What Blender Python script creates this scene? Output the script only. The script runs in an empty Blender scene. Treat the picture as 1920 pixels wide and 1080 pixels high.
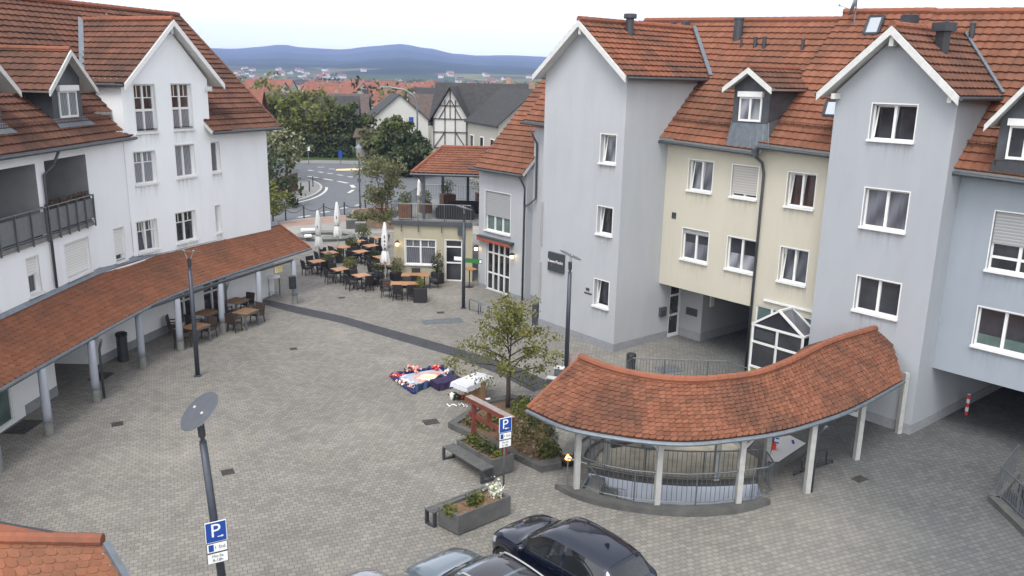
HAZE, SKY, SUN, EXPO = 1.9e-4, .15, .75, 1.4
import bpy, math, random
from mathutils import Vector, Matrix, noise
random.seed(7)
R_ = random.Random(11)
sc = bpy.context.scene
COL = sc.collection
rad = math.radians
# ------------------------------------------------------------------ camera calibration (1920x1080 photograph)
FPX, HC = 1560.0, 11.0
def _nrm(v):
    l = math.sqrt(sum(a*a for a in v)); return tuple(a/l for a in v)
_up = _nrm((130, 6240, -1560))
_d = _up[2]
_Y = _nrm((-_d*_up[0], -_d*_up[1], 1-_d*_up[2]))
_X = (_up[1]*_Y[2]-_up[2]*_Y[1], _up[2]*_Y[0]-_up[0]*_Y[2], _up[0]*_Y[1]-_up[1]*_Y[0])
if _X[0] < 0: _X = tuple(-a for a in _X)
def ray(px, py):
    c = ((px-960)/FPX, -(py-540)/FPX, 1.0)
    return tuple(sum(a*b for a, b in zip(c, ax)) for ax in (_X, _Y, _up))
def G(px, py, z=0.0):
    r = ray(px, py); t = (z-HC)/r[2]; return (r[0]*t, r[1]*t)
def G3(px, py, z=0.0):
    g = G(px, py, z); return Vector((g[0], g[1], z))
class Fr:
    "a wall frame: s along the wall, t away from the square into the building, z up"
    def __init__(s, o, d, back):
        l = math.hypot(*d); s.o = o; s.d = (d[0]/l, d[1]/l)
        s.b = (-s.d[1], s.d[0]) if back > 0 else (s.d[1], -s.d[0])
    def p(s, a, t, z): return Vector((s.o[0]+a*s.d[0]+t*s.b[0], s.o[1]+a*s.d[1]+t*s.b[1], z))
    def rc(s, px, py):
        r = ray(px, py)
        return (r[0]*s.d[0]+r[1]*s.d[1], r[0]*s.b[0]+r[1]*s.b[1], r[2]), (-s.o[0]*s.d[0]-s.o[1]*s.d[1], -s.o[0]*s.b[0]-s.o[1]*s.b[1], HC)
    def at(s, px, py, t=None, z=None, a=None, pl=None):
        r, c = s.rc(px, py)
        if t is not None: k = (t-c[1])/r[1]
        elif z is not None: k = (z-c[2])/r[2]
        elif a is not None: k = (a-c[0])/r[0]
        else:                                   # roof plane z = z0 + m*(t-t0) + q*s
            t0, z0, m, q = pl
            k = (z0+m*(c[1]-t0)+q*c[0]-c[2])/(r[2]-m*r[1]-q*r[0])
        return (c[0]+k*r[0], c[1]+k*r[1], c[2]+k*r[2])

# ------------------------------------------------------------------ node helpers
MATS = {}
def newmat(name):
    m = bpy.data.materials.new(name); m.use_nodes = True
    nt = m.node_tree; b = nt.nodes['Principled BSDF']; MATS[name] = m
    return m, nt, b
def node(nt, typ, **kw):
    n = nt.nodes.new(typ)
    for k, v in kw.items():
        if k.startswith('i_'):
            key = k[2:]
            key = int(key) if key.isdigit() else key.replace('_', ' ')
            n.inputs[key].default_value = v
        else: setattr(n, k, v)
    return n
def ramp(nt, fac, stops):
    r = nt.nodes.new('ShaderNodeValToRGB')
    e = r.color_ramp.elements
    while len(e) < len(stops): e.new(0.5)
    for x, (p, c) in zip(e, stops):
        x.position = p; x.color = (*c, 1) if len(c) == 3 else c
    nt.links.new(fac, r.inputs[0]); return r.outputs[0]
def mixc(nt, fac, a, b, mode='MIX'):
    n = nt.nodes.new('ShaderNodeMix'); n.data_type = 'RGBA'; n.blend_type = mode
    for s, v in ((n.inputs[0], fac), (n.inputs[6], a), (n.inputs[7], b)):
        if hasattr(v, 'is_output'): nt.links.new(v, s)
        elif isinstance(v, (int, float)): s.default_value = v
        else: s.default_value = (*v, 1)
    return n.outputs[2]
def math_(nt, op, a, b=None, c=None):
    n = nt.nodes.new('ShaderNodeMath'); n.operation = op
    for s, v in zip(n.inputs, (a, b, c)):
        if v is None: continue
        if hasattr(v, 'is_output'): nt.links.new(v, s)
        else: s.default_value = v
    return n.outputs[0]
def noise_(nt, scale, detail=4, vec=None, rough=.55):
    n = node(nt, 'ShaderNodeTexNoise', i_Scale=scale, i_Detail=detail, i_Roughness=rough)
    if vec is not None: nt.links.new(vec, n.inputs['Vector'])
    return n.outputs['Fac']
def _unused(): pass
def objco(nt, scale=None, rot=None):
    t = nt.nodes.new('ShaderNodeTexCoord')
    if scale is None and rot is None: return t.outputs['Object']
    m = nt.nodes.new('ShaderNodeMapping')
    if scale: m.inputs['Scale'].default_value = scale
    if rot: m.inputs['Rotation'].default_value = rot
    nt.links.new(t.outputs['Object'], m.inputs[0]); return m.outputs[0]
def bump(nt, b, h, strength=.3, dist=.02):
    n = node(nt, 'ShaderNodeBump', i_Strength=strength, i_Distance=dist)
    nt.links.new(h, n.inputs['Height']); nt.links.new(n.outputs[0], b.inputs['Normal'])
def simple(name, col, rough=.6, metal=0.0, var=.12, nscale=6, spec=.5):
    m, nt, b = newmat(name)
    f = noise_(nt, nscale, 5, objco(nt))
    lo = tuple(c*(1-var) for c in col); hi = tuple(min(1, c*(1+var)) for c in col)
    nt.links.new(ramp(nt, f, [(.3, lo), (.7, hi)]), b.inputs['Base Color'])
    b.inputs['Roughness'].default_value = rough; b.inputs['Metallic'].default_value = metal
    b.inputs['Specular IOR Level'].default_value = spec
    return m
def plaster(name, col, stain=.8):
    m, nt, b = newmat(name)
    a = noise_(nt, 1.0, 7, objco(nt, (.9, .9, .22)), .68); s_ = noise_(nt, 2.2, 5, objco(nt, (1, 1, .06)), .6)
    c = noise_(nt, .35, 4, objco(nt))
    g = noise_(nt, 30, 3, objco(nt))
    base = mixc(nt, ramp(nt, a, [(.36, (0, 0, 0)), (.58, (1, 1, 1))]), tuple(x*(stain+.04) for x in col), col)
    base = mixc(nt, math_(nt, 'MULTIPLY', ramp(nt, s_, [(.56, (0, 0, 0)), (.74, (1, 1, 1))]), .35), base, tuple(x*.78 for x in col))
    base = mixc(nt, .35, base, ramp(nt, c, [(.3, tuple(x*.86 for x in col)), (.7, col)]))
    nt.links.new(base, b.inputs['Base Color']); b.inputs['Roughness'].default_value = .9
    b.inputs['Specular IOR Level'].default_value = .2
    bump(nt, b, g, .25, .01)
    return m
def tiles(name, cols, tw, th, dirt=(.06, .045, .035), dirtamt=.5, island=False):
    m, nt, b = newmat(name)
    if island:
        rnd = nt.nodes.new('ShaderNodeNewGeometry').outputs['Random Per Island']
    else:
        uv = nt.nodes.new('ShaderNodeUVMap'); sx = nt.nodes.new('ShaderNodeSeparateXYZ'); nt.links.new(uv.outputs[0], sx.inputs[0])
        cx = nt.nodes.new('ShaderNodeCombineXYZ')
        nt.links.new(math_(nt, 'FLOOR', math_(nt, 'DIVIDE', sx.outputs[0], tw)), cx.inputs[0])
        nt.links.new(math_(nt, 'FLOOR', math_(nt, 'DIVIDE', sx.outputs[1], th)), cx.inputs[1])
        w = nt.nodes.new('ShaderNodeTexWhiteNoise'); w.noise_dimensions = '3D'; nt.links.new(cx.outputs[0], w.inputs[0]); rnd = w.outputs[0]
    col = ramp(nt, rnd, [(0, cols[0]), (.5, cols[1]), (1, cols[2])])
    big = noise_(nt, .42, 8, objco(nt), .72)
    fine = noise_(nt, 9, 5, objco(nt), .7)
    f = math_(nt, 'MULTIPLY', ramp(nt, big, [(.44, (0, 0, 0)), (.66, (1, 1, 1))]), dirtamt)
    col = mixc(nt, f, col, dirt)
    col = mixc(nt, math_(nt, 'MULTIPLY', ramp(nt, fine, [(.5, (0, 0, 0)), (.72, (1, 1, 1))]), .45*dirtamt+.1), col, dirt)
    nt.links.new(col, b.inputs['Base Color']); b.inputs['Roughness'].default_value = .85
    b.inputs['Specular IOR Level'].default_value = .25
    bump(nt, b, fine, .2, .01)
    return m
def leafmat(name, cols):
    m, nt, b = newmat(name)
    rnd = nt.nodes.new('ShaderNodeNewGeometry').outputs['Random Per Island']
    n = len(cols)
    nt.links.new(ramp(nt, rnd, [(i/(n-1), c) for i, c in enumerate(cols)]), b.inputs['Base Color'])
    b.inputs['Roughness'].default_value = .6
    b.inputs['Specular IOR Level'].default_value = .25
    tr = node(nt, 'ShaderNodeBsdfTranslucent'); nt.links.new(b.inputs['Base Color'].links[0].from_socket, tr.inputs[0])
    mx = node(nt, 'ShaderNodeMixShader', i_0=.25)
    nt.links.new(b.outputs[0], mx.inputs[1]); nt.links.new(tr.outputs[0], mx.inputs[2])
    nt.links.new(mx.outputs[0], nt.nodes['Material Output'].inputs[0])
    return m
def emit(name, col, strength):
    m, nt, b = newmat(name)
    b.inputs['Base Color'].default_value = (*col, 1)
    b.inputs['Emission Color'].default_value = (*col, 1); b.inputs['Emission Strength'].default_value = strength
    return m

M = MATS
plaster('plaster_white', (.81, .83, .85), .9)
plaster('plaster_column', (.30, .32, .36), .8)
plaster('plaster_grey', (.415, .43, .45), .86)
plaster('plaster_blue_dim', (.30, .335, .375), .88)  # the bay's plaster, darkened: the set-back house's dimness put into its colour
plaster('plaster_blue', (.36, .378, .405), .88)
plaster('plaster_cream', (.515, .485, .40), .88)
plaster('plaster_beige', (.40, .37, .275), .86)
simple('loggia_grey', (.25, .255, .265), .9, var=.1, nscale=2)  # one grey for the loggia insides, darker than the outer wall
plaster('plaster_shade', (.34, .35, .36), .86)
simple('plinth', (.25, .26, .275), .9)
simple('post_grey', (.36, .36, .345), .7, var=.12)
simple('under_tile', (.05, .032, .024), .9)
simple('seat_stone', (.16, .155, .145), .9, var=.25, nscale=3)
tiles('tile_red', [(.185, .074, .043), (.212, .086, .05), (.238, .10, .06)], .30, .34, dirt=(.065, .04, .028), dirtamt=.6)
tiles('tile_old', [(.125, .056, .036), (.148, .065, .042), (.17, .076, .048)], .30, .34, dirt=(.045, .033, .026), dirtamt=.85)
tiles('tile_stained', [(.17, .062, .034), (.205, .076, .042), (.235, .09, .05)], .30, .34, dirt=(.05, .042, .034), dirtamt=.95)
tiles('tile_beaver', [(.155, .060, .034), (.20, .078, .044), (.235, .096, .055)], .1, .1, dirt=(.05, .034, .026), dirtamt=.85, island=True)
tiles('tile_arcade', [(.20, .076, .040), (.228, .088, .047), (.252, .10, .055)], .1, .1, dirt=(.085, .055, .036), dirtamt=.62, island=True)
tiles('ridge_tile', [(.20, .072, .04), (.25, .09, .052), (.29, .115, .068)], .3, .3, dirtamt=.5)
simple('slate', (.055, .06, .068), .55, var=.25, nscale=3)
simple('slate_roof', (.032, .031, .03), .8, var=.3, nscale=2)
simple('slate_brown', (.085, .06, .05), .85, var=.3, nscale=2)
simple('zinc', (.19, .215, .24), .45, .6, .15)
simple('zinc_dark', (.085, .096, .107), .5, .5, .15)
simple('white_paint', (.70, .70, .69), .45, var=.04)
simple('white_trim', (.56, .56, .54), .6, var=.08)
simple('anthracite', (.045, .05, .058), .45, .2, .12)
simple('lamp_grey', (.055, .063, .08), .45, .3, .1)
simple('lamp_disc', (.12, .13, .148), .4, .4, .08)
simple('disc_under', (.36, .34, .30), .6, 0, .06)
simple('black_metal', (.018, .018, .02), .5, .1, .2)
simple('steel', (.2, .215, .22), .4, .6, .1)
simple('bright_steel', (.5, .5, .49), .35, .5, .05)
simple('rail_grey', (.14, .15, .158), .45, .5, .12)
simple('rail_panel', (.15, .158, .167), .5, .1, .12)
simple('wood_table', (.37, .18, .08), .5, var=.2, nscale=5)
simple('wood_brown', (.20, .11, .055), .6, var=.2, nscale=5)
simple('wood_crate', (.13, .065, .04), .7, var=.25, nscale=5)
simple('wood_red', (.145, .036, .022), .6, var=.25, nscale=5)
simple('wood_grey', (.27, .22, .20), .75, var=.2, nscale=8)
simple('wicker', (.016, .015, .015), .65, var=.4, nscale=40)
simple('wicker_brown', (.045, .03, .022), .65, var=.4, nscale=40)
simple('cushion', (.05, .05, .052), .9, var=.2)
simple('concrete', (.19, .19, .18), .85, var=.2, nscale=3)
simple('concrete_dark', (.085, .084, .08), .85, var=.25, nscale=3)
simple('planter_grey', (.10, .10, .098), .7, var=.22, nscale=4)
simple('soil', (.12, .075, .045), .95, var=.4, nscale=12)
simple('bark_mulch', (.15, .09, .052), .95, var=.45, nscale=14)
simple('asphalt', (.115, .122, .13), .9, var=.14, nscale=1.2)
simple('kerb_stone', (.35, .34, .32), .85, var=.15)
simple('red_paving', (.29, .195, .15), .9, var=.15, nscale=1.5)
simple('marking_white', (.52, .52, .51), .7, var=.1)
simple('marking_yellow', (.75, .60, .32), .7, var=.1)
simple('drain', (.055, .05, .045), .7, .3, .3)
simple('plate_steel', (.15, .17, .18), .6, .4, .2)
simple('canvas_white', (.66, .66, .645), .85, var=.07, nscale=3)
simple('canvas_print', (.10, .06, .05), .8)
simple('cloth_blue', (.014, .022, .10), .75, var=.35, nscale=5)
simple('cloth_navy', (.018, .045, .10), .8, var=.35, nscale=4)
simple('cloth_purple', (.022, .012, .05), .8, var=.35, nscale=4)
simple('cloth_white', (.66, .67, .70), .8, var=.04)
simple('rose_red', (.55, .035, .03), .6, var=.3, nscale=30)
simple('rose_pink', (.75, .33, .28), .6, var=.25, nscale=30)
simple('paper_white', (.85, .85, .83), .7, var=.03)
simple('sign_blue', (.01, .06, .30), .4, var=.06)
simple('sign_white', (.80, .81, .80), .4, var=.03)
simple('sign_green', (.03, .14, .035), .45, var=.06)
simple('sign_dark', (.042, .048, .056), .5, var=.08)
simple('ink', (.06, .06, .06), .6)
simple('awning_red', (.26, .06, .035), .8, var=.15)
simple('rubber', (.02, .02, .02), .8)
simple('rim', (.30, .31, .32), .3, .8)
simple('plastic_black', (.02, .02, .022), .5)
simple('warning_red', (.55, .04, .03), .5)
simple('sand_floor', (.40, .36, .28), .9, var=.22, nscale=2.2)
simple('pit_white', (.62, .66, .74), .7, var=.07, nscale=1)
simple('pit_stripe', (.40, .41, .48), .7)
simple('panel_green', (.27, .33, .08), .6, var=.25, nscale=4)
simple('fence_wood', (.11, .055, .038), .8, var=.25, nscale=4)
simple('bark', (.055, .042, .032), .9, var=.3, nscale=14)
simple('bark_grey', (.09, .08, .065), .9, var=.3, nscale=14)
simple('house_white', (.50, .49, .46), .85, var=.06)
simple('house_cream', (.36, .34, .29), .85, var=.06)
simple('house_grey', (.38, .375, .36), .85, var=.08)
simple('roof_far_red', (.20, .075, .05), .85, var=.3, nscale=1)
simple('roof_far_brown', (.12, .075, .06), .85, var=.3, nscale=1)
simple('timber', (.04, .03, .025), .8)
simple('wall_stone', (.30, .21, .16), .9, var=.25, nscale=4)
def glass(name, col, rough=.06, curtain=None):
    m, nt, b = newmat(name)
    if curtain:
        w = node(nt, 'ShaderNodeTexWave', i_Scale=3.0, i_Distortion=2.0); w.wave_type = 'BANDS'; w.bands_direction = 'DIAGONAL'
        nt.links.new(objco(nt, (2, 2, .15)), w.inputs[0])
        nt.links.new(ramp(nt, w.outputs['Fac'], [(0, col), (1, curtain)]), b.inputs['Base Color'])
    else:
        f = noise_(nt, .9, 3, objco(nt))
        nt.links.new(ramp(nt, f, [(.35, col), (.7, tuple(c*2.6 for c in col))]), b.inputs['Base Color'])
    b.inputs['Roughness'].default_value = rough; b.inputs['Specular IOR Level'].default_value = .8
    return m
glass('glass_dark', (.018, .019, .022))
glass('glass_warm', (.035, .022, .02))
glass('glass_curtain', (.10, .105, .12), .1, (.30, .31, .34))
glass('glass_grey', (.07, .075, .09), .1, (.15, .155, .18))
glass('glass_car', (.012, .014, .015), .03)
glass('glass_green', (.05, .075, .07), .05)
def shutter(name, c):
    m, nt, b = newmat(name)
    w = node(nt, 'ShaderNodeTexWave', i_Scale=3.2, i_Distortion=0.0); w.wave_type = 'BANDS'; w.bands_direction = 'Z'
    nt.links.new(objco(nt), w.inputs[0])
    nt.links.new(ramp(nt, w.outputs['Fac'], [(.0, tuple(x*.78 for x in c)), (.35, c)]), b.inputs['Base Color'])
    bump(nt, b, w.outputs['Fac'], .5, .01); b.inputs['Roughness'].default_value = .55
shutter('shutter_white', (.72, .72, .70)); shutter('shutter_grey', (.33, .335, .34)); shutter('shutter_beige', (.42, .405, .38))
def carpaint(name, col, rough=.16):
    m, nt, b = newmat(name)
    f = noise_(nt, 260, 2, objco(nt))
    nt.links.new(ramp(nt, f, [(.3, tuple(c*.8 for c in col)), (.7, tuple(c*1.2 for c in col))]), b.inputs['Base Color'])
    b.inputs['Metallic'].default_value = .35; b.inputs['Roughness'].default_value = rough
    b.inputs['Coat Weight'].default_value = 1; b.inputs['Coat Roughness'].default_value = .04
carpaint('paint_navy', (.007, .011, .026)); carpaint('paint_silver', (.12, .155, .185), .2); carpaint('paint_grey', (.22, .21, .225), .25)
leafmat('leaf_plaza', [(.10, .12, .03), (.15, .165, .042), (.22, .205, .06), (.115, .14, .036), (.20, .15, .07)])
leafmat('leaf_street', [(.095, .105, .04), (.145, .15, .065), (.20, .195, .10), (.12, .125, .055)])
leafmat('leaf_dark', [(.032, .046, .018), (.05, .066, .026), (.075, .088, .034)])
leafmat('leaf_mid', [(.05, .07, .02), (.08, .10, .028), (.12, .13, .04)])
leafmat('leaf_olive', [(.085, .105, .024), (.13, .145, .034), (.19, .19, .05)])
leafmat('leaf_bright', [(.10, .13, .02), (.18, .19, .03), (.26, .25, .05)])
leafmat('leaf_blossom', [(.06, .08, .025), (.09, .11, .035), (.45, .42, .28), (.07, .09, .03)])
leafmat('leaf_heather', [(.06, .065, .02), (.10, .095, .03), (.14, .12, .04), (.26, .18, .14), (.07, .075, .025)])
leafmat('petal_white', [(.70, .70, .55), (.80, .80, .70), (.12, .15, .04)])
leafmat('leaf_rust', [(.20, .09, .05), (.12, .07, .035), (.08, .08, .03)])
simple('flame_bowl', (.02, .02, .02), .6)
emit('flame', (1.0, .42, .12), 2.0); emit('lantern_glow', (1.0, .72, .38), 4.0)
# paving -------------------------------------------------------------
def paving(name, c1, c2, mortar, bw, bh, rot, patch=.42):
    m, nt, b = newmat(name)
    v = objco(nt, None, (0, 0, -rot))
    n = nt.nodes.new('ShaderNodeTexBrick'); n.offset = .5
    for k, val in (('Scale', 1.0), ('Mortar Size', .011), ('Mortar Smooth', .3), ('Bias', -.1), ('Brick Width', bw), ('Row Height', bh)):
        n.inputs[k].default_value = val
    n.inputs['Color1'].default_value = (*c1, 1); n.inputs['Color2'].default_value = (*c2, 1); n.inputs['Mortar'].default_value = (*mortar, 1)
    nt.links.new(v, n.inputs['Vector'])
    big = noise_(nt, .16, 6, objco(nt), .6); mid = noise_(nt, .9, 5, objco(nt), .65); fine = noise_(nt, 22, 3, objco(nt))
    col = mixc(nt, patch, n.outputs['Color'], ramp(nt, big, [(.3, tuple(x*.55 for x in c2)), (.55, c2), (.72, c1)]))
    col = mixc(nt, .5, col, ramp(nt, mid, [(.3, (.72, .72, .72)), (.7, (1.1, 1.1, 1.1))]), 'MULTIPLY')
    st = noise_(nt, .55, 8, objco(nt), .75)
    col = mixc(nt, ramp(nt, st, [(.56, (0, 0, 0)), (.72, (.45, .45, .45))]), col, tuple(x*.45 for x in c2))
    col = mixc(nt, .3, col, ramp(nt, fine, [(.3, (.7, .7, .7)), (.7, (1.2, 1.2, 1.2))]), 'MULTIPLY')
    if name == 'paving_stone':            # stones turn greyer and darker rightwards: dimness put into their colour
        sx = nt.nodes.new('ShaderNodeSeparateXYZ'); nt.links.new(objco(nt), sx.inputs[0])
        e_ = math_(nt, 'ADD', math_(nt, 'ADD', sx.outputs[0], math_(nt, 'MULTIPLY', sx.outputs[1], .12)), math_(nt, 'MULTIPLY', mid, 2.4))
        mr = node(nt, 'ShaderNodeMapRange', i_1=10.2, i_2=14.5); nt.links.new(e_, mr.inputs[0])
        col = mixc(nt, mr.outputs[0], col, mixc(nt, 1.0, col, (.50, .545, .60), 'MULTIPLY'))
    nt.links.new(col, b.inputs['Base Color']); b.inputs['Roughness'].default_value = .85
    b.inputs['Specular IOR Level'].default_value = .3
    bump(nt, b, n.outputs['Fac'], .35, -.012)
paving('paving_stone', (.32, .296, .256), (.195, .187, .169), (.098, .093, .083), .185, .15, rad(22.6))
paving('paving_band', (.088, .091, .098), (.055, .058, .064), (.035, .035, .038), .1, .1, rad(-35), .3)
paving('paving_light', (.36, .345, .315), (.29, .28, .26), (.2, .195, .18), .25, .25, rad(10), .3)
def terrain_mat():
    m, nt, b = newmat('terrain')
    a = noise_(nt, .004, 6, objco(nt), .6); v = node(nt, 'ShaderNodeTexVoronoi', i_Scale=.006); nt.links.new(objco(nt, (1, .35, 1)), v.inputs[0])
    f = ramp(nt, v.outputs['Color'], [(0, (.035, .05, .016)), (.35, (.06, .085, .025)), (.6, (.22, .21, .07)), (.8, (.09, .12, .03)), (1, (.32, .28, .13))])
    f = mixc(nt, ramp(nt, a, [(.4, (0, 0, 0)), (.6, (1, 1, 1))]), f, (.025, .04, .014))
    nt.links.new(f, b.inputs['Base Color']); b.inputs['Roughness'].default_value = .95
    b.inputs['Specular IOR Level'].default_value = .1
    m, nt, b = newmat('forest_hill')
    a = noise_(nt, .012, 8, objco(nt), .7); c = noise_(nt, .0022, 5, objco(nt), .6)
    f = ramp(nt, a, [(.3, (.012, .02, .01)), (.55, (.028, .04, .018)), (.75, (.05, .066, .026))])
    f = mixc(nt, ramp(nt, c, [(.55, (0, 0, 0)), (.66, (.5, .5, .5))]), f, (.06, .075, .035))
    v = node(nt, 'ShaderNodeTexVoronoi', i_Scale=.0045); nt.links.new(objco(nt, (1, .45, 0)), v.inputs[0])
    fl = ramp(nt, v.outputs['Color'], [(0, (.03, .045, .016)), (.35, (.10, .13, .04)), (.55, (.22, .21, .08)), (.7, (.03, .045, .016)), (.85, (.16, .18, .06)), (1, (.30, .27, .15))])
    sx = nt.nodes.new('ShaderNodeSeparateXYZ'); nt.links.new(objco(nt), sx.inputs[0])
    hz_ = math_(nt, 'ADD', sx.outputs[2], math_(nt, 'MULTIPLY', math_(nt, 'SUBTRACT', c, .5), 70.0))
    mr = node(nt, 'ShaderNodeMapRange', i_1=13.0, i_2=24.0); nt.links.new(hz_, mr.inputs[0])
    f = mixc(nt, mr.outputs[0], fl, f)
    nt.links.new(f, b.inputs['Base Color']); b.inputs['Roughness'].default_value = 1
    b.inputs['Specular IOR Level'].default_value = 0
terrain_mat()
def stain_mat():
    m, nt, b = newmat('rain_stain'); t = nt.nodes.new('ShaderNodeTexCoord'); sx = nt.nodes.new('ShaderNodeSeparateXYZ'); nt.links.new(t.outputs['Generated'], sx.inputs[0])
    n = noise_(nt, 7.0, 4, objco(nt, (1, 1, .07)), .6); g = math_(nt, 'POWER', sx.outputs[2], 1.6)
    f = math_(nt, 'MULTIPLY', math_(nt, 'MULTIPLY', ramp(nt, n, [(.45, (0, 0, 0)), (.72, (1, 1, 1))]), g), .30)
    b.inputs['Base Color'].default_value = (.16, .15, .13, 1); b.inputs['Roughness'].default_value = .9; nt.links.new(f, b.inputs['Alpha'])
stain_mat()
def picture_mat():
    m, nt, b = newmat('banner_print')
    o = objco(nt)
    d = nt.nodes.new('ShaderNodeVectorMath'); d.operation = 'DISTANCE'; nt.links.new(o, d.inputs[0]); d.inputs[1].default_value = (.15, .05, 0)
    n = noise_(nt, 2.5, 4, o)
    f = math_(nt, 'ADD', d.outputs['Value'], math_(nt, 'MULTIPLY', math_(nt, 'SUBTRACT', n, .5), .7))
    nt.links.new(ramp(nt, f, [(.12, (.85, .62, .30)), (.3, (.85, .75, .68)), (.46, (.62, .22, .12)), (.6, (.42, .42, .46)), (.9, (.33, .37, .45)), (1, (.6, .66, .75))]), b.inputs['Base Color'])
    b.inputs['Roughness'].default_value = .5
picture_mat()

# ------------------------------------------------------------------ mesh builder
BASE = {}
class MB:
    def __init__(s): s.v = []; s.f = []; s.m = []; s.uv = {}
    def face(s, pts, mat=0, uv=None):
        n = len(s.v); s.v += [tuple(p) for p in pts]; s.f.append(tuple(range(n, n+len(pts)))); s.m.append(mat)
        if uv: s.uv[len(s.f)-1] = uv
    def mesh(s, vs, fs, mat=0):
        n = len(s.v); s.v += [tuple(p) for p in vs]
        for f in fs: s.f.append(tuple(i+n for i in f)); s.m.append(mat)
    def obox(s, o, ax, ay, az, mat=0):
        o, ax, ay, az = Vector(o), Vector(ax), Vector(ay), Vector(az)
        s.mesh([o, o+ax, o+ax+ay, o+ay, o+az, o+ax+az, o+ax+ay+az, o+ay+az],
               [(0, 3, 2, 1), (4, 5, 6, 7), (0, 1, 5, 4), (1, 2, 6, 5), (2, 3, 7, 6), (3, 0, 4, 7)], mat)
    def box(s, c, sz, rz=0.0, mat=0):
        "box centred on c in x, y and standing on c.z"
        cx, cy = math.cos(rz), math.sin(rz)
        ax = Vector((cx*sz[0], cy*sz[0], 0)); ay = Vector((-cy*sz[1], cx*sz[1], 0))
        s.obox(Vector(c)-ax/2-ay/2, ax, ay, (0, 0, sz[2]), mat)
    def bbox(s, c, sz, rz=0.0, bev=.01, mat=0):
        "box with bevelled vertical and top edges"
        hx, hy, h = sz[0]/2, sz[1]/2, sz[2]; b = bev
        def ring(ix, z): 
            r = [(-hx+ix, -hy+ix+b), (-hx+ix+b, -hy+ix), (hx-ix-b, -hy+ix), (hx-ix, -hy+ix+b), (hx-ix, hy-ix-b), (hx-ix-b, hy-ix), (-hx+ix+b, hy-ix), (-hx+ix, hy-ix-b)]
            return [(c[0]+x*math.cos(rz)-y*math.sin(rz), c[1]+x*math.sin(rz)+y*math.cos(rz), c[2]+z) for x, y in r]
        a, m_, t = ring(0, 0), ring(0, h-b), ring(b, h)
        vs = a+m_+t; fs = [tuple(range(7, -1, -1)), tuple(range(16, 24))]
        for k in (0, 8):
            for i in range(8): fs.append((k+i, k+(i+1) % 8, k+8+(i+1) % 8, k+8+i))
        s.mesh(vs, fs, mat)
    def bar(s, a, b, w, h=None, mat=0, up=(0, 0, 1)):
        a, b = Vector(a), Vector(b); h = h or w; d = (b-a).normalized(); u = Vector(up)
        if abs(d.dot(u)) > .98: u = Vector((1, 0, 0))
        x = d.cross(u).normalized(); y = x.cross(d).normalized()
        s.obox(a-x*w/2-y*h/2, b-a, x*w, y*h, mat)
    def tube(s, pts, r, n=8, mat=0, caps=True):
        pts = [Vector(p) for p in pts]; k = len(pts); rs = r if isinstance(r, (list, tuple)) else [r]*k
        vs = []; fs = []; px = None
        for i, p in enumerate(pts):
            d = (pts[min(i+1, k-1)]-pts[max(i-1, 0)]).normalized()
            if px is None:
                u = Vector((0, 0, 1)) if abs(d.z) < .9 else Vector((1, 0, 0)); px = d.cross(u).normalized()
            else:
                px = (px-d*px.dot(d))
                px = px.normalized() if px.length > 1e-6 else d.orthogonal().normalized()
            y = d.cross(px)
            for j in range(n):
                a = 2*math.pi*j/n; vs.append(p+(px*math.cos(a)+y*math.sin(a))*rs[i])
        for i in range(k-1):
            for j in range(n): fs.append((i*n+j, i*n+(j+1) % n, (i+1)*n+(j+1) % n, (i+1)*n+j))
        if caps: fs += [tuple(range(n-1, -1, -1)), tuple(range((k-1)*n, k*n))]
        s.mesh(vs, fs, mat)
    def lathe(s, c, prof, n=16, mat=0, ax=None):
        c = Vector(c); vs = []; fs = []
        q = Vector((0, 0, 1)).rotation_difference(Vector(ax).normalized()) if ax is not None else None
        for r, z in prof:
            for j in range(n):
                a = 2*math.pi*j/n; p = Vector((r*math.cos(a), r*math.sin(a), z))
                if q: p = q @ p
                vs.append(c+p)
        k = len(prof)
        for i in range(k-1):
            for j in range(n): fs.append((i*n+j, i*n+(j+1) % n, (i+1)*n+(j+1) % n, (i+1)*n+j))
        fs += [tuple(range(n-1, -1, -1)), tuple(range((k-1)*n, k*n))]
        s.mesh(vs, fs, mat)
    def blob(s, c, r, mat=0, seed=0, amp=.25, nu=10, nv=7):
        c = Vector(c); vs = []; fs = []
        for i in range(nv+1):
            for j in range(nu):
                th = math.pi*i/nv; ph = 2*math.pi*j/nu
                d = Vector((math.sin(th)*math.cos(ph), math.sin(th)*math.sin(ph), math.cos(th)))
                k = 1+amp*noise.noise(d*2.1+Vector((seed, seed*1.7, 0)))
                vs.append(c+Vector((d.x*r[0], d.y*r[1], d.z*r[2]))*k)
        for i in range(nv):
            for j in range(nu): fs.append((i*nu+j, (i+1)*nu+j, (i+1)*nu+(j+1) % nu, i*nu+(j+1) % nu))
        s.mesh(vs, fs, mat)
    def leaf(s, p, size, mat=0, rg=R_, flat=0.0):
        d = Vector((rg.gauss(0, 1), rg.gauss(0, 1), rg.gauss(0, 1)+flat)).normalized()
        x = d.orthogonal().normalized(); x.rotate(Matrix.Rotation(rg.uniform(0, 6.28), 3, d)); y = d.cross(x)
        a, b = size*.5, size*rg.uniform(.28, .42); p = Vector(p)
        s.face([p-x*a, p-y*b+x*a*.1, p+x*a, p+y*b+x*a*.1], mat)
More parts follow.
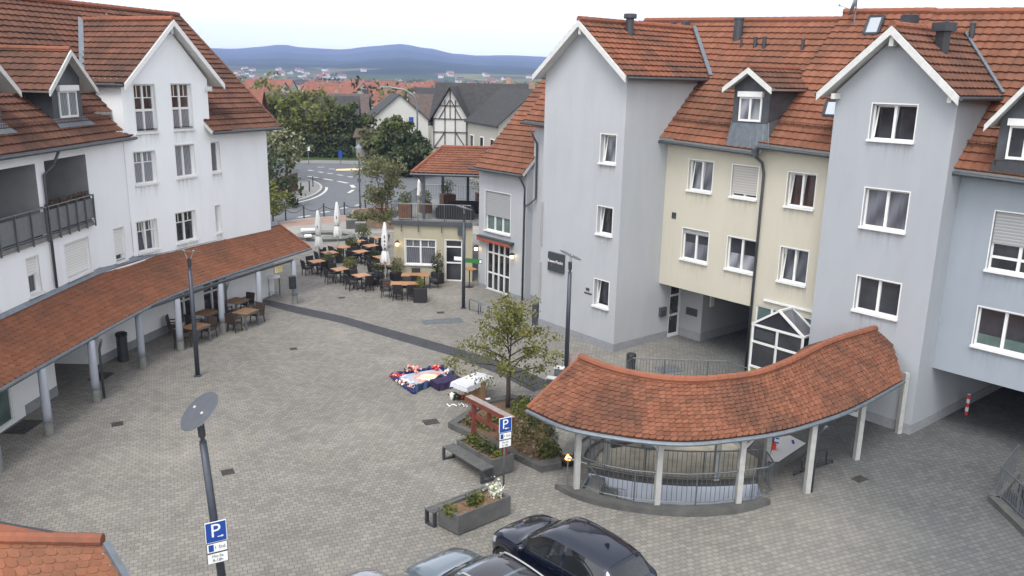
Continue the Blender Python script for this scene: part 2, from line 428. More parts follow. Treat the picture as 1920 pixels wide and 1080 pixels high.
    def build(s, name, mats, parent=None, smooth=False, loc=None):
        if not isinstance(mats, (list, tuple)): mats = [mats]
        off = Vector(BASE.get(parent.name, (0, 0, 0))) if parent is not None else Vector(loc or (0, 0, 0))
        me = bpy.data.meshes.new(name)
        me.from_pydata([(a[0]-off.x, a[1]-off.y, a[2]-off.z) for a in s.v], [], s.f)
        for m in mats: me.materials.append(MATS[m] if isinstance(m, str) else m)
        if len(mats) > 1: me.polygons.foreach_set('material_index', s.m)
        if s.uv:
            ul = me.uv_layers.new(name='UVMap')
            for fi, uvs in s.uv.items():
                for li, q in zip(me.polygons[fi].loop_indices, uvs): ul.data[li].uv = q
        if smooth: me.polygons.foreach_set('use_smooth', [True]*len(s.f))
        me.update()
        o = bpy.data.objects.new(name, me); COL.objects.link(o)
        if parent is not None: o.parent = parent; BASE[o.name] = tuple(off)
        else: o.location = off; BASE[o.name] = tuple(off)
        return o
def tag(o, label=None, cat=None, group=None, kind=None):
    if label: o['label'] = label
    if cat: o['category'] = cat
    if group: o['group'] = group
    if kind: o['kind'] = kind
    return o
def thing(name, label, cat, loc=(0, 0, 0), rz=0.0, group=None):
    e = bpy.data.objects.new(name, None); COL.objects.link(e); e.empty_display_size = .3
    e.location = loc; e.rotation_euler = (0, 0, rz); BASE[e.name] = tuple(loc)
    return tag(e, label, cat, group)
def local(o): BASE[o.name] = (0, 0, 0); return o      # children are given in the thing's own coordinates
def kids(o): return [c for c in ALLKIDS.get(o.name, [])]
def copy_tree(o, parent=None):
    c = o.copy(); COL.objects.link(c)
    if parent is not None: c.parent = parent
    for ch in o.children: copy_tree(ch, c)
    return c
def place(proto, used, loc, rz, label=None, group=None, scale=None):
    o = proto if not used else copy_tree(proto)
    o.location = loc; o.rotation_euler = (0, 0, rz)
    if scale: o.scale = (scale,)*3
    if label: o['label'] = label
    if group: o['group'] = group
    return o
def text(body, size, mat, parent, loc, rot, extrude=.003, align='CENTER', name='lettering'):
    cu = bpy.data.curves.new(name, 'FONT'); cu.body = body; cu.size = size; cu.extrude = extrude
    cu.align_x = align; cu.align_y = 'CENTER'; cu.materials.append(MATS[mat]); cu.resolution_u = 3
    o = bpy.data.objects.new(name, cu); COL.objects.link(o); o.parent = parent
    o.location = loc; o.rotation_euler = rot
    bpy.context.view_layer.update(); me = bpy.data.meshes.new_from_object(o.evaluated_get(bpy.context.evaluated_depsgraph_get()))
    bpy.data.objects.remove(o); q = bpy.data.objects.new(name, me); COL.objects.link(q); q.parent = parent; q.location = loc; q.rotation_euler = rot; return q
def cr(pts, n):
    "Catmull-Rom through points, n samples per span"
    P = [Vector(p) for p in pts]; P = [P[0]*2-P[1]]+P+[P[-1]*2-P[-2]]; out = []
    for i in range(1, len(P)-2):
        a, b, c, d = P[i-1:i+3]
        for k in range(n):
            t = k/n; out.append(.5*((2*b)+(c-a)*t+(2*a-5*b+4*c-d)*t*t+(3*b-a-3*c+d)*t**3))
    out.append(P[-2]); return out
def resample(pts, n):
    L = [0]
    for a, b in zip(pts, pts[1:]): L.append(L[-1]+(b-a).length)
    out = []; j = 0
    for i in range(n+1):
        d = L[-1]*i/n
        while j < len(pts)-2 and L[j+1] < d: j += 1
        k = (d-L[j])/max(1e-9, L[j+1]-L[j]); out.append(pts[j].lerp(pts[j+1], k))
    return out
# ------------------------------------------------------------------ architecture helpers
def wall(B, fr, t, s0, s1, z0, z1, holes=(), rev=.16, mat=0, gable=None, revmat=None):
    xs = sorted({s0, s1, *[h[0] for h in holes], *[h[1] for h in holes]}); zs = sorted({z0, z1, *[h[2] for h in holes], *[h[3] for h in holes]})
    xs = [x for x in xs if s0-1e-6 <= x <= s1+1e-6]; zs = [z for z in zs if z0-1e-6 <= z <= z1+1e-6]
    for a, b in zip(xs, xs[1:]):
        for c, d in zip(zs, zs[1:]):
            mx, mz = (a+b)/2, (c+d)/2
            if any(h[0] < mx < h[1] and h[2] < mz < h[3] for h in holes): continue
            B.face([fr.p(a, t, c), fr.p(b, t, c), fr.p(b, t, d), fr.p(a, t, d)], mat)
    for h in holes:
        a, b, c, d = h[:4]; r = h[4] if len(h) > 4 else rev; rm = h[5] if len(h) > 5 else mat if revmat is None else revmat
        for q in (((a, c), (a, d)), ((b, d), (b, c)), ((a, d), (b, d)), ((b, c), (a, c))):
            B.face([fr.p(q[0][0], t, q[0][1]), fr.p(q[1][0], t, q[1][1]), fr.p(q[1][0], t+r, q[1][1]), fr.p(q[0][0], t+r, q[0][1])], rm)
    if gable:
        B.face([fr.p(s0, t, z1), fr.p(s1, t, z1), fr.p(gable[0], t, gable[1])], mat)
def fbar(B, fr, s0, s1, t0, t1, z0, z1, mat=0):
    "box in wall-frame coordinates"
    B.obox(fr.p(s0, t0, z0), fr.p(s1, t0, z0)-fr.p(s0, t0, z0), fr.p(s0, t1, z0)-fr.p(s0, t0, z0), (0, 0, z1-z0), mat)
def window(par, fr, t, s0, s1, z0, z1, mull=2, rev=.16, shut=0.0, shutmat='shutter_white', pane='glass_dark', trans=False, tilt=None,
           sill=True, trim=.035, low=None, sash=.05, tall=False, label=None, bars=None):
    f = MB(); w = .055
    T = t+rev-.07
    fbar(f, fr, s0, s0+w, T, T+.06, z0, z1); fbar(f, fr, s1-w, s1, T, T+.06, z0, z1)
    fbar(f, fr, s0+w, s1-w, T, T+.06, z1-w, z1); fbar(f, fr, s0+w, s1-w, T, T+.06, z0, z0+w)
    W = (s1-s0-2*w)/mull
    for i in range(1, mull):
        fbar(f, fr, s0+w+W*i-.045, s0+w+W*i+.045, T-.012, T+.05, z0+w, z1-w)
    if trans:                                     # glazing bars: one across, short ones above it
        zt = z0+(z1-z0)*(trans if trans is not True else .66)
        for i in range(mull):
            a, b = s0+w+W*i+(.045 if i else 0), s0+w+W*(i+1)-(.045 if i < mull-1 else 0)
            fbar(f, fr, a, b, T+.004, T+.045, zt-.018, zt+.018)
            m_ = (a+b)/2; fbar(f, fr, m_-.014, m_+.014, T+.008, T+.04, zt+.018, z1-w)
    if tall:
        zt = z0+(z1-z0)*.46; fbar(f, fr, s0+w, s1-w, T-.006, T+.055, zt-.05, zt+.05)
    if bars:
        for zb in bars: fbar(f, fr, s0+w, s1-w, T+.002, T+.05, zb-.04, zb+.04)
    if trim:
        q = trim
        for a, b, c, d in ((s0-q, s0, z0, z1+q), (s1, s1+q, z0, z1+q), (s0, s1, z1, z1+q)):
            fbar(f, fr, a, b, t-.014, t+.01, c, d)
    if tilt is not None:                          # a tilted-in sash seen as a slanting bar
        a = s0+w+W*tilt+.01; b = a+W-.02
        p0, p1 = fr.p(a, T+.03, z0+w+.02), fr.p(a, T+.17, z1-w-.02)
        f.bar(p0, p1, .05, .05); f.bar(fr.p(b, T+.03, z0+w+.02), fr.p(b, T+.17, z1-w-.02), .05, .05)
        f.bar(p1, fr.p(b, T+.17, z1-w-.02), .05, .05)
    o = f.build('window', 'white_paint', par)
    if label: o['label'] = label
    g = MB(); dt = .045 if tilt is None else .19
    g.face([fr.p(s0+.02, T+dt, z0+.02), fr.p(s1-.02, T+dt, z0+.02), fr.p(s1-.02, T+dt, z1-.02), fr.p(s0+.02, T+dt, z1-.02)])
    g.build('pane', pane, o)
    if low:                                       # lower part of the glass covered by a light screen
        g = MB(); zt = z0+(z1-z0)*low[0]
        g.face([fr.p(s0+w, T+.038, z0+w), fr.p(s1-w, T+.038, z0+w), fr.p(s1-w, T+.038, zt), fr.p(s0+w, T+.038, zt)]); g.build('blind', low[1], o)
    if sill:
        g = MB(); fbar(g, fr, s0-.05, s1+.05, t-.09, t+rev-.06, z0-.07, z0+.004); g.build('sill', 'white_paint', o)
        g = MB(); g.face([fr.p(s0-.06, t-.004, z0-.85), fr.p(s1+.06, t-.004, z0-.85), fr.p(s1+.06, t-.004, z0-.07), fr.p(s0-.06, t-.004, z0-.07)]); g.build('stain', 'rain_stain', o)
    if shut:
        g = MB(); zt = z1-(z1-z0)*shut
        fbar(g, fr, s0+.012, s1-.012, T-.05, T-.02, zt, z1-.004); g.build('shutter', shutmat, o)
    return o
def clip(poly, clipper):
    out = poly
    n = len(clipper)
    for i in range(n):
        a, b = clipper[i], clipper[(i+1) % n]; inp, out = out, []
        if not inp: return []
        sd = [(b[0]-a[0])*(p[1]-a[1])-(b[1]-a[1])*(p[0]-a[0]) for p in inp]
        for j in range(len(inp)):
            p, q, sp, sq = inp[j-1], inp[j], sd[j-1], sd[j]
            if (sp >= 0) != (sq >= 0):
                k = sp/(sp-sq); out.append((p[0]+(q[0]-p[0])*k, p[1]+(q[1]-p[1])*k))
            if sq >= 0: out.append(q)
    return out
def roof(B, pts, U, tw=.30, th=.34, lift=.05, wave=.03, thick=.14, umat=1, mat=0, phase=0.0):
    "a pitched, tiled roof face: courses of wavy tiles, each overlapping the course below, on a slab"
    pts = [Vector(p) for p in pts]; U = Vector(U).normalized()
    N = (pts[1]-pts[0]).cross(pts[2]-pts[0]).normalized()
    if N.z < 0: N = -N
    U = (U-N*U.dot(N)).normalized(); V = N.cross(U)
    if V.z < 0: U = -U; V = N.cross(U)
    o = pts[0]; P = [((p-o).dot(U), (p-o).dot(V)) for p in pts]
    ar = sum(P[i-1][0]*P[i][1]-P[i][0]*P[i-1][1] for i in range(len(P)))
    if ar < 0: P = P[::-1]
    u0, u1 = min(p[0] for p in P), max(p[0] for p in P); v0, v1 = min(p[1] for p in P), max(p[1] for p in P)
    prof = (0.0, 1.0, .75, 0.0); K = 3
    def hgt(u, r, v):
        x = (u-u0)/tw; x -= math.floor(x); x *= K; i = min(int(x), K-1); c = prof[i]+(prof[i+1]-prof[i])*(x-i)
        return lift*(1-(v-r)/th)+c*wave+.004
    rows = int(math.ceil((v1-v0)/th)); cols = int(math.ceil((u1-u0)/tw))
    def w3(q, h): return o+U*q[0]+V*q[1]+N*h
    for r in range(rows):
        vb = v0+r*th
        for c in range(cols*K):
            a = u0+c*tw/K; b = a+tw/K
            q = clip([(a, vb), (b, vb), (b, vb+th), (a, vb+th)], P)
            if len(q) < 3: continue
            B.face([w3(p, hgt(min(max(p[0], a+1e-5), b-1e-5), vb, p[1])) for p in q], mat, uv=[(p[0]-u0+.001, p[1]-v0-.001) for p in [((a+b)/2, vb+th/2)]*len(q)])
            e = [p for p in q if abs(p[1]-vb) < 1e-6]
            if len(e) >= 2:
                e = sorted(e)[::len(e)-1] if len(e) > 2 else sorted(e)
                x0, x1 = e[0], e[-1]; B.face([w3(x0, 0), w3(x1, 0), w3(x1, hgt(x1[0]-1e-5, vb, vb)), w3(x0, hgt(x0[0]+1e-5, vb, vb))], mat, uv=[((a+b)/2-u0, vb+th/2-v0)]*4)
    n = len(pts); dn = [p-N*thick for p in pts]
    B.face(pts, umat); B.face(dn[::-1], umat)
    for i in range(n): B.face([pts[i], dn[i], dn[(i+1) % n], pts[(i+1) % n]], umat)
def ridge(B, a, b, r=.13, step=.38, mat=0):
    a, b = Vector(a), Vector(b); L = (b-a).length; d = (b-a)/L; n = max(1, int(L/step))
    for i in range(n):
        p = a+d*(L*i/n); q = a+d*(L*(i+1)/n+.03)
        B.tube([p, q], [r, r*.88], 8, mat)
def gutter(B, a, b, r=.065, mat=0):
    B.tube([a, b], r, 8, mat)
def barge(B, a, b, h=.22, w=.05, mat=0):
    "sloping white verge board from eaves a to ridge b, top edge on the line"
    a, b = Vector(a), Vector(b); d = Vector((b.x-a.x, b.y-a.y, 0)).normalized(); n = Vector((-d.y, d.x, 0))
    B.obox(a-n*w/2-Vector((0, 0, h)), b-a, n*w, (0, 0, h), mat)
def vent(label, base, h, r, cap=False, square=False, cat='roof vent', group=None):
    e = thing('roof_vent', label, cat, base, 0, group)
    b = MB(); B0 = Vector(base)
    b.tube([B0-Vector((0, 0, .3)), B0+Vector((0, 0, h))], r, 12) if not square else b.box(B0-Vector((0, 0, .3)), (r*2, r*2, h+.3), .4)
    b.build('pipe', 'anthracite', e, smooth=False)
    b = MB()
    if cap: b.lathe(B0+Vector((0, 0, h-.02)), [(r*1.55, 0), (r*1.65, .02), (r*1.65, h*.26), (r*1.5, h*.3)], 12) if not square else b.box(B0+Vector((0, 0, h-.02)), (r*3.4, r*3.4, .26), .4)
    else: b.lathe(B0+Vector((0, 0, h-.03)), [(r*1.12, 0), (r*1.12, .05), (r*.4, .07)], 12)
    b.build('cap', 'anthracite', e)
    return e
def downpipe(par, pts, r=.05, mat='zinc', name='downpipe'):
    b = MB(); b.tube(pts, r, 8); return b.build(name, mat, par, smooth=True)
def sheet(name, outer, z, mat, holes=(), kind='structure', kerb=None):
    import bmesh
    bm = bmesh.new()
    for loop in (outer, *holes):
        vs = [bm.verts.new((p[0], p[1], z)) for p in loop]
        for i in range(len(vs)): bm.edges.new((vs[i-1], vs[i]))
    bmesh.ops.triangle_fill(bm, use_beauty=True, use_dissolve=False, edges=bm.edges[:])
    for f in bm.faces:
        if f.normal.z < 0: f.normal_flip()
    me = bpy.data.meshes.new(name); bm.to_mesh(me); bm.free(); me.materials.append(MATS[mat])
    o = bpy.data.objects.new(name, me); COL.objects.link(o); o['kind'] = kind; return o
def dormer(par, fr, ta, sc_, hw, zb, ze, za, troof, over=.35, rake=.28, wl=None, roofmat='tile_old', name='dormer', pane='glass_dark', shutbox=True):
    """gabled dormer on a roof: face at depth ta, centred at sc_, half width hw, from zb up to eaves ze and apex za;
    troof(z) gives the depth at which the main roof reaches height z"""
    f = MB()
    wz0, wz1 = wl
    f.face([fr.p(sc_-hw, ta, zb), fr.p(sc_+hw, ta, zb), fr.p(sc_+hw, ta, ze), fr.p(sc_, ta, za-.1), fr.p(sc_-hw, ta, ze)])
    for sgn in (-1, 1):
        s = sc_+sgn*hw
        f.face([fr.p(s, ta, zb-.2), fr.p(s, ta, ze), fr.p(s, troof(ze)+.3, ze)])
    d = f.build(name, 'slate', par)
    m = (za-ze)/(hw+.0)
    eo = rake; ez = ze-m*eo
    for sgn in (-1, 1):
        r = MB(); s = sc_+sgn*(hw+eo)
        pts = [fr.p(s, ta-over, ez), fr.p(sc_, ta-over, za), fr.p(sc_, troof(za)-.05, za), fr.p(s, troof(ez), ez)]
        roof(r, pts, fr.p(0, 1, 0)-fr.p(0, 0, 0), thick=.08); r.build('roof', [roofmat, 'white_trim'], d)
        b = MB(); barge(b, fr.p(s, ta-over-.02, ez+.02), fr.p(sc_, ta-over-.02, za+.02), .2); b.build('barge_board', 'white_trim', d)
    b = MB(); ridge(b, fr.p(sc_, ta-over, za+.05), fr.p(sc_, troof(za), za+.05), .1); b.build('ridge', 'ridge_tile', d)
    ww = hw*.62
    f = MB(); fbar(f, fr, sc_-ww, sc_-ww+.06, ta-.05, ta-.005, wz0, wz1); fbar(f, fr, sc_+ww-.06, sc_+ww, ta-.05, ta-.005, wz0, wz1)
    fbar(f, fr, sc_-ww+.06, sc_+ww-.06, ta-.05, ta-.005, wz1-.06, wz1); fbar(f, fr, sc_-ww+.06, sc_+ww-.06, ta-.05, ta-.005, wz0, wz0+.08)
    fbar(f, fr, sc_-.04, sc_+.04, ta-.055, ta-.008, wz0+.08, wz1-.06)
    if shutbox: fbar(f, fr, sc_-ww-.05, sc_+ww+.05, ta-.14, ta-.004, wz1+.004, wz1+.2)
    w = f.build('window', 'white_paint', d)
    g = MB(); g.face([fr.p(sc_-ww, ta-.018, wz0), fr.p(sc_+ww, ta-.018, wz0), fr.p(sc_+ww, ta-.018, wz1), fr.p(sc_-ww, ta-.018, wz1)]); g.build('pane', pane, w)
    return d
def railing(par, pts, h=1.0, step=.13, mat='rail_grey', r=.022, posts=True, low=.1, name=None):
    pts = [Vector(p) for p in pts]; up = Vector((0, 0, h))
    b = MB(); b.tube([p+up for p in pts], r, 6); b.build('handrail', mat, par)
    b = MB(); b.tube([p+Vector((0, 0, low)) for p in pts], r*.7, 5)
    L = sum((q-p).length for p, q in zip(pts, pts[1:])); n = max(2, int(L/step))
    for p in resample(pts, n): b.tube([p+Vector((0, 0, low)), p+up], .008, 4, caps=False)
    b.build('baluster_panel', mat, par)
    if posts:
        k = max(1, round(L/1.6))
        for p in resample(pts, k):
            b = MB(); b.tube([p, p+up], .022, 6); b.build('post', mat, par)

# ------------------------------------------------------------------ ground
PIT_OUT = [(1.95, 20.95), (2.6, 20.45), (3.3, 20.18), (3.95, 20.08), (4.7, 20.03), (5.4, 20.1), (6.15, 20.28), (6.95, 20.55)]
PIT_IN = [(7.1, 21.65), (6.4, 21.5), (5.7, 21.42), (5.0, 21.4), (4.3, 21.46), (3.6, 21.6), (2.95, 21.82), (2.35, 22.1)]
pit_loop = PIT_OUT+PIT_IN
sheet('ground', [(-9000, -300), (9000, -300), (9000, 9000), (-9000, 9000)], -.03, 'terrain', [pit_loop])
PLAZA = [(-60, -20), (60, -20), (60, 50), (10, 55), (-3, 60), (-9, 60), (-14.0, 57.5), (-18, 52), (-60, 52)]
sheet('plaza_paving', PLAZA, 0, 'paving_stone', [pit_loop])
# light pavement and red kerb strip along the road, road itself
RK = [G(p[0], p[1]) for p in [(440, 440), (500, 424), (536, 416), (570, 411), (607, 408), (646, 405), (686, 402), (727, 394), (800, 380)]]
PV = [(-30, 52.05), (-18, 52.05), (-14.05, 57.6), (-9, 60.05), (-3, 60.05), (10, 55.05), (30, 55)]
def off(pts, d): return [(x, y+d) for x, y in pts]
sheet('pavement', [(-40, 52.05)]+PV[1:]+[(30, 74), (RK[-1][0], RK[-1][1])]+[tuple(p) for p in RK[::-1][1:]]+[(-40, 62)], .004, 'paving_light')
sheet('red_paving_strip', [tuple(p) for p in off(RK, -3.2)]+[tuple(p) for p in RK[::-1]], .008, 'red_paving')
far = [G(p[0], p[1]) for p in [(830, 322), (760, 312), (700, 308), (640, 307), (575, 306), (530, 308), (470, 312)]]
sheet('road', [(-60, 55)]+[tuple(p) for p in off(RK, .25)]+[(40, 85), (60, 108)]+[tuple(p) for p in far]+[(-60, 112)], -.016, 'asphalt')
b = MB()
for p, q in zip(RK, RK[1:]):
    d = Vector((q[0]-p[0], q[1]-p[1], 0)); n = Vector((-d.y, d.x, 0)).normalized()*.2
    b.obox((p[0], p[1], -.1), d, n, (0, 0, .125))
b.build('kerb', 'kerb_stone')['kind'] = 'structure'
LK = cr([G3(*p) for p in [(440, 402), (490, 393), (517, 385), (545, 379), (572, 372), (590, 364), (600, 355), (597, 347), (580, 339), (555, 332), (520, 326)]], 4)
sheet('footpath', [(-70, 60)]+[(p.x, p.y) for p in LK]+[(-70, 97)], .10, 'concrete')
b = MB()
for p, q in zip(LK, LK[1:]):
    d = q-p; n = Vector((d.y, -d.x, 0)).normalized()*.22
    b.obox(p+Vector((0, 0, -.1)), d, n, (0, 0, .215))
b.build('kerb', 'kerb_stone')['kind'] = 'structure'
sheet('footpath', [tuple(p) for p in far[::-1]]+[(60, 108), (60, 113)]+[(x, y+4.5) for x, y in far], .004, 'concrete')
b = MB()
def dash(x0, y0, x1, y1, w=.18, mat=0):
    p, q = G3(480+x0/6, 280+y0/6, -.008), G3(480+x1/6, 280+y1/6, -.008)
    d = q-p; n = Vector((-d.y, d.x, 0)).normalized()*w
    b.face([p-n, q-n, q+n, p+n], mat)
for a in [(470, 765, 610, 745), (730, 712, 825, 698), (945, 665, 1025, 655), (1120, 632, 1205, 615), (1250, 598, 1330, 580), (580, 303, 700, 318), (760, 330, 860, 348), (920, 358, 1030, 380),
          (1075, 400, 1100, 430), (1040, 490, 1095, 455), (585, 232, 640, 240), (705, 252, 755, 260), (805, 268, 865, 275), (915, 285, 975, 293), (1035, 305, 1095, 313), (690, 200, 770, 200), (820, 220, 890, 222)]:
    dash(*a, w=.16 if a[1] > 400 else .22)
for p, q in zip(LK[6:26], LK[7:27]):
    n = Vector((q.y-p.y, p.x-q.x, 0)).normalized(); p0, q0 = p+n*.5, q+n*.5
    b.face([Vector((v.x, v.y, -.008)) for v in (p0, q0, q0+n*.25, p0+n*.25)], 0)
p = [G3(480+x/6, 280+y/6, -.006) for x, y in [(895, 238), (905, 222), (1040, 216), (1240, 208), (1240, 228), (1030, 238)]]
b.face(p, 1)
b.build('road_markings', ['marking_white', 'marking_yellow'])['kind'] = 'structure'
# dark stone band across the square
b1 = [G(*p) for p in [(478, 566), (540, 584), (640, 606), (740, 636), (850, 668), (930, 700), (1000, 735)]]
b2 = [G(*p) for p in [(1040, 720), (960, 684), (850, 651), (740, 620), (640, 592), (550, 573), (500, 562)]]
sheet('stone_band', b1+b2, .004, 'paving_band')
def drain(px, py, sx, sy, rz, label, mat='drain', name='drain_cover', cat='drain cover'):
    g = G3(px, py, .004); b = MB(); b.box((0, 0, 0), (sx, sy, .006))
    for i in range(5): b.box((-sx*.4+i*sx*.2, 0, .006), (sx*.06, sy*.9, .004))
    o = b.build(name, mat); o.location = g; o.rotation_euler = (0, 0, rz); tag(o, label, cat)
drain(220, 795, .35, .35, .5, 'small square drain grate left of the front lamp, nearest the arcade columns')
drain(427, 885, .35, .35, .5, 'small square drain grate right of the front lamp post')
drain(550, 654, .3, .3, .4, 'small drain grate in the open square near the dark stone band')
drain(808, 791, .5, .42, .4, 'square drain grate left of the stone-edged planting bed')
drain(641, 558, .35, .3, .2, 'drain grate in front of the café tables')
drain(826, 586, .35, .3, .2, 'drain grate beside the blue-grey steel plate')
drain(1612, 898, .45, .3, .6, 'drain grate in the paving right of the pavilion posts')
drain(830, 602, 1.9, .75, .32, 'blue-grey steel plate set in the paving before the entrance', 'plate_steel', 'steel_plate', 'cover plate')
drain(45, 800, 1.1, .7, 1.55, 'dark doormat before the glazed shop front under the arcade', 'drain', 'doormat', 'doormat')
drain(190, 706, .9, .6, 1.5, 'dark doormat in the passage under the arcade', 'drain', 'doormat', 'doormat')
drain(1660, 790, .6, .4, .8, 'dark grate beside the corner of the projecting grey bay', 'drain', 'drain_cover', 'drain cover')
# ------------------------------------------------------------------ right-hand range of houses (all in one rectangular frame)
RF = Fr((0, 0), (.6363, -.7714), 1)
P = RF.p
UX = P(1, 0, 0)-P(0, 0, 0); VX = P(0, 1, 0)-P(0, 0, 0)
def bld(name, label, u, v): return thing(name, label, 'building', tuple(P(u, v, 0)))
def vrm(z, z0=8.86): return 26.7+(z-z0)                 # depth at which the main roof reaches height z
# --- stair tower with the dark wall sign
T1 = bld('stair_tower', 'tall pale grey gabled tower with a dark square sign, beside the cream house', -22.94, 24.5)
uL, uR, v1 = -27.72, -22.94, 24.5
hs = [(uL+3.5, uL+4.36, a, a+1.14) for a in (1.78, 4.88, 7.81)]
b = MB(); wall(b, RF, v1, uL, uR, 0, 11.3, hs, gable=((uL+uR)/2, 13.2))
LW = Fr(tuple(P(uR, v1, 0))[:2], (VX.x, VX.y), 1)      # its side wall: s goes back, depth goes left
wall(b, LW, 0, 0, 7.2, 0, 11.3, [(3.43, 4.25, .02, 2.45, .12)])
b.face([P(uL, v1, 0), P(uL, v1+7.2, 0), P(uL, v1+7.2, 11.3), P(uL, v1, 11.3)])
b.build('wall', 'plaster_grey', T1)
b = MB(); fbar(b, RF, uL-.02, uR+.02, v1-.025, v1-.002, 0, .35); fbar(b, LW, 0, 3.4, -.022, -.002, 0, .35); b.build('plinth', 'plinth', T1)
for i, h in enumerate(hs):
    window(T1, RF, v1, *h, mull=1, rev=.24, tilt=0 if i != 2 else 0, pane='glass_dark' if i < 2 else 'glass_curtain')
sl = (13.35-11.2)/2.75; uc = (uL+uR)/2
for sg, mt in ((1, 'tile_stained'), (-1, 'tile_red')):
    b = MB(); ue = uc+sg*2.72
    roof(b, [P(ue, 24.08, 11.22), P(ue, vrm(11.22), 11.22), P(uc, vrm(13.35), 13.35), P(uc, 24.08, 13.35)], VX, lift=.06)
    r = b.build('roof', [mt, 'white_trim'], T1)
    b = MB(); barge(b, P(ue, 24.05, 11.24), P(uc, 24.05, 13.37), .24, .06); b.build('barge_board', 'white_trim', r)
    b = MB(); gutter(b, P(ue+sg*.05, 24.1, 11.16), P(ue+sg*.05, vrm(11.22), 11.16)); b.build('gutter', 'zinc_dark', r)
b = MB(); ridge(b, P(uc, 24.05, 13.42), P(uc, vrm(13.3), 13.42)); b.build('ridge', 'ridge_tile', T1)
b = MB(); b.bar(P(uc, 24.12, 12.98), P(uc, 24.45, 12.98), .14, .3); b.build('bracket', 'white_trim', T1)
b = MB(); b.bar(P(-22.5, vrm(11.2)+.02, 11.35), P(uc+.1, vrm(13.3), 13.5), .16, .08); b.build('flashing', 'zinc', T1)
# light strip fittings at the tower's left edge
for px0, py0, px1, py1 in ((1014, 377, 1013, 458), (1010, 490, 1006, 560)):
    a = RF.at(px0, py0, t=v1); c = RF.at(px1, py1, t=v1)
    b = MB(); fbar(b, RF, uL+.02, uL+.10, v1-.09, v1-.004, c[2], a[2]); b.build('light_strip', 'bright_steel', T1)
# door on the tower's side
d = MB(); fbar(d, LW, 3.43, 3.53, .04, .1, .02, 2.45); fbar(d, LW, 4.15, 4.25, .04, .1, .02, 2.45); fbar(d, LW, 3.53, 4.15, .04, .1, 2.37, 2.45); fbar(d, LW, 3.53, 4.15, .045, .1, 1.86, 1.94); fbar(d, LW, 3.53, 4.15, .045, .1, .95, 1.05); fbar(d, LW, 3.53, 4.15, .045, .1, .02, .14)
door = d.build('door', 'white_paint', T1)
d = MB(); d.face([LW.p(3.5, .085, .1), LW.p(4.2, .085, .1), LW.p(4.2, .085, 2.4), LW.p(3.5, .085, 2.4)]); d.build('pane', 'glass_dark', door)
d = MB(); d.tube([LW.p(3.57, .0, .8), LW.p(3.57, .0, 1.3)], .018, 6); d.build('handle', 'steel', door)
# sign on the tower
s0, z1_ = RF.at(1031, 471, t=v1)[0], RF.at(1032, 471, t=v1)[2]; s1, z0_ = RF.at(1060, 478, t=v1)[0], RF.at(1058, 513, t=v1)[2]
sg = thing('wall_sign', 'dark square sign with pale lettering on the grey tower wall', 'sign', tuple(P((s0+s1)/2, v1, z0_)))
b = MB(); fbar(b, RF, s0, s1, v1-.11, v1-.003, z0_, z1_); b.build('board', 'sign_dark', sg)
rotf = (math.pi/2, 0, math.atan2(UX.y, UX.x))
lt = text('RewerPunkt', .2, 'sign_white', sg, P((s0+s1)/2, v1-.118, (z0_+z1_)/2+.03)-Vector(BASE[sg.name]), rotf)
b = MB(); fbar(b, RF, s0+.25, s0+.29, v1-.114, v1-.111, (z0_+z1_)/2-.18, (z0_+z1_)/2-.08); b.build('red_mark', 'warning_red', sg)
# small plate and letter box by the door
e = thing('letter_box', 'grey letter box on the tower side wall beside the white door', 'letter box', tuple(LW.p(2.95, 0, 1.15)))
b = MB(); fbar(b, LW, 2.75, 3.12, -.14, -.004, 1.1, 1.5); b.build('case', 'zinc_dark', e)
b = MB(); fbar(b, LW, 2.80, 3.07, -.155, -.142, 1.38, 1.44); b.build('flap', 'steel', e)
b = MB(); a_ = RF.at(1102, 545, t=v1); fbar(b, RF, a_[0]-.1, a_[0]+.1, v1-.02, v1-.003, a_[2], a_[2]+.12); fbar(b, RF, a_[0]-.2, a_[0]+.25, v1-.02, v1-.003, a_[2]-.14, a_[2]-.08)
tag(b.build('wall_plaque', 'zinc_dark', None, loc=P(a_[0], v1, a_[2])), 'tiny grey plaque low on the grey tower wall', 'plaque')
# --- cream house with the passage
CH = bld('cream_house', 'cream rendered house over a dark passage between two pale grey gabled bays', -18.2, 27.15)
vc = 27.15; uA, uB, uC = -22.94, -18.22, -15.1
zT = lambda u: 8.72-.03*(u+22.94)
W1 = [(uA+1.10, uA+2.43, 3.92, 5.2), (uA+3.36, uA+4.66, 3.92, 5.2), (uA+1.19, uA+2.38, 6.8, 8.02), (uA+3.31, uA+4.48, 6.78, 8.0)]
W2 = [(uA+5.75, uA+6.9, 3.9, 5.18), (uA+5.75, uA+6.88, 6.72, 7.95)]
b = MB(); wall(b, RF, vc, uA, uB, 2.62, 8.8, W1); wall(b, RF, vc, uB, uC+.05, 2.95, 8.95, W2)
b.face([P(uA, vc, 2.62), P(uB, vc, 2.62), P(uB, vc+9, 2.62), P(uA, vc+9, 2.62)])          # ceiling of the passage
b.build('wall', 'plaster_cream', CH)
window(CH, RF, vc, *W1[0], pane='glass_dark', shut=.16, shutmat='shutter_grey', rev=.17, low=(.55, 'glass_grey'))
window(CH, RF, vc, *W1[1], pane='glass_dark', rev=.17, low=(.5, 'glass_curtain'))
window(CH, RF, vc, *W1[2], pane='glass_curtain', rev=.2, tilt=0)
window(CH, RF, vc, *W1[3], pane='glass_dark', shut=.9, shutmat='shutter_beige', rev=.17)
window(CH, RF, vc, *W2[0], pane='glass_grey', rev=.2, tilt=0)
window(CH, RF, vc, *W2[1], pane='glass_warm', rev=.2, tilt=0)
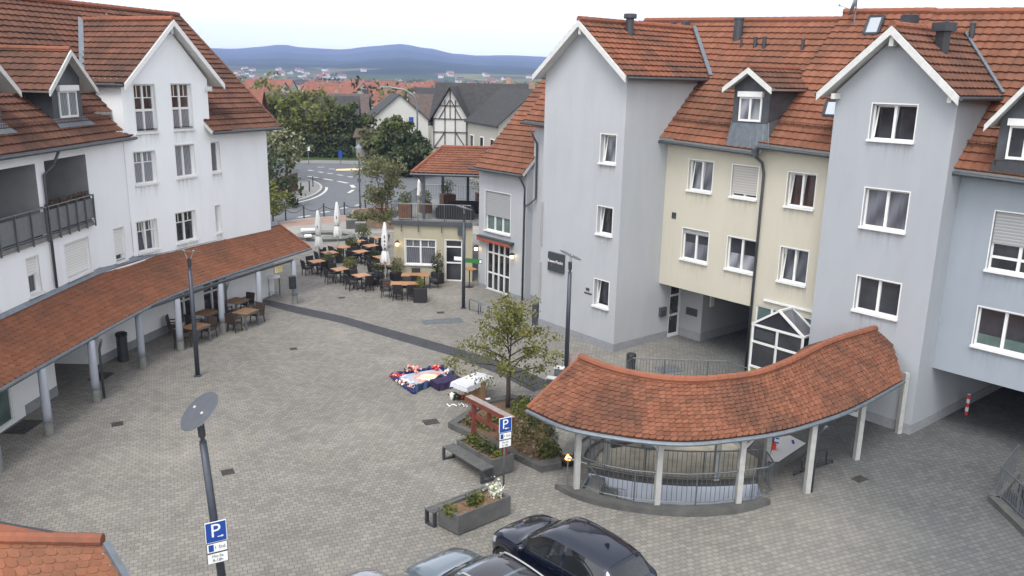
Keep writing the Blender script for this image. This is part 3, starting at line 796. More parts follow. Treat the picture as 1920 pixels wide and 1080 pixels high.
# recessed ground floor of the passage
u0 = RF.at(1312, 640, z=0)[0]; vb = RF.at(1312, 640, z=0)[1]
b = MB()
b.face([P(uA, vb, 0), P(u0, vb, 0), P(u0, vb, 2.62), P(uA, vb, 2.62)])
b.face([P(u0, vb, 0), P(u0, 36, 0), P(u0, 36, 2.62), P(u0, vb, 2.62)])
b.face([P(u0, 36, 0), P(uB+3, 36, 0), P(uB+3, 36, 2.62), P(u0, 36, 2.62)])
b.face([P(uB, 28.9, 0), P(uB, 36, 0), P(uB, 36, 2.62), P(uB, 28.9, 2.62)])
b.build('passage_wall', 'plaster_shade', CH)
b = MB(); fbar(b, RF, uA+.01, u0+.02, vb-.025, vb-.002, 0, .38); fbar(b, RF, u0+.002, u0+.025, vb, 35.9, 0, .38); b.build('plinth', 'plinth', CH)
b = MB(); a_ = RF.at(1288, 575, t=vb); c_ = RF.at(1307, 594, t=vb); fbar(b, RF, a_[0], c_[0], vb-.05, vb-.003, c_[2], a_[2]); tag(b.build('notice_board', 'sign_dark', None, loc=P(a_[0], vb, a_[2])), 'black notice board on the passage wall beside the white door', 'notice board')
b = MB(); fbar(b, RF, u0+.003, u0+.05, vb+.5, vb+.75, 1.5, 2.0); tag(b.build('switch_box', 'white_paint', None, loc=P(u0, vb+.6, 1.5)), 'small white box on the inner passage wall', 'box')
b = MB(); a_ = RF.at(1264, 404, t=vc); fbar(b, RF, a_[0]-.11, a_[0]+.11, vc-.02, vc-.003, a_[2]-.13, a_[2]+.13)
for k in range(4): fbar(b, RF, a_[0]-.09, a_[0]+.09, vc-.035, vc-.02, a_[2]-.1+k*.055, a_[2]-.07+k*.055)
b.build('air_grille', 'zinc_dark', CH)
# right pier and slanting glazed side of the shop
q0, q1 = P(uB-.75, 28.9, 0), P(uB-.05, 27.2, 0)
SH = Fr((q0.x, q0.y), (q1.x-q0.x, q1.y-q0.y), 1); Ls = (q1-q0).length
b = MB(); wall(b, SH, 0, 0, Ls, 0, 2.62, [(.55, 1.55, .1, 2.4)], rev=.1); b.build('wall', 'plaster_shade', CH)
window(CH, SH, 0, .55, 1.55, .1, 2.4, mull=1, rev=.1, sill=False, bars=[1.0, 2.0], low=(.38, 'panel_green'), pane='glass_green', trim=0)
# shop front and glazed porch of the second part
b = MB(); wall(b, RF, vc, uB, uC, 0, 2.95, [(uB+.2, uB+2.9, .05, 2.75)], rev=.1); b.build('wall', 'plaster_cream', CH)
window(CH, RF, vc, uB+.2, uB+2.9, .05, 2.75, mull=4, rev=.1, sill=False, trim=0, pane='glass_green', low=(.3, 'panel_green'))
pv = MB(); x0, x1 = uB+.75, uB+2.85; yf = vc-.9; zr = 2.25
def pw(B, a, c): B.bar(a, c, .075, .075)
for u in (x0, x1): pw(pv, P(u, yf, 0), P(u, yf, zr)); pw(pv, P(u, vc-.05, 0), P(u, vc-.05, zr))
xm = (x0+x1)/2
for z in (.62, 1.6, zr):
    pw(pv, P(x0, yf, z), P(x1, yf, z))
    for u in (x0, x1): pw(pv, P(u, yf, z), P(u, vc-.05, z))
pw(pv, P(xm, yf, .1), P(xm, yf, zr)); pw(pv, P(x0, yf+.5, .1), P(x0, yf+.5, zr)); 
pw(pv, P(x0-.05, yf, zr), P(xm, yf, zr+.75)); pw(pv, P(x1+.05, yf, zr), P(xm, yf, zr+.75)); pw(pv, P(xm, yf, zr+.75), P(xm, vc, zr+.75)); pw(pv, P(x0-.05, vc-.05, zr), P(xm, vc-.05, zr+.72)); pw(pv, P(x1+.05, vc-.05, zr), P(xm, vc-.05, zr+.72)); pw(pv, P(x0-.2, vc-.06, zr+.78), P(x1+.2, vc-.06, zr+.78))
porch = pv.build('glazed_porch', 'white_paint', CH)
g = MB()
for a, c in (((x0, yf+.02), (x1, yf+.02)), ((x0+.01, yf), (x0+.01, vc)), ((x1-.01, yf), (x1-.01, vc))):
    g.face([P(a[0], a[1], .62), P(c[0], c[1], .62), P(c[0], c[1], zr), P(a[0], a[1], zr)])
g.face([P(x0, yf+.02, zr), P(x1, yf+.02, zr), P(xm, yf+.02, zr+.72)])
g.build('pane', 'glass_dark', porch)
g = MB()
for x in (x0, x1): g.face([P(x, yf, zr+.02), P(xm, yf, zr+.73), P(xm, vc, zr+.73), P(x, vc, zr+.02)])
g.build('glass_roof', 'glass_grey', porch)
g = MB()
for a, c in (((x0, yf+.02), (x1, yf+.02)), ((x0+.01, yf), (x0+.01, vc))):
    g.face([P(a[0], a[1], .05), P(c[0], c[1], .05), P(c[0], c[1], .62), P(a[0], a[1], .62)])
g.build('panel', 'panel_green', porch)
g = MB(); fbar(g, RF, x0+.15, x0+.95, yf-.03, yf-.02, 1.75, 2.1); g.build('fascia_band', 'sign_dark', porch)
# main roof, in two slightly stepped parts, then the dormer
zr1 = 13.62
A = lambda u, v: P(u, v, 8.86+(v-26.7)-.035*(u+22.9))
def mainroof(par, u0, u1, vr=31.5, mt='tile_red', dz=0.0, cut=None):
    b = MB(); up = Vector((0, 0, dz))
    roof(b, [A(u0, 26.65)+up, A(u1, 26.65)+up, A(u1, vr)+up, A(u0, vr)+up], UX-Vector((0, 0, .035)), lift=.06)
    r = b.build('roof', [mt, 'white_trim'], par)
    b = MB(); b.face([A(u0, vr)+up, A(u1, vr)+up, P(u1, vr+5, 8.9), P(u0, vr+5, 8.9)]); b.build('roof_slope', 'tile_old', par)
    b = MB(); ridge(b, A(u0, vr)+up+Vector((0, 0, .06)), A(u1, vr)+up+Vector((0, 0, .06))); b.build('ridge', 'ridge_tile', r)
    b = MB(); gutter(b, A(u0, 26.58)+up-Vector((0, 0, .06)), A(u1, 26.58)+up-Vector((0, 0, .06))); b.build('gutter', 'zinc_dark', r)
    b = MB()
    for k in range(2): b.tube([A(u0+.15, 27.25)+up+Vector((0, 0, .14+k*.1)), A(u1-.15, 27.25)+up+Vector((0, 0, .14+k*.1))], .014, 4)
    n = int((u1-u0)/.12)
    for i in range(n): 
        q = A(u0+.15+i*.12, 27.25)+up; b.tube([q+Vector((0, 0, .04)), q+Vector((0, 0, .28))], .008, 3, caps=False)
    b.build('snow_guard', 'tile_old', r)
    return r
mainroof(CH, uA, uB)
mainroof(CH, uB, uC+.4, dz=.28)
# dormer: face placed where the photograph's window foot meets the roof
mp = (26.7, 8.86+.035*-22.9, 1.0, -.035)
q = RF.at(1408, 228, pl=mp); tf = q[1]-.95; sc0 = RF.at(1408, 200, t=tf)[0]
zb_, zt_ = RF.at(1408, 228, t=tf)[2], RF.at(1408, 182, t=tf)[2]
zap = RF.at(1402, 128, t=tf-.35)[2]; zee = RF.at(1360, 168, t=tf-.35)[2]
hw = .78
rr = lambda z: 26.7+(z-8.86+.035*(sc0+22.9))
dd = dormer(CH, RF, tf, sc0, hw, zb_-.05, zee+.25, zap, rr, wl=(zb_, zt_), pane='glass_curtain')
b = MB(); a0 = A(sc0-hw-.15, 26.62)+Vector((0, 0, .09)); a1 = A(sc0+hw+.15, 26.62)+Vector((0, 0, .09))
c0, c1 = P(sc0-hw-.02, tf+.02, zb_-.02), P(sc0+hw+.02, tf+.02, zb_-.02)
b.face([a0, a1, c1, c0])
for k in range(8):
    f_ = k/7; b.bar(a0.lerp(a1, f_)+Vector((0, 0, .015)), c0.lerp(c1, f_)+Vector((0, 0, .015)), .03, .03)
for s, aa, cc in ((-1, a0, c0), (1, a1, c1)):
    u = sc0+s*(hw+.02); b.face([aa, cc, P(u, rr(zb_)+.25, zb_+.25), A(u, 26.9)+Vector((0, 0, .06))])
b.build('apron', 'zinc', dd)
# downpipe between the two parts
dp = [P(uB-.1, 26.6, 8.75), P(uB-.1, 26.62, 8.45), P(uB-.02, 27.0, 8.2), P(uB+.05, 27.06, 7.8), P(uB+.05, 27.06, .05)]
downpipe(CH, dp, .055, 'zinc_dark')
b = MB(); b.box(P(uB-.1, 26.62, 8.42), (.2, .2, .3), .5); b.build('rain_hopper', 'zinc_dark', CH)
# --- projecting grey bay
T2 = bld('projecting_bay', 'blue-grey gabled bay projecting over the curved pavilion roof, wide white windows', -11.2, 26.23)
l, r_, v2 = -15.12, -11.2, 26.23; zc = 10.85; cu = (l+r_)/2-.12
W = [(l+1.40, l+2.86, 6.55, 7.82), (l+1.3, l+2.74, 9.38, 10.5), (l+1.5, l+2.98, 3.72, 4.88)]
b = MB(); wall(b, RF, v2, l, r_, 0, zc, W, gable=(cu, 12.62))
LW2 = Fr(tuple(P(r_, v2, 0))[:2], (VX.x, VX.y), 1)
wall(b, LW2, 0, 0, 3.0, 0, zc); wall(b, LW2, 0, 3.0, 19, 0, 2.3)
b.face([P(l, v2, 0), P(l, v2+3, 0), P(l, v2+3, zc), P(l, v2, zc)])
b.build('wall', 'plaster_blue', T2)
for i, h in enumerate(W): window(T2, RF, v2, *h, mull=2, rev=.2, pane=('glass_grey', 'glass_dark', 'glass_dark')[i], tilt=(None, 0, None)[i], sash=.06)
b = MB(); fbar(b, RF, l, r_+.02, v2-.02, v2-.002, 0, .35); fbar(b, LW2, 0, 18, -.02, -.002, 0, .35); b.build('plinth', 'plinth', T2)
zA = RF.at(1667, 50, t=25.8)[2]
vr2 = lambda z, u: 26.7+(z-8.86-.28+.035*(u+22.9))
for sg_, mt in ((1, 'tile_old'), (-1, 'tile_red')):
    b = MB(); ue = cu+sg_*2.28; ze = 10.78
    roof(b, [P(ue, 25.8, ze), P(ue, vr2(ze, ue), ze), P(cu, vr2(zA, cu), zA), P(cu, 25.8, zA)], VX, lift=.06)
    rr_ = b.build('roof', [mt, 'white_trim'], T2)
    b = MB(); barge(b, P(ue, 25.77, ze+.02), P(cu, 25.77, zA+.02), .26, .06); b.build('barge_board', 'white_trim', rr_)
    b = MB(); gutter(b, P(ue+sg_*.05, 25.8, ze-.05), P(ue+sg_*.05, vr2(ze, ue), ze-.05)); b.build('gutter', 'zinc_dark', rr_)
b = MB(); ridge(b, P(cu, 25.78, zA+.05), P(cu, vr2(zA, cu), zA+.05)); b.build('ridge', 'ridge_tile', T2)
b = MB(); b.bar(P(cu, 25.85, zA-.42), P(cu, 26.2, zA-.42), .14, .3); b.build('bracket', 'white_trim', T2)
for u in (l+.1, r_-.1): b = MB(); b.bar(P(u, 25.85, zc-.15), P(u, 26.22, zc-.15), .13, .18); b.build('bracket', 'white_trim', T2)
b = MB(); b.bar(P(cu+2.3, vr2(10.8, cu+2.3)+.03, 10.92), P(cu+.05, vr2(zA, cu), zA+.1), .1, .06); b.build('flashing', 'zinc', T2)
# shop door low on the bay, under the pavilion roof
b = MB(); fbar(b, RF, l+.9, l+2.2, v2-.06, v2-.004, .02, 2.2); sd = b.build('door', 'white_paint', T2)
b = MB(); b.face([P(l+1.0, v2-.066, .2), P(l+1.5, v2-.066, .2), P(l+1.5, v2-.066, 2.1), P(l+1.0, v2-.066, 2.1)]); b.face([P(l+1.6, v2-.066, .2), P(l+2.1, v2-.066, .2), P(l+2.1, v2-.066, 2.1), P(l+1.6, v2-.066, 2.1)]); b.build('pane', 'glass_dark', sd)
# --- grey house over the wide passage at the frame's right edge
GH = bld('grey_house', 'blue-grey house over the wide dark passage at the far right, with shuttered window', -9, 27.2)
W = [(-10.05, -8.4, 5.65, 7.45), (-10.1, -8.5, 3.2, 4.45)]
b = MB(); wall(b, RF, 27.2, r_-.2, -3, 2.12, 8.6, W)
b.face([P(r_-.2, 27.2, 2.12), P(-3, 27.2, 2.12), P(-3, 46, 2.12), P(r_-.2, 46, 2.12)])
b.face([P(r_, 46, 0), P(-3, 46, 0), P(-3, 46, 2.2), P(r_, 46, 2.2)]); b.face([P(-4.6, 27.2, 0), P(-4.6, 46, 0), P(-4.6, 46, 2.2), P(-4.6, 27.2, 2.2)])
b.build('wall', 'plaster_blue_dim', GH)
window(GH, RF, 27.2, *W[0], mull=2, rev=.18, shut=.55, shutmat='shutter_grey', bars=[6.05])
window(GH, RF, 27.2, *W[1], mull=2, rev=.18, pane='glass_dark', low=(.3, 'glass_green'))
mainroof(GH, r_-3.6, -3, dz=.24)
mp2 = (26.7, 8.86+.24+.035*-22.9, 1.0, -.035)
q = RF.at(1912, 300, pl=mp2); tf = q[1]-.7; sc0 = RF.at(1925, 260, t=tf)[0]; zb_ = RF.at(1912, 300, t=tf)[2]; zt_ = zb_+.95
zee = RF.at(1882, 226, t=tf-.35)[2]+.2
rr3 = lambda z: 26.7+(z-8.86-.24+.035*(sc0+22.9))
d2_ = dormer(GH, RF, tf, sc0, .75, zb_-.05, zee, zee+.95, rr3, wl=(zb_, zt_), pane='glass_dark')
b = MB(); b.face([A(sc0-.95, 26.62)+Vector((0, 0, .33)), A(sc0+.95, 26.62)+Vector((0, 0, .33)), P(sc0+.78, tf+.02, zb_-.02), P(sc0-.78, tf+.02, zb_-.02)]); b.build('apron', 'zinc', d2_)
# --- entrance house with the red awning
EH = bld('entrance_house', 'pale grey house with red awning and glazed entrance doors, left of the tower', -33, 26.75)
e0, e1, ve = -35.35, -31.42, 26.75
dw = (RF.at(912, 460, t=ve)[0], RF.at(956, 470, t=ve)[0]); 
zt_ = 2.62
wn = (RF.at(910, 400, t=ve)[0], RF.at(957, 400, t=ve)[0], RF.at(935, 436, t=ve)[2], RF.at(935, 361, t=ve)[2])
b = MB(); wall(b, RF, ve, e0, e1, 0, 6.6, [(dw[0], dw[1], .02, zt_), wn])
b.face([P(e1, ve, 0), P(e1, ve+.6, 0), P(e1, ve+.6, 6.9), P(e1, ve, 6.6)]); b.face([P(e0, ve, 0), P(e0, 36, 0), P(e0, 36, 6.6), P(e0, 31, 10.9), P(e0, ve, 6.6)])
wall(b, RF, 27.15, e1, -27.0, 0, 8.75)
b.build('wall', 'plaster_grey', EH)
b = MB(); fbar(b, RF, e0, dw[0], ve-.022, ve-.002, 0, .22); fbar(b, RF, dw[1], e1, ve-.022, ve-.002, 0, .22); fbar(b, RF, e1+.02, uL, 27.128, 27.148, 0, .3); b.build('plinth', 'plinth', EH)
window(EH, RF, ve, *wn, mull=3, rev=.18, shut=.62, shutmat='shutter_grey', pane='glass_green')
window(EH, RF, ve, dw[0], dw[1], .02, zt_, mull=4, rev=.14, sill=False, bars=[.95, 2.05], pane='glass_dark', label='glazed four-leaf entrance door')
aw = thing('awning', 'retracted red awning over the glazed entrance doors', 'awning', tuple(P(dw[0], ve, 2.9)))
zw = RF.at(930, 453, t=ve-.2)[2]
b = MB(); fbar(b, RF, dw[0]-.55, dw[1]+.35, ve-.26, ve-.005, zw, zw+.12); b.build('case', 'zinc_dark', aw)
b = MB()
n = 26; s0, s1 = dw[0]-.5, dw[1]+.3
for i in range(n):
    a, c = s0+(s1-s0)*i/n, s0+(s1-s0)*(i+1)/n
    b.face([P(a, ve-.27, zw+.02), P(c, ve-.27, zw+.02), P(c, ve-.29, zw-.1), P((a+c)/2, ve-.29, zw-.16), P(a, ve-.29, zw-.1)])
b.build('valance', 'awning_red', aw)
def wall_lantern(fr, s, t, z, label):
    e = thing('wall_lantern', label, 'wall lamp', tuple(fr.p(s, t, z)), 0, 'lit lanterns on the café and entrance walls')
    b = MB(); b.bar(fr.p(s, t-.003, z+.12), fr.p(s, t-.2, z+.16), .03); b.lathe(fr.p(s, t-.22, z+.08), [(.15, 0), (.13, .05), (.03, .14)], 10); b.build('hood', 'black_metal', e)
    b = MB(); b.lathe(fr.p(s, t-.22, z-.1), [(.05, 0), (.085, .03), (.085, .14), (.06, .175)], 10); b.build('lamp', 'lantern_glow', e)
wall_lantern(RF, RF.at(893, 466, t=ve-.2)[0], ve, RF.at(893, 466, t=ve-.2)[2], 'lit lantern left of the glazed entrance doors')
wall_lantern(RF, RF.at(960, 481, t=ve-.2)[0], ve, RF.at(960, 481, t=ve-.2)[2], 'lit lantern right of the glazed entrance doors')
b = MB(); m_ = 1.0
roof(b, [P(e0+.1, 26.35, 6.5), P(e1+.1, 26.35, 6.5), P(e1+.1, 31.6, 11.75), P(e0+.1, 31.6, 11.75)], UX, lift=.06, wave=.035)
r = b.build('roof', ['tile_red', 'white_trim'], EH)
b = MB(); gutter(b, P(e0-.35, 26.28, 6.44), P(e1+.12, 26.28, 6.44)); b.build('gutter', 'zinc_dark', r)
b = MB(); b.face([P(e0+.1, 31.6, 11.75), P(e1+.1, 31.6, 11.75), P(e1+.1, 37, 6.5), P(e0+.1, 37, 6.5)]); b.build('roof_slope', 'tile_old', EH)
b = MB(); roof(b, [A(e1-.25, 26.65), A(-27.6, 26.65), A(-27.6, 31.5), A(e1-.25, 31.5)], UX-Vector((0, 0, .035)), lift=.06, wave=.035)
r = b.build('roof', ['tile_red', 'white_trim'], EH)
b = MB(); gutter(b, A(e1-.4, 26.58)-Vector((0, 0, .06)), A(-27.6, 26.58)-Vector((0, 0, .06))); b.build('gutter', 'zinc_dark', r)
b = MB(); ridge(b, A(-28.5, 31.5)+Vector((0, 0, .06)), A(-22.9, 31.5)+Vector((0, 0, .06))); b.build('ridge', 'ridge_tile', r)
b = MB(); roof(b, [A(-28.2, 27.9)+Vector((0, 0, -.02)), A(uA+.02, 27.9)+Vector((0, 0, -.02)), A(uA+.02, 31.5)+Vector((0, 0, -.02)), A(-28.2, 31.5)+Vector((0, 0, -.02))], UX-Vector((0, 0, .035)), lift=.06); b.build('roof', ['tile_red', 'white_trim'], T1)
downpipe(EH, [P(e1+.3, 26.6, 8.7), P(e1+.3, 26.85, 8.3), P(e1+.32, 27.05, 8.0), P(e1+.32, 27.05, 5.3), P(e1+.1, 26.8, 5.0), P(e1-.1, 26.68, 4.9), P(e1-.1, 26.68, .05)], .05, 'zinc_dark')
downpipe(EH, [P(e1-.15, 26.3, 6.4), P(e1-.15, 26.55, 6.1), P(e1-.1, 26.68, 5.8), P(e1-.1, 26.68, 4.9)], .045, 'zinc_dark')
# roof pipes
def onroof(px, py, dz=0.0): q = RF.at(px, py, pl=(26.7, 8.86+dz+.035*-22.9, 1.0, -.035)); return P(*q)
vent('grey ventilation pipe standing alone on the main ridge above the cream house', onroof(1383, 72), .8, .2)
vent('short black pipe nearest the big grey pipe, lowest of the three stubs', onroof(1389, 92), .36, .05, group='short pipes on the cream house roof')
vent('short black roof pipe in the middle of three stubs', onroof(1415, 92), .46, .08, group='short pipes on the cream house roof')
vent('short black roof pipe, rightmost of three stubs', onroof(1432, 92), .46, .08, group='short pipes on the cream house roof')
vent('small square vent on the ridge behind the tower roof, smaller of two', onroof(1262, 53), .25, .1, square=True)
vent('square grey vent box on the ridge behind the tower roof, larger of two', onroof(1285, 56), .35, .15, square=True)
vent('thin black pipe right of the cream house dormer, near the stepped verge', onroof(1504, 96), .42, .07)
tq = RF.at(1178, 66, pl=(0, 13.35, 0, 0)); 
vent('dark capped chimney pipe on the tall tower roof', P(uc+.5, 26.5, 13.35-.5*sl), .62, .165, cap=True)
vent('dark capped chimney box on the projecting bay roof', P(cu+.75, 27.6, zA-.75*.87), .6, .15, cap=True, square=True)
vent('square dark vent on the ridge behind the projecting bay', onroof(1703, 56, .24), .5, .22, square=True)
vent('short thin black pipe left of the capped chimney box', onroof(1731, 66, .24), .3, .1)
vent('tall thin black pipe on the roof right of the capped chimney box', onroof(1820, 76, .24), .55, .09)
vent('thin black pipe behind the capped chimney box', onroof(1773, 62, .24), .4, .07)
# satellite dish, roof windows
sp = onroof(1601, 50, .28)
e = thing('satellite_dish', 'tilted grey satellite dish on a thin mast above the ridge', 'satellite dish', tuple(sp))
b = MB(); b.tube([sp-Vector((0, 0, .2)), sp+Vector((0, 0, 1.3))], .03, 6); b.build('mast', 'steel', e)
b = MB(); b.lathe(sp+Vector((-.16, -.1, .75)), [(.02, -.08), (.2, -.05), (.34, .0), (.38, .05), (.37, .06), (.2, -.03), (.02, -.06)], 16, ax=(-1, .35, .25)); b.build('dish', 'zinc', e, smooth=True)
b = MB(); b.bar(sp+Vector((-.2, -.12, .6)), sp+Vector((-.6, .05, .75)), .025); b.box(sp+Vector((-.62, .05, .72)), (.06, .06, .08)); b.build('feed_arm', 'steel', e)
def skylight(px, py, w, h, dz, label, openv=0.0):
    q = RF.at(px, py, pl=(26.7, 8.86+dz+.035*-22.9, 1.0, -.035)); o = P(*q)+Vector((0, 0, .1)); sv = (VX+Vector((0, 0, 1))).normalized(); nn = UX.cross(sv); nn = nn if nn.z > 0 else -nn
    e = thing('roof_window', label, 'roof window', tuple(o)); lo = o-UX*w/2; tilt = (sv+nn*openv).normalized()
    b = MB()
    for a, c in ((lo, lo+UX*w), (lo+tilt*h, lo+tilt*h+UX*w), (lo, lo+tilt*h), (lo+UX*w, lo+UX*w+tilt*h)): b.bar(a, c, .1, .09)
    b.build('frame', 'anthracite', e)
    b = MB(); b.face([lo+nn*.02, lo+UX*w+nn*.02, lo+UX*w+tilt*h+nn*.02, lo+tilt*h+nn*.02]); b.build('pane', 'skyglass', e)
m, nt, bb = newmat('skyglass'); bb.inputs['Base Color'].default_value = (.55, .58, .6, 1); bb.inputs['Roughness'].default_value = .08; bb.inputs['Metallic'].default_value = .8
skylight(1632, 68, .55, .7, .28, 'pale roof window beside the satellite dish above the projecting bay', .35)
skylight(1555, 222, .5, .55, .28, 'small roof window at the left edge of the projecting bay', .5)
# ------------------------------------------------------------------ left-hand white house, bent along the square
LB = thing('white_house', 'long white rendered house with loggias, gable and red tiled roof on the left', 'building', (-16, 30, 0))
LF = Fr((-15.85, 25.7), (.0, 1), 1)                      # straight part with the loggias
BF = Fr((-15.85, 31.05), (.33, 2.25), 1)                 # short turning part
KF = Fr((-14.84, 34.99), (.36, .933), 1)                 # part with the gable
lbend = math.hypot(.33, 2.25)
kS = -1.83                                               # where the gabled part starts
L0 = -14.0
wL = [(3.1, 4.76, 3.76, 5.03), (.72, 1.42, 3.77, 5.02), (-1.9, -1.0, 3.77, 5.02)]
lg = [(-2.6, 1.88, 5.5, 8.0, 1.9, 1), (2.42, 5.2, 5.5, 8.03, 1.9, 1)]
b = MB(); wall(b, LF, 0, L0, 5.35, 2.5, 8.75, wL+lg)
wall(b, BF, 0, 0, lbend, 2.5, 8.75, [(1.1, 1.75, 3.68, 5.0)])
# gabled part
wu = [(-1.4, -.24, 6.56, 7.87), (.9, 2.03, 6.62, 8.0), (3.1, 3.66, 6.64, 8.0)]
wl_ = [(-1.56, -.48, 3.77, 5.05), (.62, 1.82, 3.8, 5.11), (3.1, 3.43, 3.86, 5.13)]
wg = [(-1.1, .02, 8.63, 10.53), (.93, 2.1, 8.66, 10.56)]
wall(b, KF, 0, kS, 7.1, 2.5, 8.75, wu+wl_+[(h[0], h[1], h[2], 8.75) for h in wg], rev=.2)
g0, g1, gc = -1.72, 3.14, .95
wall(b, KF, 0, g0, g1, 8.75, 10.75, [(h[0], h[1], 8.75, h[3]) for h in wg], rev=.2, gable=(gc, 12.85))
for s in (g0, g1): b.face([KF.p(s, 0, 8.2), KF.p(s, 2.6, 8.2), KF.p(s, 2.6, 10.75), KF.p(s, 0, 10.75)])
b.face([KF.p(7.1, 0, 0), KF.p(7.1, 10, 0), KF.p(7.1, 10, 8.75), KF.p(7.1, 5.2, 13.3), KF.p(7.1, 0, 8.75)])
b.face([KF.p(3.5, 0, 0), KF.p(7.1, 0, 0), KF.p(7.1, 0, 2.5), KF.p(3.5, 0, 2.5)])
b.build('wall', ['plaster_white', 'loggia_grey'], LB)
SW = dict(rev=.22)
window(LB, LF, 0, *wL[0], mull=1, shut=.97, **SW); window(LB, LF, 0, *wL[1], mull=1, shut=.5, **SW); window(LB, LF, 0, *wL[2], mull=1, shut=.5, **SW)
window(LB, BF, 0, 1.1, 1.75, 3.68, 5.0, mull=1, shut=.82, **SW)
window(LB, KF, 0, *wu[0], trans=True, pane='glass_curtain', rev=.2, trim=.04); window(LB, KF, 0, *wu[1], trans=False, pane='glass_curtain', rev=.2, trim=.04); window(LB, KF, 0, *wu[2], mull=1, pane='glass_grey', rev=.2, trim=.04)
window(LB, KF, 0, *wl_[0], trans=True, pane='glass_grey', tilt=0, rev=.2, trim=.04); window(LB, KF, 0, *wl_[1], trans=True, pane='glass_dark', rev=.2, trim=.04); window(LB, KF, 0, *wl_[2], mull=1, pane='glass_dark', rev=.2, trim=.04, tilt=0)
for h in wg: window(LB, KF, 0, *h, trans=.72, tall=True, pane='glass_warm', rev=.2, trim=.04, low=(.42, 'glass_curtain'))
# loggia interiors
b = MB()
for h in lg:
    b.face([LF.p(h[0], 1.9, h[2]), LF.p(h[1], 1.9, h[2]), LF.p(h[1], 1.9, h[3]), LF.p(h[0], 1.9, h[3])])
b.build('loggia_wall', 'loggia_grey', LB)
for s, n_ in ((2.6, 1.0), (-1.5, 1.6)):
    window(LB, LF, 1.75, s, s+n_, 5.6, 7.8, mull=1 if n_ < 1.2 else 2, rev=.12, sill=False, trim=0, pane='glass_dark')
for (a, c), nm in (((-2.62, 1.9), 'left'), ((1.98, 5.12), 'right')):
    rl = thing('balcony_railing', 'grey panelled balcony railing of the loggia ' + ('at the frame edge' if nm == 'left' else 'nearest the gable, with dry flower boxes'), 'railing', tuple(LF.p((a+c)/2, -.1, 5.4)))
    b = MB(); fbar(b, LF, a+.03, c-.03, -.155, -.14, 5.68, 6.42); b.build('panel', 'rail_panel', rl)
    b = MB(); b.tube([LF.p(a, -.19, 6.55), LF.p(c, -.19, 6.55)], .028, 6); b.tube([LF.p(a, -.16, 5.62), LF.p(c, -.16, 5.62)], .02, 6)
    b.bar(LF.p(c, -.19, 6.55), LF.p(c, .0, 6.55), .03); b.build('handrail', 'rail_grey', rl)
    n = 5
    for i in range(n+1):
        s = a+.04+(c-a-.08)*i/n; b = MB(); b.bar(LF.p(s, -.19, 6.55), LF.p(s, -.19, 5.38), .035, .05); b.bar(LF.p(s, -.19, 5.45), LF.p(s, .0, 5.45), .03); b.build('post', 'rail_grey', rl)
    b = MB(); fbar(b, LF, a, c, -.12, .02, 5.4, 5.56); b.build('slab_edge', 'concrete', rl)
    if nm == 'right':
        fb = MB(); fbar(fb, LF, a+.1, c-.1, -.13, .08, 6.3, 6.48); f_ = fb.build('flower_box', 'wicker_brown', rl)
        fb = MB()
        for i in range(420): fb.leaf(LF.p(R_.uniform(a+.1, c-.1), R_.uniform(-.15, .08), 6.48+R_.random()**2*.22), .09)
        fb.build('plants', 'leaf_rust', f_)
e = thing('wall_ornament', 'dark round wreath hanging on the left loggia wall', 'ornament', tuple(LF.p(1.2, 1.86, 7.0)))
b = MB(); b.tube([LF.p(1.2+.2*math.cos(a*.628), 1.84, 7.0+.26*math.sin(a*.628)) for a in range(11)], .06, 6); b.build('ring', 'wicker_brown', e)
b = MB(); fbar(b, LF, .2, .45, 1.84, 1.88, 6.95, 7.25); tag(b.build('framed_picture', 'sign_dark', None, loc=LF.p(.3, 1.86, 7)), 'small dark picture frame on the left loggia wall', 'picture')
b = MB(); b.blob(LF.p(-.15, .5, 6.0), (.3, .3, .45), amp=.3); tag(b.build('garden_chair', 'cushion', None, loc=LF.p(-.15, .5, 5.5)), 'dark covered seat standing in the left loggia', 'chair')
# roofs
m9 = .9
def LR(fr, s, t): return fr.p(s, t, 8.5+m9*(t+.5))
def lroof(fr, s0, s1, tr=5.4, t0=-.5, mt='tile_old', U=None, endcut=0.0):
    b = MB(); U = fr.p(1, 0, 0)-fr.p(0, 0, 0)
    roof(b, [LR(fr, s0, t0), LR(fr, s1, t0), LR(fr, s1, tr), LR(fr, s0, tr)], U, lift=.06, wave=.03)
    r = b.build('roof', [mt, 'white_trim'], LB)
    b = MB(); gutter(b, LR(fr, s0, t0-.06)-Vector((0, 0, .02)), LR(fr, s1, t0-.06)-Vector((0, 0, .02))); b.build('gutter', 'zinc_dark', r)
    b = MB(); ridge(b, LR(fr, s0, tr)+Vector((0, 0, .05)), LR(fr, s1, tr)+Vector((0, 0, .05))); b.build('ridge', 'ridge_tile', r)
    b = MB(); b.face([LR(fr, s0, tr), LR(fr, s1, tr), fr.p(s1, tr*2+.5, 8.5), fr.p(s0, tr*2+.5, 8.5)]); b.build('roof_slope', 'tile_old', LB)
    b = MB()
    for k in range(2): b.tube([LR(fr, s0+.3, .15)+Vector((0, 0, .14+k*.1)), LR(fr, s1-.3, .15)+Vector((0, 0, .14+k*.1))], .014, 4)
    for i in range(int((s1-s0-.6)/.12)): q = LR(fr, s0+.3+i*.12, .15); b.tube([q+Vector((0, 0, .04)), q+Vector((0, 0, .28))], .008, 3, caps=False)
    b.build('snow_guard', 'tile_old', r)
    return r
lroof(LF, L0, 8.7)
b = MB(); roof(b, [LR(KF, 2.75, -.5), LR(KF, 7.6, -.5), LR(KF, 7.6, 5.4), LR(KF, 2.75, 5.4)], KF.p(1, 0, 0)-KF.p(0, 0, 0), lift=.06); r = b.build('roof', ['tile_old', 'white_trim'], LB)
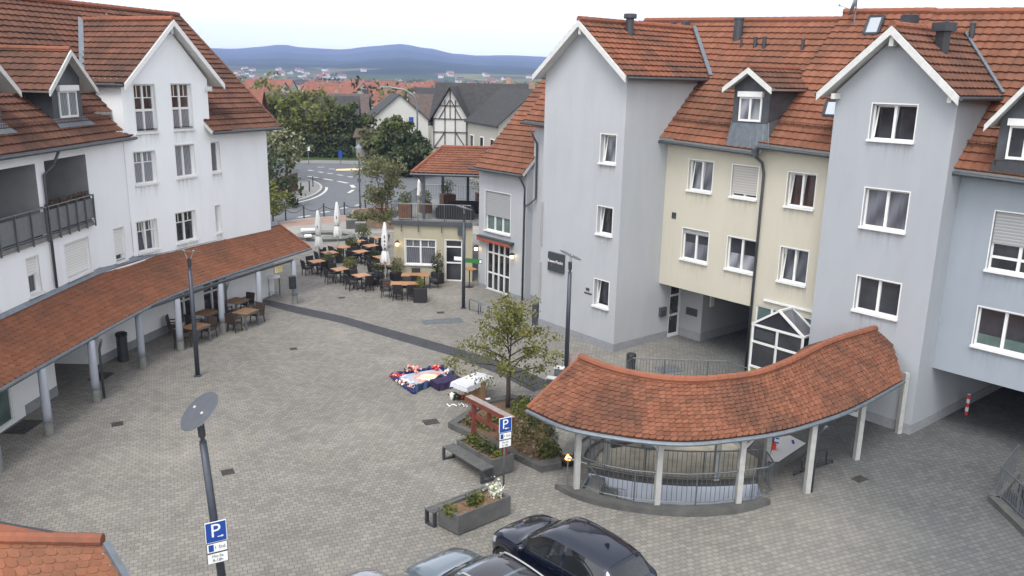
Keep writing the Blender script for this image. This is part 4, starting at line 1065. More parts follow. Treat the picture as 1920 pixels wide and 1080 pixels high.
b = MB(); gutter(b, LR(KF, 2.7, -.56), LR(KF, 7.65, -.56)); b.build('gutter', 'zinc_dark', r)
b = MB(); roof(b, [LR(KF, -6, .6)-Vector((0, 0, .06)), LR(KF, 2.76, .6)-Vector((0, 0, .06)), LR(KF, 2.76, 5.4)-Vector((0, 0, .06)), LR(KF, -6, 5.4)-Vector((0, 0, .06))], KF.p(1, 0, 0)-KF.p(0, 0, 0), lift=.06); b.build('roof', ['tile_old', 'white_trim'], LB)
b = MB(); ridge(b, LR(KF, -6, 5.4)+Vector((0, 0, .05)), LR(KF, 7.6, 5.4)+Vector((0, 0, .05))); b.build('ridge', 'ridge_tile', r)
b = MB(); ridge(b, LR(KF, 7.58, -.5)+Vector((0, 0, .03)), LR(KF, 7.58, 5.4)+Vector((0, 0, .03)), .09); b.build('verge', 'tile_old', r)
b = MB(); b.face([LR(KF, -6, 5.4), LR(KF, 7.6, 5.4), KF.p(7.6, 11.3, 8.5), KF.p(-6, 11.3, 8.5)]); b.build('roof_slope', 'tile_old', LB)
b = MB()
for k in range(2): b.tube([LR(KF, 3.3, .25)+Vector((0, 0, .14+k*.1)), LR(KF, 7.4, .25)+Vector((0, 0, .14+k*.1))], .014, 4)
for i in range(34): q = LR(KF, 3.3+i*.12, .25); b.tube([q+Vector((0, 0, .04)), q+Vector((0, 0, .28))], .008, 3, caps=False)
b.build('snow_guard', 'tile_old', r)
# cross gable roof
tL = lambda z: (z-8.5)/m9-.5
gz, ge = 13.1, 10.55; 
for sg_ in (1, -1):
    b = MB(); s = gc+sg_*2.85
    roof(b, [KF.p(s, -.38, ge), KF.p(s, tL(ge)+.05, ge), KF.p(gc, tL(gz)+.05, gz), KF.p(gc, -.38, gz)], KF.p(0, 1, 0)-KF.p(0, 0, 0), lift=.06)
    r = b.build('roof', ['tile_old', 'white_trim'], LB)
    b = MB(); barge(b, KF.p(s, -.4, ge+.02), KF.p(gc, -.4, gz+.02), .24, .06); b.build('barge_board', 'white_paint', r)
    b = MB(); gutter(b, KF.p(s+sg_*.05, -.36, ge-.06), KF.p(s+sg_*.05, tL(ge), ge-.06)); b.build('gutter', 'zinc_dark', r)
b = MB(); ridge(b, KF.p(gc, -.4, gz+.05), KF.p(gc, tL(gz), gz+.05)); b.build('ridge', 'ridge_tile', LB)
b = MB(); b.bar(KF.p(gc-2.8, tL(ge)+.05, ge+.1), KF.p(gc-.05, tL(gz), gz+.12), .2, .06); b.build('flashing', 'zinc', LB)
b = MB(); b.bar(KF.p(gc, -.3, gz-.42), KF.p(gc, -.01, gz-.42), .12, .26); b.build('bracket', 'white_trim', LB); b = MB(); b.bar(KF.p(g1-.1, -.3, 10.35), KF.p(g1-.1, -.01, 10.35), .12, .2); b.build('bracket', 'white_trim', LB)
# slate dormers
for sc0_, lab in ((4.45, 'slate-faced dormer'), (-.6, 'slate-faced dormer')):
    dd = dormer(LB, LF, .32, sc0_+.5, 1.0, 9.1, 10.88, 11.7, lambda z: (z-8.5)/m9-.5, over=.3, rake=.68, wl=(9.36, 10.3), pane='glass_curtain')
    b = MB(); b.face([LF.p(sc0_-.75, .0, 9.06), LF.p(sc0_+1.75, .0, 9.06), LF.p(sc0_+1.6, .31, 9.36), LF.p(sc0_-.6, .31, 9.36)]); b.build('apron', 'zinc', dd)
downpipe(LB, [LF.p(2.5, -.5, 8.35), LF.p(2.45, -.3, 7.9), LF.p(2.2, -.08, 7.6), LF.p(2.2, -.08, 3.7)], .05, 'zinc_dark')
q = LF.at(116, 62, pl=(-.5, 8.5, m9, 0)); vent('dark ventilation hood on the roof of the long white house', LF.p(*q), .75, .2, cap=True)
vent('tiny bent pipe on the ridge of the white house', LF.p(LF.at(152, 28, pl=(-.5, 8.5, m9, 0))[0], 5.3, 13.6), .25, .04)
# ------------------------------------------------------------------ arcade along the white house
AR = thing('arcade_roof', 'low curved red tiled arcade roof on round grey columns, along the white house', 'canopy', (-14, 30, 0))
ev = cr([(-14.5, 14, 2.25), (-14.46, 18, 2.25), (-14.42, 22.1, 2.25), (-14.28, 26, 2.25), (-14.12, 29.5, 2.25), (-13.85, 32.4, 2.25), (-13.1, 35.5, 2.25), (-12.0, 38.8, 2.25), (-10.61, 42.7, 2.25)], 10)
tp = cr([(-15.9, 14, 3.55), (-15.88, 18, 3.55), (-15.87, 22.1, 3.55), (-15.86, 26, 3.55), (-15.85, 29.8, 3.55), (-15.72, 32.2, 3.55), (-15.12, 34.5, 3.55), (-13.95, 37.6, 3.55), (-12.2, 42.45, 3.55)], 10)
def beaver(B, ev, tp, ntile, rows, lift=.022, rg=None, mat=0, round_=True, gap=.96):
    rg = rg or random.Random(3)
    E, T = resample(ev, ntile*2), resample(tp, ntile*2)
    for r in range(rows):
        f0 = r/rows; f1 = min(1.0, (r+1.75)/rows); sh = r % 2
        for i in range(-1+sh, ntile*2-1+sh, 2):
            i0, i1 = max(i, 0), min(i+2, ntile*2)
            if i1 <= i0: continue
            a0, a1 = E[i0].lerp(T[i0], f0), E[i1].lerp(T[i1], f0); b0, b1 = E[i0].lerp(T[i0], f1), E[i1].lerp(T[i1], f1)
            n = (a1-a0).cross(b0-a0).normalized(); n = n if n.z > 0 else -n
            x = a1-a0; y = b0-a0; jl = lift*rg.uniform(.75, 1.3); jx = rg.uniform(-.02, .02)
            g = (1-gap)/2
            if round_: sil = [(g, .26), (.12, .09), (.3, .015), (.5, 0), (.7, .015), (.88, .09), (1-g, .26)]
            else: sil = [(g, .0), (1-g, .0)]
            low = [a0+x*(u+jx)+y*v*.62+n*(jl+.004) for u, v in sil]; lowb = [p-n*jl*.95 for p in low]
            top = [b1+n*.003-x*g, b0+n*.003+x*g]
            k = len(low); vs = low+top+lowb
            fs = [tuple(range(k+2))]+[(j, j+k+2, j+k+3, j+1) for j in range(k-1)]
            B.mesh(vs, fs, mat)
rgk = random.Random(5)
b = MB(); beaver(b, ev, tp, 118, 12, .02, rgk, round_=True); rt = b.build('roof', 'tile_arcade', AR)
b = MB(); E_, T_ = resample(ev, 60), resample(tp, 60)
for i in range(60):
    dn = Vector((0, 0, -.03)); b.face([E_[i]+dn, E_[i+1]+dn, T_[i+1]+dn, T_[i]+dn]); d2n = Vector((0, 0, -.1)); b.face([E_[i]+d2n, E_[i+1]+d2n, T_[i+1]+d2n, T_[i]+d2n]); b.face([E_[i]+dn, E_[i+1]+dn, E_[i+1]+d2n, E_[i]+d2n])
b.face([E_[60]+Vector((0, 0, .02)), T_[60]+Vector((0, 0, .02)), T_[60]+d2n, E_[60]+d2n]); b.build('soffit', 'zinc_dark', AR)
b = MB(); b.tube([p+Vector((.05, -.02, -.03)) for p in ev], .06, 8); b.build('gutter', 'zinc', AR)
b = MB(); b.tube([E_[60].lerp(T_[60], k/6)+Vector((0, .02, .03)) for k in range(7)], .07, 6); b.build('verge', 'ridge_tile', AR)
b = MB()
for i in range(60):
    o_ = Vector((-.0, 0, 0)); b.face([T_[i]+Vector((.12, -.03, -.03)), T_[i+1]+Vector((.12, -.03, -.03)), T_[i+1]+Vector((-.04, 0, .17)), T_[i]+Vector((-.04, 0, .17))])
b.build('flashing', 'zinc', AR)
cols = [(-14.31, 21.4), (-14.26, 23.95), (-14.15, 26.75), (-14.1, 30.26), (-13.45, 32.33), (-12.63, 34.99), (-11.72, 37.44), (-10.73, 39.91)]
for x, y in cols:
    b = MB(); b.lathe((x-.04, y, .42), [(.14, 0), (.135, .3), (.125, 1.75)], 16); c = b.build('column', 'plaster_column', AR, smooth=True)
    b = MB(); b.lathe((x-.04, y, 0), [(.145, 0), (.14, .42)], 16); b.build('base', 'concrete', c)
for i in (2, 5):
    x, y = cols[i]; downpipe(AR, [(x+.28, y+.1, 2.2), (x+.2, y+.15, 2.0), (x+.12, y+.2, 1.8), (x+.12, y+.2, .05)], .045, 'zinc_dark')
pb = MB(); 
for (x, y), (x2, y2) in zip(cols, cols[1:]): pb.bar((x-.09, y, 2.2), (x2-.09, y2, 2.2), .12, .1)
pb.build('beam', 'zinc_dark', AR)
# wall behind the arcade
BW = thing('arcade_wall', 'white ground-floor wall with shop fronts and a dark passage behind the arcade columns', 'wall', (-15.8, 30, 0))
bw = [(-15.86, 12), (-15.86, 24.9), (-15.86, 25.4), (-15.8, 27.25), (-15.82, 30.45), (-15.62, 31.8), (-14.95, 34.95), (-13.1, 40.0), (-12.35, 41.9)]
b = MB(); pl = MB()
def seg(i): 
    a, c = bw[i], bw[i+1]; fr = Fr(a, (c[0]-a[0], c[1]-a[1]), 1); return fr, math.hypot(c[0]-a[0], c[1]-a[1])
for i in (2, 4, 5):
    fr, Ls = seg(i); wall(b, fr, 0, 0, Ls, 0, 3.5); fbar(pl, fr, 0, Ls, -.02, -.003, 0, .35)
fr3, L3 = seg(3); wall(b, fr3, 0, 0, L3, 2.2, 3.5); 
b.face([fr3.p(0, 0, 0), fr3.p(0, 9, 0), fr3.p(0, 9, 2.4), fr3.p(0, 0, 2.4)]); b.face([fr3.p(L3, 0, 0), fr3.p(L3, 9, 0), fr3.p(L3, 9, 2.4), fr3.p(L3, 0, 2.4)])
b.face([fr3.p(0, 9, 0), fr3.p(L3, 9, 0), fr3.p(L3, 9, 2.4), fr3.p(0, 9, 2.4)]); b.face([fr3.p(0, 0, 2.4), fr3.p(L3, 0, 2.4), fr3.p(L3, 9, 2.4), fr3.p(0, 9, 2.4)])
fr0, La = seg(0); wall(b, fr0, 0, 0, La, 0, 3.5, [(La-4.2, La-.1, .1, 2.3)], rev=.1)
fr6, L6 = seg(6); wall(b, fr6, 0, 0, L6, 0, 3.5, [(.35, 1.55, .1, 2.3), (2.2, 3.4, .1, 2.3), (4.0, 5.1, .1, 2.3)], rev=.1)
fr1, Lb = seg(1); wall(b, fr1, 0, 0, Lb, 0, 3.5); fr7, L7 = seg(7); wall(b, fr7, 0, 0, L7, 0, 3.5)
b.build('wall', 'plaster_white', BW); pl.build('plinth', 'plinth', BW)
window(BW, fr0, 0, La-4.2, La-.1, .1, 2.3, mull=4, rev=.1, sill=False, trim=0, bars=[1.5], pane='glass_green')
for a, c in ((.35, 1.55), (2.2, 3.4), (4.0, 5.1)): window(BW, fr6, 0, a, c, .1, 2.3, mull=2, rev=.1, sill=False, trim=0, bars=[1.15], pane='glass_dark')
e = thing('litter_bin', 'tall dark cylindrical bin standing against the white arcade wall', 'litter bin', (-15.2, 30.95, 0))
b = MB(); b.lathe((-15.2, 30.95, 0), [(.2, 0), (.2, 1.0), (.19, 1.02)], 14); b.build('body', 'anthracite', e)
b = MB(); b.lathe((-15.2, 30.95, 1.03), [(.22, 0), (.22, .1), (.15, .14)], 14); b.build('lid', 'black_metal', e)
e = thing('litter_bin', 'small black litter bin fixed to the last arcade column', 'litter bin', (-10.73, 39.7, .8))
b = MB(); b.bbox((-10.77, 39.6, .85), (.34, .26, .55), .3, .04); b.build('body', 'black_metal', e); b = MB(); b.bbox((-10.77, 39.6, 1.41), (.36, .28, .06), .3, .02); b.build('lid', 'plastic_black', e)
e = thing('hanging_sign', 'yellow hanging shop sign under the end of the arcade roof', 'sign', (-11.25, 39.0, 2.0))
b = MB(); b.box((-11.3, 39.2, 1.75), (.05, .5, .32), -.35); b.build('board', 'marking_yellow', e); b = MB(); b.tube([(-11.3, 39.2, 2.05), (-11.3, 39.2, 2.25)], .012, 5); b.build('hanger', 'zinc_dark', e)
# ------------------------------------------------------------------ café block with its roof terrace
c_, d_ = G(740, 523), G(863, 528); CF = Fr(c_, (d_[0]-c_[0], d_[1]-c_[1]), 1)
CB = thing('cafe_building', 'low beige café block with roof terrace beside the entrance house', 'building', (c_[0], c_[1], 0))
wn = (.62, 2.35, .9, 2.3); dr = (2.88, 3.82, .02, 2.34)
b = MB(); wall(b, CF, 0, 0, 4.4, 0, 3.2, [wn, dr], rev=.12)
LC = Fr(tuple(CF.p(0, 0, 0))[:2], tuple(CF.p(0, 1, 0)-CF.p(0, 0, 0))[:2], -1)
wall(b, LC, 0, 0, 8.5, 0, 3.2, [(1.5, 2.6, .3, 2.3), (3.5, 5, .3, 2.3)], rev=.1)
b.build('wall', 'plaster_beige', CB)
window(CB, CF, 0, *wn, mull=2, trans=.7, rev=.12, pane='glass_grey'); window(CB, CF, 0, *dr, mull=1, rev=.12, bars=[1.05, 1.95], sill=False, pane='glass_dark', label='white glazed side door')
for a, c in ((1.5, 2.6), (3.5, 5)): window(CB, LC, 0, a, c, .3, 2.3, mull=1, rev=.1, sill=False)
b = MB(); b.obox(CF.p(-.12, -.12, 3.2), CF.p(4.9, -.12, 0)-CF.p(-.12, -.12, 0), CF.p(-.12, 8.6, 0)-CF.p(-.12, -.12, 0), (0, 0, .15)); b.build('terrace_slab', 'concrete', CB)
b = MB(); fbar(b, CF, -.14, 4.4, -.145, -.122, 3.12, 3.36); b.build('fascia', 'zinc_dark', CB)
wall_lantern(CF, .22, 0, 2.05, 'lit lantern on the beige café wall left of the window')
b = MB(); fbar(b, CF, 3.6, 3.95, -.2, -.004, 2.65, 3.05); tag(b.build('flue_box', 'zinc_dark', None, loc=CF.p(3.7, -.1, 2.7)), 'grey flue box high on the café wall behind the lamp', 'box')
tr = thing('terrace_railing', 'grey terrace railing with slim bars above the beige café wall', 'railing', tuple(CF.p(2, -.1, 3.35)))
railing(tr, [CF.p(-.1, -.08, 3.36), CF.p(4.3, -.08, 3.36)], h=.95, step=.13); railing(tr, [CF.p(-.1, -.08, 3.36), CF.p(-.1, 8.4, 3.36)], h=.95, step=.16); railing(tr, [CF.p(-.1, 8.4, 3.36), CF.p(4.6, 8.4, 3.36)], h=.95, step=.16)
for s in (.45, 1.4, 2.7, 3.8): b = MB(); b.bar(CF.p(s, -.155, 3.4), CF.p(s, -.155, 2.75), .035, .05); b.build('bracket', 'zinc_dark', tr)
tr_ = thing('terrace_roof', 'small red tiled shelter roof on grey posts over the café terrace', 'canopy', tuple(CF.p(2.5, 1, 3.35)))
b = MB(); U = CF.p(1, 0, 0)-CF.p(0, 0, 0); zr0, zr1_ = 5.98, 7.1
roof(b, [CF.p(1.05, -.1, zr0), CF.p(6.3, -.1, zr0), CF.p(6.3, 3.6, zr1_), CF.p(2.1, 3.6, zr1_)], U, lift=.05, tw=.26, th=.34); r = b.build('roof', ['tile_red', 'zinc_dark'], tr_)
b = MB(); roof(b, [CF.p(1.05, -.1, zr0), CF.p(2.1, 3.6, zr1_), CF.p(1.05, 7.0, zr0)], CF.p(0, 1, 0)-CF.p(0, 0, 0), lift=.05); b.build('roof', ['tile_red', 'zinc_dark'], tr_)
b = MB(); roof(b, [CF.p(1.05, 7, zr0), CF.p(6.3, 7, zr0), CF.p(6.3, 3.6, zr1_), CF.p(2.1, 3.6, zr1_)], U, lift=.05); b.build('roof', ['tile_old', 'zinc_dark'], tr_)
b = MB(); ridge(b, CF.p(1.05, -.1, zr0+.06), CF.p(2.1, 3.6, zr1_+.06), .1); ridge(b, CF.p(2.1, 3.6, zr1_+.06), CF.p(6.3, 3.6, zr1_+.06), .1); b.build('ridge', 'ridge_tile', tr_)
b = MB(); gutter(b, CF.p(.95, -.16, zr0-.05), CF.p(6.3, -.16, zr0-.05)); b.build('gutter', 'zinc_dark', tr_)
for s, t in ((1.62, .35), (1.62, 6.6), (3.2, 6.6)):
    b = MB(); b.bar(CF.p(s, t, 3.36), CF.p(s, t, zr0-.05), .16); b.bar(CF.p(s, t, 5.3), CF.p(s-.35, t, 5.85), .09); b.build('post', 'zinc_dark', tr_)
b = MB(); b.bar(CF.p(1.2, .35, zr0-.08), CF.p(6.2, .35, zr0-.08), .14, .2); b.bar(CF.p(1.2, 6.6, zr0-.08), CF.p(6.2, 6.6, zr0-.08), .14, .2); b.build('beam', 'zinc_dark', tr_)
# ------------------------------------------------------------------ pavilion over the stairwell
PV_ = thing('pavilion', 'curved pavilion roof of round-ended red tiles on white posts over the stairwell', 'pavilion', (5, 21, 0))
ZE, ZR = 2.2, 3.2
evk = cr([G3(*p, ZE) for p in [(990, 766), (1060, 797), (1150, 815), (1240, 826), (1310, 827), (1380, 820), (1450, 810), (1510, 795), (1600, 763), (1694, 712)]], 8)
rgp = cr([G3(*p, ZR) for p in [(1088, 672), (1132, 689), (1180, 702), (1240, 712), (1300, 715), (1360, 711), (1420, 702), (1480, 680), (1560, 642), (1662, 612)]], 8)
b = MB(); beaver(b, evk, rgp, 78, 15, .036, random.Random(9), gap=.93); b.build('roof', 'tile_beaver', PV_)
E_, T_ = resample(evk, 72), resample(rgp, 72)
bk = []
for i in range(73):
    h = T_[i]-E_[i]; bk.append(T_[i]+Vector((h.x*.9, h.y*.9, -.92)))
b = MB(); beaver(b, bk[::-1], T_[::-1], 80, 14, .022, random.Random(10)); b.build('roof', 'tile_beaver', PV_)
b = MB()
for i in range(72):
    for A_, B_ in ((E_, T_), (bk, T_)):
        dn = Vector((0, 0, -.03)); b.face([A_[i]+dn, A_[i+1]+dn, B_[i+1]+dn, B_[i]+dn])
    for A_ in (E_, bk): b.face([A_[i]+Vector((0, 0, -.03)), A_[i+1]+Vector((0, 0, -.03)), A_[i+1]+Vector((0, 0, -.1)), A_[i]+Vector((0, 0, -.1))])
b.face([E_[0], T_[0], bk[0]])
b.build('soffit', 'under_tile', PV_)
b = MB(); b.tube([p+Vector((0, 0, -.04))+(p-q).normalized()*.06 for p, q in zip(E_, T_)], .06, 8); b.build('gutter', 'zinc', PV_)
b = MB(); up = Vector((0, 0, .05)); n = 44; T2_ = resample(rgp, n)
for i in range(n): b.tube([T2_[i]+up, T2_[i].lerp(T2_[i+1], 1.06)+up], [.115, .1], 8)
b.build('ridge', 'ridge_tile', PV_)
b = MB(); b.tube([E_[0].lerp(T_[0], k/5)+Vector((-.02, 0, .03)) for k in range(6)], .05, 6); b.build('verge', 'ridge_tile', PV_)
posts = [G(1080, 925), G(1230, 955), G(1382, 952), G(1512, 923), G(1605, 861), G(1684, 812)]
for i, (x, y) in enumerate(posts):
    lean = 0; zt = 2.1 if i > 2 else 2.0
    b = MB(); b.box((x, y, .0 if i > 2 else .1), (.15, .15, zt), .2); o = b.build('post', 'post_grey', PV_)
    if i in (1, 2):
        for s in (-1, 1): b = MB(); b.bar((x, y, 1.7), (x+s*.38, y+.1, 2.1), .09); b.build('brace', 'post_grey', o)
for px, py in ((1136, 884), (1341, 906), (1435, 880)):
    x, y = G(px, py); b = MB(); b.box((x, y, 0), (.15, .15, 2.6), .2); b.build('post', 'post_grey', PV_)
x, y = posts[3]; downpipe(PV_, [(x+.25, y-.25, 2.1), (x+.2, y-.1, 1.9), (x+.13, y, 1.75), (x+.13, y, .02)], .04, 'zinc_dark')
# stairwell below it
ST = thing('stairwell', 'sunken stairwell with blue-white walls under the curved pavilion roof', 'stairwell', (4.5, 20.8, 0))
loop = [Vector((x, y, 0)) for x, y in PIT_OUT+PIT_IN]; n = len(loop); DP = -2.6
b = MB()
for i in range(n):
    a, c = loop[i], loop[(i+1) % n]; b.face([a, c, c+Vector((0, 0, DP)), a+Vector((0, 0, DP))], 0)
    if i >= len(PIT_OUT):
        nn = Vector(((c-a).y, -(c-a).x, 0)).normalized()*-.012
        nn = nn if nn.y < 0 else -nn
        for z0, z1 in ((-.95, -.78),): b.face([a+nn+Vector((0, 0, z0)), c+nn+Vector((0, 0, z0)), c+nn+Vector((0, 0, z1)), a+nn+Vector((0, 0, z1))], 1)
b.build('wall', ['pit_white', 'pit_stripe'], ST)
b = MB(); b.face([p+Vector((0, 0, DP)) for p in loop]); b.build('floor', 'concrete', ST)
b = MB()
for k in range(9):
    f = .02+k*.085; z = -.04-k*.27; i = f*7
    a = Vector(PIT_OUT[int(i)]).lerp(Vector(PIT_OUT[min(7, int(i)+1)]), i-int(i)); pin = PIT_IN[::-1]; c = Vector(pin[int(i)]).lerp(Vector(pin[min(7, int(i)+1)]), i-int(i))
    i2 = i+.085*7; a2 = Vector(PIT_OUT[min(7, int(i2))]).lerp(Vector(PIT_OUT[min(7, int(i2)+1)]), i2-int(i2)); c2 = Vector(pin[min(7, int(i2))]).lerp(Vector(pin[min(7, int(i2)+1)]), i2-int(i2))
    q = [a.to_3d(), c.to_3d(), c2.to_3d(), a2.to_3d()]
    if k < 5:
        b.mesh([p+Vector((0, 0, z)) for p in q]+[p+Vector((0, 0, z-.3)) for p in q], [(0, 3, 2, 1), (4, 5, 6, 7), (0, 1, 5, 4), (2, 3, 7, 6), (1, 2, 6, 5), (3, 0, 4, 7)])
b.build('stairs', 'concrete', ST)
# painted square maze and ring on the far wall
def wall_pt(px, py):
    best = None
    for i in range(len(PIT_OUT), n-1):
        a, c = loop[i], loop[i+1]; fr = Fr((a.x, a.y), (c.x-a.x, c.y-a.y), 1); s, t, z = fr.at(px, py, t=0)
        if -.01 <= s <= (c-a).length+.01: return fr, s, z
    return None
w_ = wall_pt(1157, 913)
if w_:
    fr, s, z = w_; sg_ = 1 if fr.p(0, -.02, 0).y < fr.p(0, 0, 0).y else -1; b = MB(); z = min(z, -.5)
    for a, c, d, e_ in ((-.26, .26, .2, .235), (-.26, .26, -.235, -.2), (-.26, -.225, -.2, .2), (.225, .26, -.2, .2), (-.15, .15, .1, .13), (-.15, .15, -.13, -.1), (-.015, .015, -.1, .1), (-.15, -.02, -.015, .015), (.06, .2, -.015, .015)):
        fbar(b, fr, s+a, s+c, -.02*sg_, -.004*sg_, z+d, z+e_)
    b.build('painted_mark', 'pit_stripe', ST)
w_ = wall_pt(1398, 940)
b = MB()
ring_c = Vector((6.62, 21.51, -.95))
b.tube([ring_c+Vector((.17*math.cos(a*.5236), .0, .2*math.sin(a*.5236))) for a in range(13)], .022, 6); b.build('red_ring', 'warning_red', ST)
# stone kerb round it
ko = cr([G3(*p) for p in [(1040, 917), (1085, 938), (1150, 955), (1240, 967), (1320, 969), (1390, 962), (1444, 947)]], 6)
ki = resample([Vector((x, y, 0)) for x, y in PIT_OUT], len(ko)-1)
b = MB()
for i in range(len(ko)-1):
    q = [ko[i], ko[i+1], ki[i+1], ki[i]]; zs = .16
    b.mesh([p.copy() for p in q]+[p+Vector((0, 0, zs)) for p in q], [(0, 3, 2, 1), (4, 5, 6, 7), (0, 1, 5, 4), (2, 3, 7, 6), (1, 2, 6, 5), (3, 0, 4, 7)])
b.build('kerb', 'concrete_dark', ST)
ri = [Vector((x, y, .0)) for x, y in PIT_IN]
b = MB()
for a, c in zip(ri, ri[1:]): b.obox(a+Vector((0, 0, .002)), c-a, (0, .22, 0), (0, 0, .1))
b.build('kerb', 'concrete_dark', ST)
rl = thing('stairwell_railing', 'grey curved railing on the outer kerb of the stairwell', 'railing', (4.4, 20.1, .16))
fr_ = [Vector((x, y-.05, .16)) for x, y in PIT_OUT]; railing(rl, fr_+[Vector((7.2, 20.75, .16)), Vector((7.25, 21.6, .1))], h=.92, step=.13)
rl = thing('stairwell_railing', 'grey curved railing on the inner side of the stairwell, before the sandy floor', 'railing', (4.6, 21.5, .1))
railing(rl, [v+Vector((0, .1, .1)) for v in ri], h=.92, step=.13)
rl = thing('stair_handrail', 'short bright handrail on a post beside the stairwell steps and fire bowl', 'handrail', G3(1063, 912))
b = MB(); p = G3(1063, 912, .16); b.tube([p, p+Vector((0, 0, .85))], .02, 6); b.build('post', 'steel', rl)
b = MB(); b.tube([p+Vector((-.02, 0, .85)), p+Vector((.5, -.1, .75)), p+Vector((1.3, .05, -.2))], .025, 6); b.build('handrail', 'steel', rl)
# sandy floor, curved seat steps, plinth and ramp behind
sheet('sandy_floor', [(x, y+.35) for x, y in PIT_IN[::-1]]+[(7.6, 23.2), (6.6, 25.4), (4.0, 25.6), (2.6, 24.2)], .005, 'sand_floor')
ss = thing('curved_seat_steps', 'concentric curved grey seat steps with pale edges under the pavilion', 'seat steps', (2.2, 23.4, 0))
cx0, cy0 = 4.3, 22.6
for k in range(3):
    r0, r1, h = 1.75+k*.32, 2.07+k*.32, .06+k*.10; b = MB(); m0 = 14
    for i in range(m0):
        a, c = rad(95+i*80/m0), rad(95+(i+1)*80/m0)
        q = [(cx0+r*math.cos(t), cy0+r*math.sin(t)) for r, t in ((r0, a), (r0, c), (r1, c), (r1, a))]
        b.mesh([(x, y, 0) for x, y in q]+[(x, y, h) for x, y in q], [(4, 5, 6, 7), (0, 1, 5, 4), (2, 3, 7, 6), (1, 2, 6, 5), (3, 0, 4, 7)])
    st = b.build('step', 'seat_stone', ss)
    b = MB(); b.tube([(cx0+r0*math.cos(rad(95+i*80/m0)), cy0+r0*math.sin(rad(95+i*80/m0)), h) for i in range(m0+1)], .012, 6); b.build('edge', 'seat_stone', st)
b = MB(); a = G3(1180, 832, 0)
for k in range(3): b.box((a.x-.1+k*.05, a.y+.1+k*.33, 0), (1.3, .32, .14+k*.16), .55)
tag(b.build('low_steps', 'concrete_dark', None, loc=a), 'short flight of dark low steps on the sandy floor', 'steps')
b = MB(); a, c = G3(1196, 822, .0), G3(1224, 843, 0); b.bar(a+Vector((0, 0, .5)), c+Vector((0, 0, .06)), .5, .07); b.bar(a+Vector((.3, .1, .6)), c+Vector((.3, .1, .12)), .06, .05, ); b.bar(a+Vector((-.3, -.1, .6)), c+Vector((-.3, -.1, .12)), .06, .05)
tag(b.build('loading_ramp', 'plate_steel', None, loc=a), 'small dark sloping ramp beside the low steps on the sandy floor', 'ramp')
pz = .3; pq = [G3(*p, pz) for p in [(1440, 868), (1452, 820), (1482, 815), (1514, 831), (1459, 868)]]
pl_ = thing('display_plinth', 'low white-topped plinth with dark marks beside the pavilion posts', 'plinth', tuple(G3(1470, 850)))
b = MB(); k = len(pq); b.mesh([p-Vector((0, 0, pz)) for p in pq]+[p.copy() for p in pq], [tuple(range(k, 2*k))]+[(i, (i+1) % k, k+(i+1) % k, k+i) for i in range(k)]); b.build('base', 'concrete_dark', pl_)
b = MB(); cen = sum((p for p in pq), Vector())/k; b.face([cen+(p-cen)*.94+Vector((0, 0, .006)) for p in pq]); b.build('top', 'white_paint', pl_)
b = MB()
for px0, py0, px1, py1 in ((1449, 822, 1449, 828), (1449, 828, 1460, 831), (1455, 822, 1461, 822), (1486, 825, 1488, 832)):
    b = MB(); b.bar(G3(px0, py0, pz+.015), G3(px1, py1, pz+.015), .07, .012); b.build('painted_mark', 'sign_blue', pl_)
b = MB(); q = G3(1448, 840, pz+.02); b.lathe(q, [(.11, 0), (.12, .12), (.08, .16)], 10); tag(b.build('lantern', 'warning_red', None, loc=q), 'small red grave-light lantern on the white plinth', 'lantern')
rl = thing('ramp_railing', 'dark railing along the ramp beside the white plinth', 'railing', tuple(G3(1410, 870)))
railing(rl, [G3(1392, 862), G3(1410, 838), G3(1432, 815)], h=.9, step=.12, mat='anthracite')
# railing and grate behind the ridge
rl = thing('basement_railing', 'grey railing round a basement light well before the dark passage', 'railing', tuple(G3(1290, 700)))
railing(rl, [G3(1175, 712), G3(1185, 706), G3(1300, 710), G3(1360, 712), G3(1398, 726)], h=.75, step=.12)
b = MB(); b.box((0, 0, 0), (1.0, .7, .012), .3); o = b.build('grate', 'plate_steel', None); o.location = G3(1254, 692, .004); tag(o, 'grey steel plate in the paving before the dark passage', 'cover plate')
e = thing('litter_bin', 'dark round litter bin just behind the pavilion ridge', 'litter bin', tuple(G3(1182, 698)))
g = G3(1182, 698); b = MB(); b.lathe(g, [(.17, 0), (.19, .7)], 12); b.build('body', 'anthracite', e); b = MB(); b.lathe(g+Vector((0, 0, .705)), [(.2, 0), (.17, .06)], 12); b.build('lid', 'black_metal', e)
# right-hand edge: low kerb, railing and stair; striped bollard; bicycle hoop
rr_ = thing('basement_stair', 'dark kerbed basement stair with railing at the right frame edge', 'stairwell', tuple(G3(1890, 950)))
b = MB(); a, c, d = G3(1862, 940), G3(1922, 998), G3(1880, 918)
b.bar(a+Vector((0, 0, .08)), c+(c-a)*.6+Vector((0, 0, .08)), .28, .16); b.bar(a+Vector((0, 0, .08)), d+(d-a)*1.3+Vector((0, 0, .08)), .28, .16); b.build('kerb', 'concrete_dark', rr_)
q = [a, c+(c-a)*.6, c+(c-a)*.6+(d-a)*1.3, d+(d-a)*.3]
b = MB(); b.face([p+Vector((0, 0, .02)) for p in q]); 
for k in range(4): b.box(a+Vector((1.0+.3*k, .1, .02)), (.25, .9, .25-.06*k), -.3)
b.build('steps', 'anthracite', rr_)
rl = thing('stair_railing', 'dark grey railing above the basement stair at the right frame edge', 'railing', tuple(G3(1890, 950)))
railing(rl, [d+(d-a)*1.2+Vector((0, 0, .16)), a+Vector((.12, .1, .16)), c+(c-a)*.6+Vector((.1, .15, .16))], h=.85, step=.11)
e = thing('bollard', 'red and white striped bollard in the dark passage entrance', 'bollard', tuple(G3(1811, 778)))
g = G3(1811, 778)
